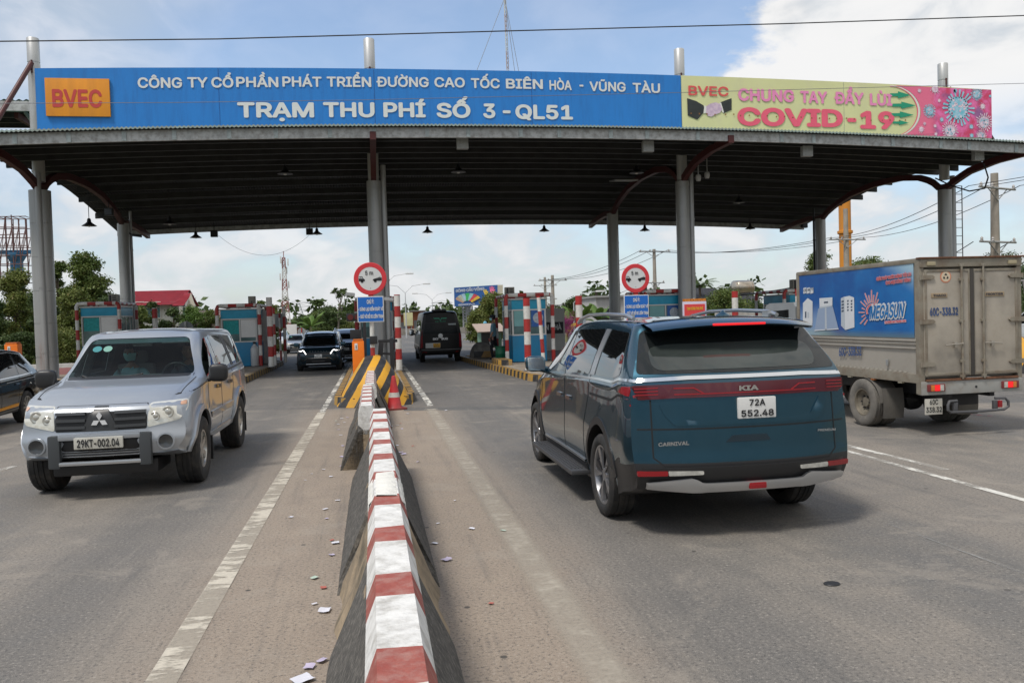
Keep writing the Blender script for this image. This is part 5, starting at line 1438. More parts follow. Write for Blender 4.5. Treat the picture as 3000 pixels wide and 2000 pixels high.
def mpv_common(t, pj, body, rear_detail=True):
 for side in ('left', 'right'):
  s_ = lambda pts: pts
  top = lambda x: pchip([(-2.3, 1.60), (-1.8, 1.645), (-.6, 1.66), (.1, 1.61), (.6, 1.47)])(x)
  bt = lambda x: pchip([(-2.3, 1.19), (-1.5, 1.18), (.9, 1.10), (1.3, 1.08)])(x)
  win = [[(-2.12, bt(-2.1)), (-1.32, bt(-1.3)), (-1.42, top(-1.4)), (-1.98, top(-1.98) - .01)],
    [(-1.10, bt(-1.1)), (-.13, bt(-.1)), (-.16, top(-.16)), (-1.22, top(-1.2))],
    [(-.08, bt(0)), (.98, bt(.98)), (.66, top(.6) - .02), (.14, top(.14)), (-.11, top(-.1))],
    [(1.03, bt(1.0)), (1.33, bt(1.3) - .005), (1.0, 1.26), (.80, 1.37)]]
  for w_ in win: add(pj, side, rounded(w_, .05), 'side_window', GLASS_B, t, .003)
  cp = [(-1.29, bt(-1.3)), (-1.13, bt(-1.1)), (-1.25, top(-1.25)), (-1.395, top(-1.4))]
  add(pj, side, cp, 'pillar_trim', SATIN, t, .006)
  pj.ribbon(side, [(-2.45, 1.155), (-1.5, 1.15), (.6, 1.085), (1.2, 1.055)], .022, .007).build('belt_trim', CHROME, t)
  seam(pj, [(side, [(-.10, bt(-.1)), (-.10, .8), (-.06, .36)]), (side, [(-1.16, bt(-1.1)), (-1.14, 1.0), (-.98, .78), (-.98, .40)]), (side, [(1.16, 1.02), (1.12, .7), (1.02, .36)])], t)
  pj.ribbon(side, [(-2.25, 1.02), (-1.2, 1.02)], .018, .003).build('slide_rail', GAP, t)
  for hx in (-.30, .12): pj.ribbon(side, [(hx - .1, .93), (hx + .1, .93)], .03, .018, thick=.002).build('door_handle', CHROME, t)
  add(pj, side, [(-1.0, .30), (1.0, .30), (1.0, .38), (-1.0, .38)], 'sill_trim', TRIM, t, .012)
  pj.ribbon(side, [(-.98, .405), (.95, .405)], .025, .016).build('sill_strip', SATIN, t)
  sg = 1 if side == 'left' else -1
  b = MB(); b.rbox((.02, sg * 1.03, .295), (2.05, .20, .045), .02)
  for k in range(5): b.box((.02, sg * (.96 + .035 * k), .322), (1.85, .012, .008))
  b.build('running_board', mat('board_black', (.05, .05, .052), .5), t)
  for ax in MPV['axles']:
   arc = [(ax + .46 * cos(a), .39 + .46 * sin(a)) for a in [pi * k / 20 for k in range(21)]]
   pj.ribbon(side, arc, .055, .010, step=.2).build('arch_trim', TRIM, t)
  b = MB(); P_ = [(-1.75, sg * .69, 1.75), (-1.55, sg * .695, 1.785), (-.9, sg * .70, 1.805), (-.2, sg * .69, 1.80), (.25, sg * .67, 1.755), (.4, sg * .66, 1.71)]
  b.tube(P_, .020, 10); b.box((-1.6, sg * .665, 1.765), (.12, .03, .06)); b.box((.22, sg * .655, 1.735), (.12, .03, .06)); b.build('roof_rail', SATIN, t)
  door_mirror(t, 1.08, sg * .93, 1.17, sg, MBLUE, gm=mat('mirror_reflect', (.62, .66, .65), .05, 1.0), sz=(.14, .25, .185))
mpv, pj, body = build_car(MPV, 'dark teal blue minivan driving away in the right lane, nearest vehicle to the camera', 'minivan', (3.0, 7.37 + 1.545, 0), pi / 2, 'minivan')
mpv_common(mpv, pj, body)
add(pj, 'rear', rounded([(-.885, 1.205), (.885, 1.205), (.84, 1.36), (.755, 1.60), (.70, 1.63), (-.70, 1.63), (-.755, 1.60), (-.84, 1.36)], .04), 'rear_window', mat('rear_glass', (.010, .012, .012), .03, spec=.55), mpv, .004)
rw = pj.panel('rear', rounded([(-.70, 1.232), (.76, 1.232), (.74, 1.44), (.60, 1.475), (-.48, 1.485), (-.70, 1.46)], .12), .007, .001).build('rear_pane', mat('rear_pane', (.05, .06, .056), .06, spec=.7, var=.5, vscale=.9), bpy.data.objects['rear_window'])
b = MB()       # spoiler over the tailgate
def spf(u, v):
 y = -.72 + 1.44 * u; k = 1 - abs(2 * u - 1) ** 4 * .6
 pr = [(-2.05, 1.742), (-2.22, 1.722), (-2.40, 1.685), (-2.44, 1.660), (-2.40, 1.638), (-2.22, 1.65)][int(round(v * 5))]
 return Vector((pr[0] + .10 * abs(2 * u - 1) ** 3, y, pr[1] - .045 * abs(2 * u - 1) ** 2.2))
b.grid(spf, 24, 5); b.build('roof_spoiler', MBLUE, mpv)
b = MB(); b.rbox((-2.437, -.0, 1.660), (.03, .46, .022), .008); b.build('brake_light', REDLIT, mpv)
pj.ribbon('rear', [(-.925, 1.155), (-.5, 1.172), (.5, 1.172), (.925, 1.155)], .030, .016).build('tailgate_chrome', CHROME, mpv)
STRIPR = mat('lamp_strip_red', (.27, .005, .010), .3)
lb = add(pj, 'rear', rounded([(-.975, 1.00), (-.6, 1.015), (.6, 1.015), (.975, 1.00), (.985, 1.06), (.93, 1.115), (.5, 1.125), (-.5, 1.125), (-.93, 1.115), (-.985, 1.06)], .02), 'light_bar', REDLAMP_D, mpv, .014)
for sg in (-1, 1):
 sd = 'left' if sg > 0 else 'right'
 add(pj, sd, rounded([(-2.60, 1.0), (-2.15, 1.05), (-2.25, 1.10), (-2.60, 1.115)], .02), 'tail_lamp', REDLAMP, mpv, .010)
 for zz in (1.045, 1.07, 1.095): pj.ribbon('rear', [(sg * .92, zz - .006), (sg * .74, zz)], .008, .018).build('lamp_strip', STRIPR, lb)
 pj.ribbon('rear', [(sg * .62, 1.09), (sg * .46, 1.09), (sg * .38, 1.045)], .010, .018).build('lamp_strip', STRIPR, lb)
 pj.panel('rear', rounded([(sg * .93, .425), (sg * .70, .43), (sg * .70, .465), (sg * .93, .462)][::sg], .01), .02).build('reflector', REDLAMP, mpv)
 pj.panel('rear', rounded([(sg * .695, .43), (sg * .42, .435), (sg * .42, .462), (sg * .695, .465)][::sg], .01), .02).build('reverse_lamp', CLEARL, mpv)
pj.ribbon('rear', [(-.62, 1.042), (.62, 1.042)], .009, .017).build('lamp_strip', STRIPR, lb)
b = MB(); h, _n = pj.hit('rear', 0, 1.075); write(b, 'KIA', (h.x - .020, 0, 1.055), (0, -1, 0), (0, 0, 1), .040, .17, .04, align='c'); b.build('emblem', CHROME, mpv, smooth=False, fix=False)
b = MB(); h, _n = pj.hit('rear', .52, .68); write(b, 'CARNIVAL', (h.x - .008, .78, .655), (0, -1, 0), (0, 0, 1), .030, .26, .03); b.build('lettering', CHROME, mpv, smooth=False, fix=False)
b = MB(); h, _n = pj.hit('rear', -.62, .715); write(b, 'PREMIUM', (h.x - .008, -.62, .70), (0, -1, 0), (0, 0, 1), .018, .16, .02); b.build('lettering', SATIN, mpv, smooth=False, fix=False)
plate(pj, 'rear', -.06, .92, .33, .165, ['72A', '552.48'], mpv, lift=.022)
seam(pj, [('rear', [(-.80, 1.0), (-.80, .56), (-.72, .50), (.72, .50), (.80, .56), (.80, 1.0)]), ('rear', [(-.97, .775), (.97, .775)])], mpv, w=.011)
add(pj, 'rear', rounded([(-.98, .30), (.98, .30), (.985, .485), (-.985, .485)], .03), 'lower_bumper', TRIM, mpv, .012, .02)
add(pj, 'rear', rounded([(-.17, .665), (.22, .665), (.16, .715), (-.14, .715)], .012), 'handle_recess', mat('recess_blue', (.006, .018, .028), .4), mpv, .004)
add(pj, 'rear', rounded([(-.62, .80), (.62, .80), (.70, .88), (.74, .97), (.66, .985), (.56, .85), (.42, .83), (-.42, .83), (-.56, .85), (-.66, .985), (-.74, .97), (-.70, .88)], .02), 'tailgate_crease', MBLUE, mpv, .010, .004)
def skid(u, v):
 y = .86 - 1.72 * u; a = abs(y)
 lo = .318 if a < .5 else .318 + (a - .5) * .07
 hi = .378 if a < .42 else (.378 + (a - .42) * .45 if a < .50 else .414 - (a - .5) * .08)
 z = lo + (hi - lo) * v; h, nr = pj.hit('rear', y, .40)
 return Vector((h.x - .035 + .03 * (1 - v) ** 2 - .012 * (1 if .42 < a else 0), y, z))
b = MB(); b.grid(skid, 40, 5); b.grid(lambda u, v: skid(u, v) + Vector((.03, 0, 0)), 40, 5); b.build('skid_plate', SATIN, mpv)
b = MB(); h, _n = pj.hit('rear', -.03, .36); b.rbox((h.x - .05, -.03, .350), (.03, .15, .042), .015); b.build('fog_lamp', REDLAMP, mpv)
b = MB(); b.lathe([(.08, 0), (.06, .025), (.022, .045), (.012, .06), (.003, .065)], 12, Matrix.Translation((-1.55, -.25, 1.745))); b.build('antenna_fin', MBLUE, mpv)
def zwarp(root, d, wfun):
 """lifts the upper body a little (springs unloaded), wheels stay on the road"""
 D = pchip(d); seen = set()
 def rec(o):
  for c in o.children:
   if c.name.startswith('wheel'): continue
   if c.type == 'MESH' and c.data.name not in seen:
    seen.add(c.data.name)
    for v in c.data.vertices: v.co.z += D(v.co.z) * wfun(v.co.x, v.co.z)
    c.data.update()
   rec(c)
 rec(root)
def ramp01(x, a, b): return min(1, max(0, (x - a) / (b - a)))
def mpv_w(x, z):
 k = ramp01(x, -2.12, -1.92); up = ramp01(z, .8, 1.1)
 return (1 - k) + k * (.12 + .62 * up)
MPV_D = [(0, 0), (.3, .07), (.45, .11), (.8, .135), (1.2, .15), (1.65, .085), (1.85, .07)]
zwarp(mpv, MPV_D, mpv_w)
# ---------------------------------------------------------------- silver off-roader coming towards the camera
SUV = dict(x0=-2.45, x1=2.22, W=1.84, axles=(-1.39, 1.39), R=.395, archR=.475, track=.925, tw=.265, rimR=.225, rim='six', crown=.05, rbow=.08, fbow=.20,
   zb=[(-2.45, .50), (-2.2, .42), (2.0, .42), (2.22, .48)], zmid=[(-2.45, .80), (2.22, .74)],
   zbelt=[(-2.45, 1.20), (0, 1.20), (1.0, 1.19), (1.9, 1.09), (2.22, .98)],
   ztop=[(-2.45, 1.68), (-2.3, 1.80), (-1.8, 1.845), (-.4, 1.855), (.18, 1.825), (.34, 1.77), (1.02, 1.285), (1.12, 1.26), (1.7, 1.185), (2.05, 1.10), (2.22, 1.0)],
   wsill=[(-2.45, .80), (-2, .85), (2, .85), (2.22, .78)], wmid=[(-2.45, .86), (-2.1, .895), (-1.39, .925), (-.7, .895), (.7, .895), (1.39, .925), (1.95, .905), (2.22, .85)],
   wbelt=[(-2.45, .84), (-1.5, .885), (.9, .885), (1.9, .865), (2.22, .80)], wtop=[(-2.45, .67), (-2, .70), (.2, .70), (1.1, .69), (2.22, .6)],
   rear=[(.4, .05), (.6, 0), (1.2, .02), (1.8, .16)], front=[(.35, .16), (.48, .02), (.62, 0), (.75, .03), (.95, .06), (1.06, .16), (1.2, .3)])
SILV = paint('paint_silver', (.40, .425, .455), .68, .38, .7)
SUV['paint'] = SILV
ws = rounded([(-.745, 1.275), (.745, 1.275), (.60, 1.705), (.54, 1.735), (-.54, 1.735), (-.60, 1.705)], .06)
sw1 = rounded([(.03, 1.25), (.80, 1.23), (.49, 1.515), (.24, 1.70), (.01, 1.715)], .04); sw2 = rounded([(-.96, 1.27), (-.07, 1.252), (-.09, 1.715), (-.85, 1.70)], .04)
SUV['cabin'] = (.72, -2.1, .66, [('front', ws), ('left', sw1), ('right', sw1), ('left', sw2), ('right', sw2)], -.1)
suv, pj, body = build_car(SUV, 'silver off-road car with clear headlamps coming towards the camera at left', 'car', (-2.98, 10.4 + 1.39, 0), -pi / 2, 'off_road_car')
GLW = glass_mat('windscreen_glass', (.80, .95, .91), .0, .03, .40)
GLS = glass_mat('side_glass', (.42, .50, .48), .06, .02, 1.0)
add(pj, 'front', ws, 'windscreen', GLW, suv, .0, .004)
pj.ribbon('front', [(-.745, 1.272), (.745, 1.272)], .03, .006).build('windscreen_trim', TRIM, suv)
wsb = pj.panel('front', [(-.60, 1.67), (.60, 1.67), (.56, 1.725), (-.56, 1.725)], -.006, .004).build('sun_band', mat('sun_band', (.01, .03, .03), .3), suv)
b = MB()
h, _n = pj.hit('front', -.50, 1.64)
for dy in (0, .13):
 N = 16; pts = []
 for k in range(N):
  y, z = .50 - dy + .055 * cos(2 * pi * k / N) - .0, 1.61 + .036 * sin(2 * pi * k / N)
  hh, _ = pj.hit('front', -y, z); pts.append(hh + Vector((.004 + .001 * (dy > 0), 0, 0)))
 b.add(pts, [tuple(range(N))], 1 if dy else 0)
b.build('inspection_sticker', [mat('sticker_teal', (.02, .20, .22), .4), mat('sticker_green', (.14, .32, .26), .4)], suv, fix=False)
for side in ('left', 'right'):
 sg = 1 if side == 'left' else -1
 tp = pchip([(-2.2, 1.70), (-.4, 1.735), (.25, 1.70), (.5, 1.58)])
 for w_ in ([(.02, 1.245), (.83, 1.225), (.50, 1.52), (.24, tp(.24)), (-.0, tp(0))], [(-.98, 1.265), (-.06, 1.247), (-.08, tp(-.1)), (-.86, tp(-.86))], [(-2.1, 1.30), (-1.2, 1.275), (-1.12, tp(-1.1)), (-1.95, tp(-1.95))]):
  add(pj, side, rounded(w_, .04), 'side_window', GLASS_B if w_[0][0] < -1 else GLS, suv, .003)
 pj.ribbon(side, [(-2.12, 1.27), (-1.1, 1.245), (.85, 1.20)], .03, .006).build('belt_trim', TRIM, suv)
 add(pj, side, [(-1.17, 1.28), (-1.01, 1.275), (-.89, tp(-.9)), (-1.09, tp(-1.1))], 'pillar_trim', TRIM, suv, .005)
 seam(pj, [(side, [(-.03, 1.25), (-.03, .8), (.0, .5)]), (side, [(.86, 1.20), (.90, .9), (.86, .50)]), (side, [(-.95, 1.25), (-.95, 1.0), (-.86, .86), (-.84, .5)]), (side, [(.95, 1.17), (1.5, 1.13), (1.9, 1.09)])], suv)
 for hx in (-.65, .22): pj.ribbon(side, [(hx - .11, 1.06), (hx + .11, 1.065)], .045, .03, thick=.002).build('door_handle', TRIM, suv)
 pj.ribbon(side, [(-.82, .74), (.80, .74)], .07, .018).build('side_moulding', SILV, suv)
 pj.ribbon(side, [(-.85, .475), (.85, .475)], .07, .03).build('side_step', SILV, suv)
 for ax in SUV['axles']:
  arc = [(ax + .505 * cos(a), .40 + .505 * sin(a)) for a in [pi * (k / 22) for k in range(23)]]
  pj.ribbon(side, arc, .07, .028, step=.2).build('wheel_arch', SILV, suv)
 b = MB(); b.box((-1.39 - .47, sg * .80, .34), (.012, .25, .30)); b.box((1.39 - .49, sg * .80, .34), (.012, .25, .30)); b.build('mud_flap', TRIM, suv)
 door_mirror(suv, .84, sg * .90, 1.27, sg, TRIM, sz=(.15, .23, .225))
 add(pj, 'front', rounded([(sg * .475, .765), (sg * .80, .83), (sg * .865, .95), (sg * .855, 1.045), (sg * .49, 1.03)][::sg], .03), 'headlamp', mat('headlamp_lens', (.58, .56, .48), .07, .2, coat=1.0, var=.35, vscale=16, col2=(.70, .69, .62)), suv, .008)
 hl = [c for c in suv.children if c.name.startswith('headlamp')][-1]
 for yy, zz, rr_ in ((.68, .92, .058), (.555, .885, .045)):
  h, _n = pj.hit('front', sg * yy, zz); b = MB()
  b.lathe([(rr_ * 1.15, .002), (rr_, .007), (rr_ * .62, .003), (rr_ * .5, .008), (.001, .010)], 18, Matrix.Translation((h.x + .008, sg * yy, zz)) @ Matrix.Rotation(pi / 2, 4, 'Y')); b.build('lamp_reflector', mat('lamp_reflector', (.52, .51, .46), .22, .5), hl)
 pj.panel('front', rounded([(sg * .80, .99), (sg * .85, .985), (sg * .845, 1.03), (sg * .79, 1.02)][::sg], .01), .011).build('indicator', mat('indicator_pale', (.62, .36, .24), .2), hl)
 h, _n = pj.hit('front', sg * .665, .60); b = MB()
 M_ = Matrix.Translation((h.x + .022, sg * .665, .605)) @ Matrix.Rotation(pi / 2, 4, 'Y')
 b.lathe([(.098, .0), (.095, .014), (.078, .016), (.072, -.02)], 26, M_); fg = b.build('fog_lamp_ring', SILV, suv)
 b = MB(); b.lathe([(.074, .004), (.05, -.004), (.001, -.008)], 22, M_); b.build('fog_lamp', mat('fog_glass', (.05, .052, .053), .12, .2, coat=.5), fg)
 seam(pj, [('top', [(1.02, sg * .78), (1.5, sg * .778), (1.80, sg * .76)])], suv, w=.010)
 pj.panel('front', rounded([(sg * .50, .40), (sg * .86, .42), (sg * .885, .50), (sg * .50, .47)][::sg], .02), .03, .02).build('bumper_blade', SILV, suv)
add(pj, 'front', rounded([(-.47, .755), (.47, .755), (.475, 1.03), (-.475, 1.03)], .02), 'grille', mat('grille_black', (.012, .012, .013), .5), suv, .004)
gr = [c for c in suv.children if c.name.startswith('grille')][-1]
for zz in (.80, .875, .95):
 for a, c in ((-.465, -.15), (.15, .465)): pj.ribbon('front', [(a, zz), (c, zz)], .030, .026).build('grille_bar', mat('grille_grey', (.060, .062, .064), .35, .4), gr)
pj.panel('front', [(-.19, .76), (.19, .76), (.07, 1.02), (-.07, 1.02)], .016).build('grille_centre', mat('grille_dark', (.028, .029, .03), .4), gr)
b = MB(); h, _n = pj.hit('front', 0, .88); xx = h.x + .03
for a in (90, 210, 330):
 d = Vector((0, cos(radians(a)), sin(radians(a)))); e = Vector((0, -d.z, d.y)); c0 = Vector((xx, 0, .872))
 b.add([c0, c0 + d * .05 + e * .029, c0 + d * .096, c0 + d * .05 - e * .029] + [p + Vector((.008, 0, 0)) for p in (c0, c0 + d * .05 + e * .029, c0 + d * .096, c0 + d * .05 - e * .029)], [(0, 1, 2, 3), (4, 7, 6, 5), (0, 4, 5, 1), (1, 5, 6, 2), (2, 6, 7, 3), (3, 7, 4, 0)])
b.build('emblem', mat('emblem_bright', (.74, .75, .76), .3, .3), gr, smooth=False)
add(pj, 'front', rounded([(-.40, .435), (.40, .435), (.40, .70), (-.40, .70)], .02), 'bumper_intake', mat('intake_black', (.010, .010, .011), .6), suv, .003)
for sg in (-1, 1):
 b = MB(); h, _n = pj.hit('front', sg * .46, .56); b.rbox((h.x + .02, sg * .465, .545), (.09, .125, .36), .03); b.build('bumper_guard', mat('guard_grey', (.045, .05, .054), .5), suv)
b = MB(); h, _n = pj.hit('front', 0, .70); b.rbox((h.x + .005, 0, .700), (.07, .84, .065), .02); b.build('bumper_bar', SILV, suv)
b = MB(); b.rbox((h.x + .01, 0, .415), (.06, .84, .045), .02); b.build('bumper_bar', SATIN, suv)
for zz in (.47, .50, .53): pj.ribbon('front', [(-.39, zz), (.39, zz)], .012, .012).build('intake_bar', TRIM, suv)
plate(pj, 'front', 0.0, .635, .50, .125, ['29KT-002.04'], suv, m=mat('plate_grubby', (.50, .49, .44), .5, dirt=(.3, .27, .2), dirt_amt=.4, dscale=6), lift=.05)
b = MB(); b.rbox((1.75, 0, .33), (.6, 1.1, .16), .04); b.build('undertray', TRIM, suv)
b = MB()
for sg in (-1, 1): b.tube([(1.12, sg * -.05 - .3, 1.235), (1.05, sg * .15 - .28, 1.255), (.98, sg * .35 - .2, 1.30)], .012, 6)
b.build('wiper', TRIM, suv)
b = MB(); b.rbox((.62, 0, 1.10), (.55, 1.45, .20), .08); b.build('dashboard', mat('dash_grey', (.030, .032, .033), .8), suv)
for yy in (-.38, .38):
 b = MB(); b.rbox((-.34, yy, .74), (.55, .52, .16), .06); b.rbox((-.70, yy, 1.06), (.18, .50, .62), .08, rot=(0, -.18, 0)); b.rbox((-.78, yy, 1.46), (.12, .28, .18), .06); b.build('seat', mat('seat_grey', (.16, .16, .15), .9), suv)
b = MB(); b.tube([(.24 + .02 * cos(t), .38 + .18 * sin(t), 1.22 + .17 * cos(t)) for t in [2 * pi * k / 22 for k in range(22)]], .016, 8, closed=True); b.tube([(.3, .38, 1.1), (.24, .38, 1.22)], .03, 8); b.box((.24, .38, 1.2), (.03, .3, .05)); b.build('steering_wheel', TRIM, suv)
b = MB(); b.rbox((.38, 0, 1.66), (.04, .24, .07), .02); b.build('rear_view_mirror', TRIM, suv)
b = MB(); b.rbox((.30, .42, 1.70), (.10, .40, .05), .02, rot=(0, .5, 0)); b.build('sun_visor', mat('visor', (.35, .42, .38), .7), suv)
# ---------------------------------------------------------------- people (skin-modifier figures)
SKIN = mat('skin', (.34, .18, .12), .55, var=.12)
def skinned(name, joints, bones, mats, parent=None, loc=(0, 0, 0), rz=0.0, sub=1, colour=None, root=0):
 """one continuous figure grown over a skeleton; colour(p) picks the material slot of each face"""
 me = bpy.data.meshes.new(name); me.from_pydata([j[0] for j in joints], bones, [])
 o = bpy.data.objects.new(name, me); COL.objects.link(o)
 md = o.modifiers.new('s', 'SKIN'); md.use_smooth_shade = True
 sd_ = o.modifiers.new('u', 'SUBSURF'); sd_.levels = sub; sd_.render_levels = sub
 for i, j in enumerate(joints):
  r = j[1]; o.data.skin_vertices[0].data[i].radius = (r, r) if not isinstance(r, tuple) else r
  o.data.skin_vertices[0].data[i].use_root = (i == root)
 dg = bpy.context.evaluated_depsgraph_get(); dg.update()
 m2 = bpy.data.meshes.new_from_object(o.evaluated_get(dg)); bpy.data.objects.remove(o)
 m2.materials.clear()
 for m in mats: m2.materials.append(m)
 if colour:
  for p in m2.polygons: p.material_index = colour(p.center)
 m2.shade_smooth()
 q = bpy.data.objects.new(name, m2); COL.objects.link(q); q.location = loc; q.rotation_euler = (0, 0, rz)
 if parent: q.parent = parent
 return q
def head_mesh(mb, c, R=.105, look=0.0, mask=False, facing=Vector((1, 0, 0))):
 """a head with brow, eyes, nose, mouth, ears; slots 0 skin, 1 hair, 2 eye, 3 lip, 4 mask"""
 M = Matrix.Translation(c) @ Matrix.Rotation(look, 4, 'Z')
 def hp(u, v):
  th = pi * v; ph = 2 * pi * u
  x, y, z = sin(th) * cos(ph), sin(th) * sin(ph), cos(th)
  sx = R * (.95 + .08 * (x > 0)); q = Vector((x * sx, y * R * .78, z * R * 1.18))
  if z < -.2: q.y *= 1 + .32 * (z + .2); q.x *= 1 + .10 * (z + .2)
  if x > .75 and abs(y) < .25 and -.25 < z < .2: q.x += R * .20 * (1 - abs(y) / .25) * (1 - abs(z + .05) / .28)
  return M @ q
 mb.grid(hp, 28, 20, 0)
 def hr(u, v):
  ph = pi * .28 + u * 2 * pi * .72; th = v * pi * (.62 if abs(u - .5) < .42 else .5)
  x, y, z = sin(th) * cos(ph), sin(th) * sin(ph), cos(th)
  return M @ Vector((x * R * 1.07 - .004, y * R * .88, z * R * 1.25 + .004))
 mb.grid(hr, 20, 12, 1)
 def cap(u, v):
  ph = 2 * pi * u; th = v * pi * .32
  return M @ Vector((sin(th) * cos(ph) * R * 1.08, sin(th) * sin(ph) * R * .88, cos(th) * R * 1.26 + .003))
 mb.grid(cap, 20, 6, 1)
 for s_ in (-1, 1):
  mb.lathe([(.001, -R * .07), (R * .10, 0), (.001, R * .07)], 8, M @ Matrix.Translation((R * .90, s_ * R * .30, R * .10)), 2)
  mb.lathe([(.001, -R * .28), (R * .10, -R * .1), (R * .13, R * .1), (.001, R * .26)], 8, M @ Matrix.Translation((0, s_ * R * .80, 0)), 0)
  mb.box(M @ Vector((R * .93, s_ * R * .30, R * .26)), (R * .08, R * .32, R * .05), mi=1)
 mb.box(M @ Vector((R * .93, 0, -R * .50)), (R * .08, R * .42, R * .09), mi=3)
 if mask:
  def mk(u, v):
   ph = -pi * .42 + pi * .84 * u; z = -R * .98 + R * 1.05 * v
   k = sqrt(max(.1, 1 - (z / (R * 1.25)) ** 2)); bul = 1 + .16 * sin(pi * v) * max(0, cos(ph))
   return M @ Vector((cos(ph) * R * 1.05 * k * bul, sin(ph) * R * .86 * k, z))
  mb.grid(mk, 14, 8, 4)
 return mb
HAIR = mat('hair_black', (.012, .010, .009), .6); EYE = mat('eye_dark', (.015, .012, .012), .2); LIP = mat('lip', (.26, .09, .08), .5); MASK = mat('mask_teal', (.30, .62, .62), .8, bump=.2)
HEADM = [SKIN, HAIR, EYE, LIP, MASK]
def hand(mb, wrist, d, up, sc=1.0, curl=.6, mi=0):
 """palm, four unequal curled fingers and a thumb on the side"""
 d = d.normalized(); s_ = d.cross(up).normalized(); n = s_.cross(d).normalized()
 L = .09 * sc
 mb.rbox(wrist + d * L * .5, (.001 + L * .001, .001, .001), .0001, mi) if False else None
 for k in range(4):
  o = wrist + d * L * .1 + s_ * (k - 1.5) * .019 * sc
  mb.tube([o, o + d * L * .9], [.013 * sc, .012 * sc], 6, mi)
  fl = (.068, .078, .072, .056)[k] * sc; p = o + d * L * .9; a = 0
  pts = [p]
  for j in range(3):
   a += curl * .75; p = p + (d * cos(a) - n * sin(a)) * fl * (.42, .33, .25)[j]; pts.append(p)
  mb.tube(pts, [.0095 * sc, .009 * sc, .0085 * sc, .006 * sc], 6, mi)
 o = wrist + d * L * .25 + s_ * .035 * sc
 mb.tube([o, o + d * .035 * sc + s_ * .02 * sc - n * .01 * sc, o + d * .062 * sc + s_ * .018 * sc - n * .025 * sc], [.012 * sc, .0105 * sc, .008 * sc], 6, mi)
def seated(name, label, parent_loc, rz, shirt, mask, look=0.0, hands=(Vector((.52, .14, .02)), Vector((.52, -.14, .02)))):
 """person sitting, local x forwards, origin at the seat point"""
 t = thing(name, label, 'person', parent_loc, rz)
 J = [((0, 0, .10), .14), ((-.03, 0, .28), (.13, .155)), ((-.07, 0, .44), (.12, .17)), ((-.09, 0, .54), .085), ((-.075, 0, .62), .05), ((-.07, 0, .66), .048)]
 Bn = [(0, 1), (1, 2), (2, 3), (3, 4), (4, 5)]
 for s_, hd in ((1, hands[0]), (-1, hands[1])):
  k = len(J); sh = Vector((-.09, s_ * .185, .50)); el = Vector((.08, s_ * .26, .24)); wr = hd + Vector((0, 0, .22))
  J += [(tuple(sh), .062), (tuple(el), .045), (tuple(wr), .030)]; Bn += [(3, k), (k, k + 1), (k + 1, k + 2)]
  k2 = len(J); J += [((.22, s_ * .12, .08), .085), ((.44, s_ * .14, .09), .065), ((.50, s_ * .14, -.25), .048), ((.52, s_ * .14, -.36), .04)]; Bn += [(0, k2), (k2, k2 + 1), (k2 + 1, k2 + 2), (k2 + 2, k2 + 3)]
 skinned('figure', J, Bn, [shirt, SKIN, mat('trousers_dark', (.03, .032, .04), .9)], t, sub=2,
   colour=lambda c: 1 if (c.z > .575 and abs(c.y) < .1) or (c.x > .40 and c.z > .16) else (2 if c.z < .16 and c.x > -.1 else 0))
 b = MB(); head_mesh(b, Vector((-.055, 0, .775)), .103, look, mask); b.build('head', HEADM, t)
 b = MB()
 for s_, hd in ((1, hands[0]), (-1, hands[1])): hand(b, hd + Vector((-.01, 0, .22)), Vector((1, -.1 * s_, -.1)), Vector((0, 0, 1)), 1, .8)
 b.build('hand', SKIN, t)
 return t
def in_car(x, y, z): return (suv.location.x + y * 1.0, suv.location.y - x, z)      # car local -> world for a car heading -Y
seated('person', 'driver in a grey shirt behind the wheel of the silver off-road car', (suv.location.x + .38, suv.location.y + .42, .75), -pi / 2, mat('shirt_grey', (.10, .105, .11), .9), False, .1, (Vector((.50, .15, .10)), Vector((.50, -.14, .10))))
seated('person', 'front passenger wearing a teal face mask and pale blue shirt in the silver off-road car', (suv.location.x - .38, suv.location.y + .40, .74), -pi / 2, mat('shirt_pale_blue', (.22, .45, .52), .9), True, -.1, (Vector((.38, .08, -.04)), Vector((.38, -.08, -.04))))
# ---------------------------------------------------------------- box truck
tk = thing('box_truck', 'dusty beige box truck with a blue advert on its side in the far right lane', 'truck', (8.34, 10.5, 0), pi / 2)
BOXM = mat('truck_beige', (.43, .385, .32), .5, .2, var=.10, vscale=.9, col2=(.23, .21, .18), dirt=(.20, .155, .11), dirt_amt=.42, dscale=1.4, bump=.05, bscale=6)
BOXS = mat('truck_side_grey', (.42, .39, .34), .45, .25, var=.10, vscale=.8, dirt=(.22, .18, .14), dirt_amt=.35, dscale=2)
FRM = mat('truck_frame', (.30, .27, .215), .5, .3, var=.2, vscale=4, dirt=(.17, .11, .07), dirt_amt=.6, dscale=5)
RUST = mat('truck_rust', (.16, .07, .035), .85, var=.4, vscale=12)
LB, WB, zB, zT = 3.35, 1.60, .80, 2.50
hw = WB / 2
b = MB(); b.rbox((LB / 2 + .03, 0, (zB + zT) / 2), (LB - .06, WB - .03, zT - zB - .02), .01); body = b.build('cargo_box', BOXS, tk)
b = MB()     # roof and corner extrusions
b.rbox((LB / 2, 0, zT - .02), (LB + .02, WB + .02, .07), .02)
for sy in (-1, 1):
 b.rbox((.02, sy * (hw - .03), (zB - .2 + zT) / 2), (.10, .075, zT - zB + .2), .012); b.rbox((LB - .02, sy * (hw - .03), (zB + zT) / 2), (.09, .075, zT - zB), .012)
 b.rbox((LB / 2, sy * (hw - .005), zB + .02), (LB, .03, .13), .008)
b.rbox((.0, 0, zT - .06), (.11, WB, .12), .012)
b.build('box_frame', FRM, tk)
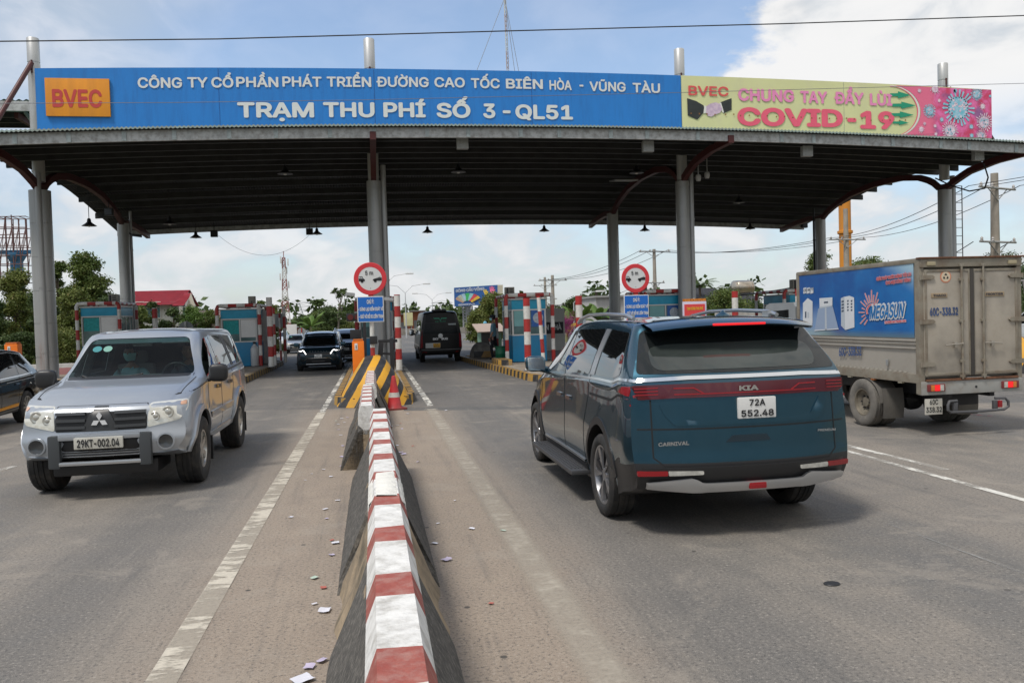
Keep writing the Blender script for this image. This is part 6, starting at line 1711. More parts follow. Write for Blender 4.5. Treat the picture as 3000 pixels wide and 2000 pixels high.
b = MB(); b.rbox((-.03, 0, zT + .01), (.10, WB + .04, .025), .008); b.build('rain_gutter', RUST, tk)
b = MB()
for zz in (1.36, 1.31, 1.25): b.rbox((LB / 2, hw, zz), (LB - .12, .03, .022 if zz != 1.31 else .012), .006)
b.build('side_rails', BOXS, tk)
b = MB()
for k in range(26): b.box((.3 + k * .115, hw + .008, .905), (.045, .014, .014))
b.build('rivets', mat('rivet', (.5, .47, .4), .4, .4), tk)
for sy in (1, -1):
 b = MB(); b.rbox((-.012, sy * (hw / 2 - .02), 1.60), (.05, hw - .075, 1.50), .012); dr = b.build('rear_door', BOXM, tk)
 b = MB()
 for zz in (.88, 2.33): b.rbox((-.035, sy * (hw / 2 - .02), zz), (.02, hw - .08, .035), .006)
 for yy in (.03, hw - .085): b.rbox((-.035, sy * yy, 1.6), (.022, .035, 1.5), .006)
 b.build('door_frame', FRM, dr)
 b = MB(); yy = sy * .17; b.tube([(-.065, yy, .80), (-.065, yy, 2.42)], .016, 10)
 for zz in (.84, 1.05, 1.62, 2.2, 2.40): b.rbox((-.058, yy, zz), (.035, .065, .04), .006)
 b.build('lock_rod', FRM, dr)
 b = MB(); b.tube([(-.085, yy, 1.30), (-.095, yy + sy * .14, 1.295), (-.09, yy + sy * .28, 1.285)], .010, 8); b.rbox((-.08, yy + sy * .12, 1.285), (.04, .05, .08), .01); b.build('lock_handle', mat('handle_steel', (.38, .35, .3), .35, .6), dr)
 for zz in (1.02, 1.62, 2.24):
  b = MB(); b.prism([(-.13, -.028), (.06, -.032), (.06, .032), (-.13, .028), (-.165, 0)], (-.062, sy * (hw - .055), zz), (0, sy, 0), (0, 0, 1), (.02, 0, 0)); b.tube([(-.055, sy * (hw + .005), zz - .035), (-.055, sy * (hw + .005), zz + .035)], .014, 8); b.build('hinge', FRM, dr)
b = MB(); b.rbox((-.045, 0, 1.60), (.03, .055, 1.50), .01); b.build('door_seal', mat('door_seal', (.05, .045, .04), .8), tk)
def rear_text(txt, y, z, h, w, m, nm='lettering', bold=.03, align='c', par=tk, x=-.042):
 b = MB(); write(b, txt, (x, y, z), (0, -1, 0), (0, 0, 1), h, w, bold, align=align); return b.build(nm, m, par, smooth=False, fix=False)
TBLUE = mat('stencil_blue', (.055, .10, .24), .6, var=.3, vscale=9); BADGE = mat('badge_dark', (.04, .045, .06), .4)
rear_text('60C-338.32', .435, 1.70, .115, .44, TBLUE)
for tx, y, w_ in (('THACO', .505, .20), ('FRONTIER', -.36, .27)):
 b = MB(); b.rbox((-.04, y, 1.985), (.012, w_ + .05, .065), .008); bg = b.build('badge', mat('badge_beige', (.33, .25, .16), .5), tk); rear_text(tx, y, 1.968, .034, w_, BADGE, par=bg, x=-.050)
b = MB(); N = 28
for r_, mi in ((.085, 0), (.07, 1)): b.add([(-.040 - .002 * mi, .40 + r_ * cos(2 * pi * k / N), 2.245 + r_ * sin(2 * pi * k / N)) for k in range(N)], [tuple(range(N))], mi)
for a in (90, 210, 330):
 d = Vector((0, cos(radians(a)), sin(radians(a)))) * .03; c = Vector((-.044, .40, 2.245)) + d; e = Vector((0, -d.z, d.y)) * .55
 b.add([c - e * 1.3 - d * .35, c + e * 1.3 - d * .35, c + e * .6 + d * .5, c - e * .6 + d * .5], [(0, 1, 2, 3)], 2)
b.build('round_sticker', [mat('sticker_orange', (.62, .22, .12), .5), mat('sticker_cream', (.60, .50, .36), .5), SBK], tk, smooth=False, fix=False)
b = MB(); b.rbox((.0, 0, .685), (.09, WB, .19), .012); b.build('rear_beam', mat('beam_grey', (.34, .34, .32), .5, .2, dirt=(.2, .14, .09), dirt_amt=.5, dscale=4), tk)
b = MB(); b.rbox((-.03, 0, .795), (.06, WB - .15, .03), .008); b.build('rust_rail', RUST, tk)
b = MB(); b.cyl((-.047, -.05, .68), (-.05, -.05, .68), .018, n=12); b.build('beam_hole', BLACKP, tk)
for sy in (1, -1):
 b = MB(); b.rbox((-.055, sy * .585, .69), (.03, .27, .105), .02); lp = b.build('tail_lamp', mat('lamp_housing', (.18, .03, .03), .4), tk)
 for y0, y1, m_ in ((.675, .62, AMBER), (.62, .535, REDLIT), (.535, .475, CLEARL)):
  b = MB(); b.rbox((-.072, sy * (y0 + y1) / 2, .69), (.012, abs(y0 - y1) * .94, .085), .006); b.build('lens', m_, lp)
 b = MB(); b.rbox((-.06, sy * .64, 2.43), (.03, .13, .055), .01); b.build('marker_lamp', mat('marker_beige', (.36, .31, .2), .4), tk)
b = MB(); b.rbox((-.02, .605, .425), (.015, .27, .225), .012); pl_ = b.build('number_plate', mat('truck_plate', (.52, .50, .44), .5, dirt=(.28, .24, .18), dirt_amt=.4, dscale=8), tk)
rear_text('60C', .605, .455, .07, .13, SBK, par=pl_, x=-.030, bold=.015); rear_text('338.32', .605, .345, .075, .245, SBK, par=pl_, x=-.030, bold=.015)
b = MB(); P_ = [(-.10, .30, .50), (-.13, .44, .50), (-.14, .47, .45), (-.14, .47, .38), (-.13, .42, .345), (-.13, 0, .34), (-.13, -.42, .35), (-.14, -.48, .39), (-.14, -.48, .46), (-.13, -.44, .51), (-.10, -.30, .51)]
b.tube(P_, .020, 8)
for yy in (.33, -.30): b.rbox((-.10, yy, .42), (.04, .07, .12), .01)
b.build('bumper_loop', mat('loop_grey', (.10, .10, .105), .5, .4), tk)
b = MB(); b.rbox((-.12, -.36, .43), (.04, .06, .10), .01); b.build('reverse_lamp', REDLAMP, tk)
b = MB()
for sy in (1, -1): b.rbox((2.2, sy * .34, .62), (4.4, .08, .18), .01)
for x in (.1, 1.0, 1.9, 2.8): b.rbox((x, 0, .62), (.08, .66, .12), .01)
b.cyl((1.33, -.7, .38), (1.33, .7, .38), .06); b.lathe([(.001, -.17), (.15, -.1), (.17, 0), (.15, .1), (.001, .17)], 16, Matrix.Translation((1.33, 0, .38)) @ Matrix.Rotation(pi / 2, 4, 'Y'))
for sy in (1, -1):
 for k in range(3): b.box((1.33, sy * .42, .45 + .02 * k), (1.1 - .25 * k, .06, .016))
b.build('chassis', DARK, tk)
b = MB(); b.rbox((.5, -.05, .50), (.45, .6, .24), .05); b.build('spare_wheel_carrier', BLACKP, tk)
MUD = mat('mudguard_grey', (.14, .13, .115), .8, var=.25, vscale=4, dirt=(.22, .19, .15), dirt_amt=.5)
for sy in (1, -1):
 b = MB(); ang = [radians(a) for a in range(-5, 186, 12)]
 b.grid(lambda u, v: Vector((1.33 + .44 * cos(ang[int(round(u * 15))]), sy * (.50 + .32 * v), .36 + .40 * sin(ang[int(round(u * 15))]))), 15, 2); b.build('mudguard', MUD, tk)
 b = MB(); b.grid(lambda u, v: Vector((.885 - .03 * sin(v * 3), sy * (.46 + .34 * u), .62 - .46 * v)), 4, 5); b.grid(lambda u, v: Vector((.87 - .03 * sin(v * 3), sy * (.46 + .34 * u), .62 - .46 * v)), 4, 5); fl = b.build('mud_flap', MUD, tk)
 for k, (yy, out_) in enumerate(((.76, 1), (.53, 1))):
  w_ = wheel(tk, 1.33, sy * yy, .37, .19, .215, 'steel', sy * out_, rubber=TYRE_D, rimm=[mat('rim_dusty', (.19, .165, .125), .7, .2, var=.3, vscale=9), BLACKP])
 wheel(tk, 3.95, sy * .70, .37, .19, .215, 'steel', sy, rubber=TYRE_D, rimm=[mat('rim_dusty'), BLACKP])
for x in (.45, 1.12, 1.75, 2.4):
 b = MB(); b.rbox((x, hw - .02, .765), (.10, .04, .07), .01); b.build('side_marker', mat('marker_cream', (.5, .45, .33), .5) if x != 1.12 else AMBER, tk)
b = MB(); b.rbox((.72, hw + .012, 1.02), (.045, .02, .09), .008); b.build('side_latch', STEEL, tk)
y0 = hw + .002
def sidept(x, z, lift=0): return Vector((x, hw - .012 + lift, z))
def advert():
 m = bpy.data.materials.new('advert_blue'); m.use_nodes = True; w = NT(m.node_tree)
 tc = w.n('ShaderNodeTexCoord').outputs['Object']; X, Y, Z = w.n('ShaderNodeSeparateXYZ', {0: tc}).outputs
 nz = w.noise(tc, 2.2, 4)
 c = w.mix(w.ramp(w.math('ADD', nz, w.math('MULTIPLY', X, -.12)), .0, .6), (.005, .065, .27), (.010, .15, .42))
 k = w.ramp(w.math('ADD', w.math('MULTIPLY', X, -.5), w.math('ADD', Z, w.math('MULTIPLY', nz, .15))), 2.0, 2.42)
 c = w.mix(k, c, (.32, .48, .58))
 c = w.mix(w.ramp(Z, 1.52, 1.40, 0, .8), c, (.10, .17, .20)); g_ = w.math('MULTIPLY', w.ramp(X, 2.0, 2.6), w.ramp(Z, 1.56, 1.42))
 c = w.mix(g_, c, (.14, .19, .09)); sk = w.math('MULTIPLY', w.ramp(X, 1.9, 2.9), w.ramp(Z, 2.0, 1.6)); c = w.mix(w.math('MULTIPLY', sk, .55), c, (.35, .50, .68))
 p = w.n('ShaderNodeBsdfPrincipled', {'Base Color': c, 'Roughness': .3, 'Coat Weight': .4}); w.n('ShaderNodeOutputMaterial', {0: p.outputs[0]}); return m
b = MB(); b.grid(lambda u, v: sidept(.10 + (LB - .18) * u, 1.395 + 1.055 * v, .010 + .0015 * sin(u * 17) * sin(v * 5)), 20, 8); ad = b.build('advert_sheet', advert(), tk, fix=False)
def sp(x, y):
 d = ray(2380 + x / 5.6, 840 + y / 5.6); t = (8.34 - hw) / d.x
 P = Vector((d.x * t, d.y * t, d.z * t + CH)); xx = P.y - 10.5
 zz = P.z - .018 * xx * 0
 return Vector((min(max(xx, .12), LB - .1), hw + .003, zz))
def poly(mb, pts, mi, lift): mb.add([sp(*p) + Vector((0, lift, 0)) for p in pts], [tuple(range(len(pts)))], mi)
AW = mat('advert_white', (.62, .64, .66), .35, var=.06); AR = mat('advert_red', (.62, .04, .05), .35); AB = mat('advert_logo_blue', (.01, .16, .42), .35); AP = mat('advert_pale', (.62, .42, .46), .4); AG = mat('advert_grey', (.26, .33, .45), .4); ADK = mat('advert_dark', (.06, .08, .12), .4)
b = MB(); cx_, cy_ = 975, 400; rr2 = random.Random(2)
for (xa, ya, xb, yb) in [(975, 260, 975, 55), (1000, 265, 1012, 135), (1025, 290, 1075, 92), (1040, 310, 1090, 205), (950, 265, 928, 140), (930, 280, 868, 105), (905, 300, 855, 220), (885, 330, 795, 240), (870, 375, 815, 348), (865, 420, 765, 420), (872, 460, 815, 495), (885, 500, 790, 605), (910, 540, 858, 622)]:
 d = Vector((xb - xa, yb - ya)).normalized(); e = Vector((-d.y, d.x))
 for wd, mi, lf in ((11, 3, .002), (5, 1, .003)):
  q = [(xa - e.x * wd, ya - e.y * wd), (xb - e.x * wd, yb - e.y * wd), (xb + d.x * 5, yb + d.y * 5), (xb + e.x * wd, yb + e.y * wd), (xa + e.x * wd, ya + e.y * wd)]
  poly(b, q, mi if mi == 1 else 0, lf)
arc = []
for k in range(17):
 t = radians(205 - 150 * k / 16 + 0); arc.append((cos(t), -sin(t)))
poly(b, [(1000 + 118 * c_ - 0, 400 + 128 * s_) for c_, s_ in arc] + [(1008 + 92 * c_, 402 + 106 * s_) for c_, s_ in arc[::-1]], 0, .0025)
poly(b, [(1000 + 110 * c_, 400 + 120 * s_) for c_, s_ in arc] + [(1008 + 98 * c_, 402 + 112 * s_) for c_, s_ in arc[::-1]], 1, .0035)
b.build('sun_logo', [AW, AR], ad, smooth=False, fix=False)
b = MB()
P0 = sp(940, 560); P1 = sp(1560, 520); U_ = (P1 - P0)
write_outlined(b, 'MEGASUN', P0 + Vector((0, .003, 0)), U_, Vector((.0, 0, 1)), .255, U_.length * .93, .10, .02, 0, 1, .006, shear=.22)
b.build('lettering', [AW, AB], ad, smooth=False, fix=False)
b = MB(); poly(b, [(1190, 562), (1545, 535), (1548, 580), (1190, 608)], 0, .004); P0 = sp(1200, 597); P1 = sp(1540, 572); write(b, 'TỰ NHIÊN MÁT TRONG LÀNH', P0 + Vector((0, .006, 0)), P1 - P0, (0, 0, 1), .026, (P1 - P0).length, .02, mi=1); b.build('lettering', [AP, AR], ad, smooth=False, fix=False)
def spz(x, y): return sp((2280 + x / 2.8 - 2380) * 5.6, (720 + y / 2.8 - 840) * 5.6)
for tx, xa, ya, xb, yb in (('GIẢI PHÁP NƯỚC NÓNG TỐI ƯU', 808, 290, 1095, 250), ('CHO MỌI CÔNG TRÌNH', 884, 322, 1092, 294)):
 b = MB(); P0 = spz(xa, ya) + Vector((0, .003, 0)); P1 = spz(xb, yb); P1.y = P0.y; d_ = P1 - P0
 write_outlined(b, tx, P0, d_, (0, 0, 1), .06, d_.length, .09, .01, 0, 1, .005); b.build('lettering', [AP, AR], ad, smooth=False, fix=False)
b = MB()
pz = lambda pts, mi, lf=.003: b.add([spz(*p) + Vector((0, lf, 0)) for p in pts], [tuple(range(len(pts)))], mi)
pz([(340, 430), (447, 422), (447, 492), (342, 512)], 0); pz([(340, 500), (447, 486), (447, 496), (342, 514)], 2, .004)
pz([(330, 515), (450, 497), (498, 682), (300, 696)], 1); pz([(386, 508), (398, 506), (402, 688), (386, 690)], 2, .004); pz([(300, 690), (498, 676), (498, 684), (300, 698)], 0, .004); pz([(378, 458), (412, 455), (412, 468), (378, 471)], 3, .005)
pz([(205, 470), (244, 428), (284, 455), (284, 640), (205, 660)], 0); pz([(222, 540), (234, 538), (234, 590), (222, 592)], 3, .004); pz([(242, 545), (256, 543), (256, 590), (242, 592)], 2, .004)
pz([(516, 430), (545, 416), (552, 690), (518, 655)], 2); pz([(545, 418), (588, 410), (625, 424), (628, 668), (552, 690)], 0)
for k in range(4):
 pz([(522, 452 + 26 * k), (541, 446 + 26 * k), (541, 462 + 26 * k), (522, 466 + 26 * k)], 3, .004)
 for x in (568, 598): pz([(x, 446 + 25 * k), (x + 13, 444 + 25 * k), (x + 13, 458 + 25 * k), (x, 460 + 25 * k)], 3, .004)
for x in (208, 236, 266): pz([(x, 347), (x + 25, 340), (x + 25, 386), (x, 394)], 0)
b.build('product_picture', [AW, AG, mat('advert_light_grey', (.42, .46, .50), .4), ADK], ad, smooth=False, fix=False)
b = MB(); P0 = spz(212, 378); P1 = spz(290, 360); P0.y += .006; P1.y = P0.y; write(b, 'CE eu O', P0, P1 - P0, (0, 0, 1), .045, (P1 - P0).length, .01); b.build('lettering', ADK, ad, smooth=False, fix=False)
b = MB(); P0 = spz(506, 905); P1 = spz(690, 900); P0.y += .012; P1.y = P0.y; write(b, '60C-338.32', P0, P1 - P0, (0, 0, 1), .145, (P1 - P0).length, .03); b.build('lettering', TBLUE, tk, smooth=False, fix=False)
CABM = mat('cab_paint', (.30, .32, .33), .4, .2, var=.08)
b = MB(); P_ = [(0, .55), (1.42, .55), (1.47, .95), (1.40, 1.10), (1.15, 1.93), (1.0, 1.98), (.08, 1.98), (0, 1.9)]
b.prism(P_, (LB + .08, -.80, 0), (1, 0, 0), (0, 0, 1), (0, 1.6, 0)); b.build('cab', CABM, tk)
for sy in (1, -1):
 b = MB(); b.prism([(.25, 1.2), (1.2, 1.2), (1.0, 1.82), (.25, 1.85)], (LB + .08, sy * .795 + (0 if sy > 0 else -.012), 0), (1, 0, 0), (0, 0, 1), (0, .012, 0)); b.build('cab_window', GLASS_B, tk)
 b = MB(); b.rbox((LB + 1.35, sy * 1.0, 1.5), (.06, .18, .32), .03); b.tube([(LB + 1.35, sy * .8, 1.4), (LB + 1.35, sy * 1.0, 1.5)], .015, 6); b.build('cab_mirror', BLACKP, tk)
# ---------------------------------------------------------------- other traffic
def copy_car(root, loc, rz, name, label, cat, sc=1.0, paint_m=None, drop=()):
 r = dup(root); r.name = name; r.location = loc; r.rotation_euler = (0, 0, rz); r.scale = (sc,) * 3; r['label'] = label; r['category'] = cat
 return r
MP2 = dict(MPV); MP2.pop('_zb', None); MP2['front'] = [(.3, .10), (.5, .01), (.7, 0), (.86, .05), (1.0, .14)]; MP2['fbow'] = .30; MP2.pop('clad')
MP2['ztop'] = [(-2.62, 1.60), (-2.5, 1.68), (-2.0, 1.745), (-.6, 1.765), (.2, 1.70), (.7, 1.54), (1.25, 1.24), (1.5, 1.13), (2.0, 1.08), (2.38, .98), (2.5, .86)]
MP2['zbelt'] = [(-2.62, 1.13), (-1.5, 1.13), (.9, 1.05), (1.5, 1.04), (2.2, .98), (2.5, .84)]
DBLUE = paint('paint_dark_blue', (.008, .032, .05), .45, .3); MP2['paint'] = DBLUE
m2_, pj, body = build_car(MP2, 'dark blue minivan with lit angular headlamps coming through the left toll lane', 'minivan', (-2.17, 35.3, 0), -pi / 2, 'minivan')
HEADON = mat('headlamp_lit', (.8, .8, .8), .2, emit=(1, .97, .92), estr=2.2)
def front_face(t, pj, wide=True):
 add(pj, 'front', rounded([(-.74, 1.10), (.74, 1.10), (.66, 1.50), (.55, 1.585), (-.55, 1.585), (-.66, 1.50)], .06), 'windscreen', GLASS_B, t, .003)
 add(pj, 'front', rounded([(-.55, .72), (.55, .72), (.60, .92), (-.60, .92)], .04), 'grille', TRIM, t, .006)
 gr = [c for c in t.children if c.name.startswith('grille')][-1]
 for k in range(7): pj.ribbon('front', [(-.36 + .12 * k - .03, .895), (-.36 + .12 * k + .03, .895)], .02, .012).build('grille_stud', SATIN, gr)
 for sg in (-1, 1):
  add(pj, 'front', rounded([(sg * .56, .80), (sg * .90, .88), (sg * .88, .96), (sg * .60, .94)][::sg], .02), 'headlamp', mat('headlamp_dark', (.03, .032, .035), .08, coat=1), t, .006)
  hl = [c for c in t.children if c.name.startswith('headlamp')][-1]
  pj.ribbon('front', [(sg * .90, .915), (sg * .74, .92), (sg * .70, .945), (sg * .64, .93), (sg * .53, .775)], .035, .016).build('running_light', HEADON, hl)
  add(pj, 'front', [(sg * .60, .44), (sg * .88, .47), (sg * .88, .60), (sg * .66, .58)][::sg], 'bumper_vent', TRIM, t, .005)
 add(pj, 'front', rounded([(-.58, .36), (.58, .36), (.52, .56), (-.52, .56)], .03), 'bumper_intake', TRIM, t, .006)
 pj.ribbon('front', [(-.62, .50), (-.50, .60), (.50, .60), (.62, .50)], .022, .02).build('chrome_strip', CHROME, t)
 pj.ribbon('front', [(-.28, .455), (.28, .455)], .025, .02).build('chrome_strip', CHROME, t)
 b = MB(); h, _n = pj.hit('front', 0, .36); b.rbox((h.x - .01, 0, .33), (.05, 1.1, .03), .01); b.build('skid_strip', SATIN, t)
 plate(pj, 'front', 0, .685, .33, .165, ['51H', '820.15'], t, lift=.03)
mpv_common(m2_, pj, body); front_face(m2_, pj)
m2_.scale = (.87,) * 3; m2_.location = (-2.17, 35.0, 0)
q = copy_car(m2_, (-1.35, 42.5, 0), -pi / 2, 'minivan', 'dark blue car half hidden behind the oncoming minivan, one angular headlamp lit', 'car', .88)
WH = paint('paint_white', (.60, .62, .63), .1, .35)
SDN = dict(x0=-2.1, x1=2.2, W=1.74, axles=(-1.30, 1.32), R=.31, archR=.36, track=.86, tw=.2, rimR=.2, rim='ten', crown=.05, rbow=.15, fbow=.28,
   zb=[(-2.1, .36), (-1.8, .24), (1.8, .22), (2.2, .30)], zmid=[(-2.1, .70), (2.2, .58)], zbelt=[(-2.1, 1.0), (0, .97), (1.0, .93), (2.2, .70)],
   ztop=[(-2.1, 1.04), (-1.75, 1.10), (-1.3, 1.34), (-.8, 1.45), (0, 1.47), (.35, 1.40), (1.05, .99), (1.6, .90), (2.1, .78), (2.2, .72)],
   wsill=[(-2.1, .72), (-1.8, .8), (1.8, .8), (2.2, .62)], wmid=[(-2.1, .82), (-1.6, .86), (1.6, .86), (2.2, .72)], wbelt=[(-2.1, .78), (-1, .83), (1, .82), (2.2, .66)], wtop=[(-2.1, .6), (-.5, .60), (2.2, .55)],
   rear=[(.3, .1), (.6, 0), (1.1, .1)], front=[(.3, .08), (.5, 0), (.72, .08)], paint=WH)
def sedan_trim(t, pj):
 for sd in ('left', 'right'):
  add(pj, sd, rounded([(-1.15, 1.02), (.80, .98), (.32, 1.35), (-.7, 1.38)], .06), 'side_window', GLASS_B, t, .003)
  seam(pj, [(sd, [(-.25, 1.0), (-.22, .4)])], t)
 add(pj, 'front', rounded([(-.66, 1.0), (.66, 1.0), (.52, 1.36), (-.52, 1.36)], .06), 'windscreen', GLASS_B, t, .003)
 add(pj, 'rear', rounded([(-.62, 1.10), (.62, 1.10), (.50, 1.34), (-.50, 1.34)], .06), 'rear_window', GLASS_B, t, .003)
 add(pj, 'front', rounded([(-.42, .50), (.42, .50), (.46, .66), (-.46, .66)], .03), 'grille', TRIM, t, .004)
 add(pj, 'front', rounded([(-.5, .3), (.5, .3), (.5, .42), (-.5, .42)], .03), 'bumper_intake', TRIM, t, .004)
 for sg in (-1, 1):
  add(pj, 'front', rounded([(sg * .46, .58), (sg * .74, .63), (sg * .72, .72), (sg * .48, .68)][::sg], .02), 'headlamp', CLEARL, t, .005)
  add(pj, 'rear', rounded([(sg * .48, .80), (sg * .78, .80), (sg * .76, .96), (sg * .5, .93)][::sg], .02), 'tail_lamp', REDLAMP, t, .005)
  door_mirror(t, .72, sg * .84, 1.0, sg, t.children[0].data.materials[0], sz=(.1, .18, .12))
 plate(pj, 'front', 0, .43, .4, .1, ['51A-224.8'], t)
sd1, pj, body = build_car(SDN, 'small pale car far behind the oncoming minivan', 'car', (-1.5, 58, 0), -pi / 2, 'sedan')
sedan_trim(sd1, pj); sd1.location = (gp(1022, 1020, 0).x, 56, 0)
p = gp(800 + 40 / 2.85, 700 + 935 / 2.85)
copy_car(sd1, (p.x - .2, p.y + 2, 0), -pi / 2, 'sedan', 'white car far off at left behind the striped posts', 'car')
p = gp(800 + 190 / 2.85, 700 + 958 / 2.85)
fr_ = copy_car(suv, (p.x - .1, p.y + 1.5, 0), -pi / 2 + .05, 'off_road_car', 'silver off-road car far off at left, beside the oncoming minivan', 'car', .66)
BK = paint('paint_black', (.006, .0062, .0065), .2, .22)
BSV = dict(x0=-2.30, x1=2.35, W=1.80, axles=(-1.335, 1.335), R=.355, archR=.42, track=.89, tw=.225, rimR=.235, rim='ten', crown=.05, rbow=.22, fbow=.30,
   zb=[(-2.3, .46), (-2.0, .30), (1.9, .27), (2.35, .36)], zmid=[(-2.3, .80), (2.35, .66)], zbelt=[(-2.3, 1.12), (-1.4, 1.06), (.8, .99), (1.4, .98), (2.35, .80)],
   ztop=[(-2.3, 1.28), (-2.1, 1.50), (-1.6, 1.62), (-.5, 1.68), (.2, 1.63), (1.15, 1.09), (1.7, 1.02), (2.2, .92), (2.35, .82)],
   wsill=[(-2.3, .76), (-2, .84), (2, .84), (2.35, .7)], wmid=[(-2.3, .85), (-1.8, .89), (1.8, .89), (2.35, .76)], wbelt=[(-2.3, .82), (-1.5, .865), (1, .86), (2.35, .7)], wtop=[(-2.3, .62), (-1, .68), (2.35, .6)],
   rear=[(.3, .12), (.5, 0), (1.0, .02), (1.3, .16), (1.6, .4)], front=[(.3, .1), (.55, 0), (.9, .1)], paint=BK, clad=lambda x: .34)
bk, pj, body = build_car(BSV, 'glossy black crossover car with an orange sill stripe at the left frame edge', 'car', (-8.0, 17.1, 0), -pi / 2, 'crossover')
for sd in ('left', 'right'):
 tp = pchip([(-1.9, 1.44), (-1.4, 1.53), (-.4, 1.57), (.3, 1.52)])
 for w_ in ([(.02, 1.06), (1.0, 1.03), (.45, 1.42), (.22, tp(.2)), (.02, tp(0))], [(-.92, 1.085), (-.06, 1.065), (-.06, tp(0)), (-.92, tp(-.9))], [(-1.62, 1.13), (-1.0, 1.09), (-1.0, tp(-1.0)), (-1.36, tp(-1.4)), (-1.62, 1.30)]):
  add(pj, sd, rounded(w_, .05), 'side_window', GLASS_B, bk, .003)
 pj.ribbon(sd, [(-1.72, 1.10), (-.95, 1.065), (.95, 1.015)], .02, .006).build('belt_trim', CHROME, bk)
 pj.ribbon(sd, [(-1.70, 1.30), (-1.45, 1.53), (-.9, 1.59), (.1, 1.57), (.5, 1.42)], .028, .006).build('roof_trim', SATIN, bk)
 pj.ribbon(sd, [(-2.18, 1.0), (-1.3, .975), (-.3, .945)], .016, .006).build('shoulder_trim', SATIN, bk)
 add(pj, sd, [(-.86, .41), (.86, .355), (.86, .405), (-.86, .475)], 'sill_stripe', mat('stripe_orange', (.72, .30, .015), .4), bk, .014)
 pj.ribbon(sd, [(-.9, .36), (.9, .30)], .03, .016).build('sill_strip', mat('sill_grey', (.22, .2, .18), .4, .5), bk)
 for hx in (-.82, .12): pj.ribbon(sd, [(hx - .1, .90), (hx + .1, .895)], .03, .025, thick=.002).build('door_handle', CHROME, bk)
 seam(pj, [(sd, [(-.02, 1.06), (-.02, .4)]), (sd, [(-.98, 1.08), (-.90, .8), (-.86, .45)])], bk)
 sg = 1 if sd == 'left' else -1
 add(pj, sd, rounded([(-2.2, .90), (-1.92, .97), (-1.98, 1.05), (-2.2, 1.06)], .02), 'tail_lamp', REDLAMP, bk, .008)
 add(pj, 'rear', rounded([(sg * .5, .92), (sg * .84, .92), (sg * .84, 1.06), (sg * .5, 1.03)][::sg], .02), 'tail_lamp', REDLAMP, bk, .006)
 pj.panel('rear', rounded([(sg * .55, .58), (sg * .78, .58), (sg * .78, .68), (sg * .6, .66)][::sg], .02), .01).build('reflector', AMBER, bk)
 door_mirror(bk, .88, sg * .84, 1.08, sg, BK, sz=(.13, .22, .16))
 add(pj, 'front', rounded([(sg * .5, .74), (sg * .8, .78), (sg * .76, .88), (sg * .5, .83)][::sg], .02), 'headlamp', CLEARL, bk, .006)
add(pj, 'rear', rounded([(-.66, 1.14), (.66, 1.14), (.56, 1.46), (-.56, 1.46)], .05), 'rear_window', GLASS_B, bk, .004)
add(pj, 'front', rounded([(-.66, 1.08), (.66, 1.08), (.56, 1.52), (-.56, 1.52)], .05), 'windscreen', GLASS_B, bk, .004)
add(pj, 'front', rounded([(-.46, .55), (.46, .55), (.46, .80), (-.46, .80)], .03), 'grille', TRIM, bk, .004)
bk.scale = (.92,) * 3; bk.location = (-7.92, 17.25, 0)
VAN = dict(x0=-2.75, x1=2.75, W=1.86, axles=(-1.7, 1.75), R=.34, archR=.40, track=.89, tw=.22, rimR=.20, rim='ten', crown=.04, rbow=.05, fbow=.30,
   zb=[(-2.75, .44), (-2.4, .32), (2.75, .32)], zmid=[(-2.75, .80), (2.75, .7)], zbelt=[(-2.75, 1.18), (1.6, 1.18), (2.75, .95)],
   ztop=[(-2.75, 2.16), (-2.6, 2.22), (-2, 2.26), (.9, 2.25), (1.3, 2.12), (2.1, 1.36), (2.6, 1.06), (2.75, .97)],
   wsill=[(-2.75, .84), (2.4, .86), (2.75, .7)], wmid=[(-2.75, .90), (-2.5, .93), (2.2, .93), (2.75, .8)], wbelt=[(-2.75, .89), (2, .91), (2.75, .75)], wtop=[(-2.75, .73), (-2, .76), (1, .76), (2.75, .6)],
   rear=[(.3, .04), (.5, 0), (1.2, .01), (1.7, .06), (2.3, .18)], front=[(.3, .1), (.6, 0), (1, .1)], paint=mat('van_black', (.006, .006, .0065), .3, spec=.3))
vn, pj, body = build_car(VAN, 'black minibus seen from behind in the right toll lane', 'minibus', (2.86, 38.7, 0), pi / 2, 'minibus')
add(pj, 'rear', rounded([(-.74, 1.26), (.74, 1.26), (.68, 1.66), (.66, 1.72), (-.66, 1.72), (-.68, 1.66)], .05), 'rear_window', mat('van_glass', (.012, .014, .014), .15, var=.5, vscale=3, spec=.15), vn, .004)
add(pj, 'rear', rounded([(-.66, 1.74), (.66, 1.74), (.60, 2.14), (-.60, 2.14)], .05), 'upper_panel', MATS['van_glass'], vn, .004)
b = MB()
for sg in (-1, 1):
 for pts in ([(0, 1.86), (.06, 1.95), (.30, 1.955), (.26, 1.90), (.10, 1.90)],): b.add([Vector((pj.hit('rear', sg * y, z)[0].x - .007, sg * y, z)) for y, z in pts], [tuple(range(5))])
b.add([Vector((pj.hit('rear', y, z)[0].x - .007, y, z)) for y, z in ((-.018, 1.80), (.018, 1.80), (.018, 1.88), (-.018, 1.88))], [(0, 1, 2, 3)]); h = pj.hit('rear', 0, 1.77)[0]
write(b, 'VIỆT QUỐC', (h.x - .008, 0, 1.765), (0, -1, 0), (0, 0, 1), .045, .48, .01, align='c'); b.build('green_logo', mat('logo_green', (.02, .28, .16), .5), vn, smooth=False, fix=False)
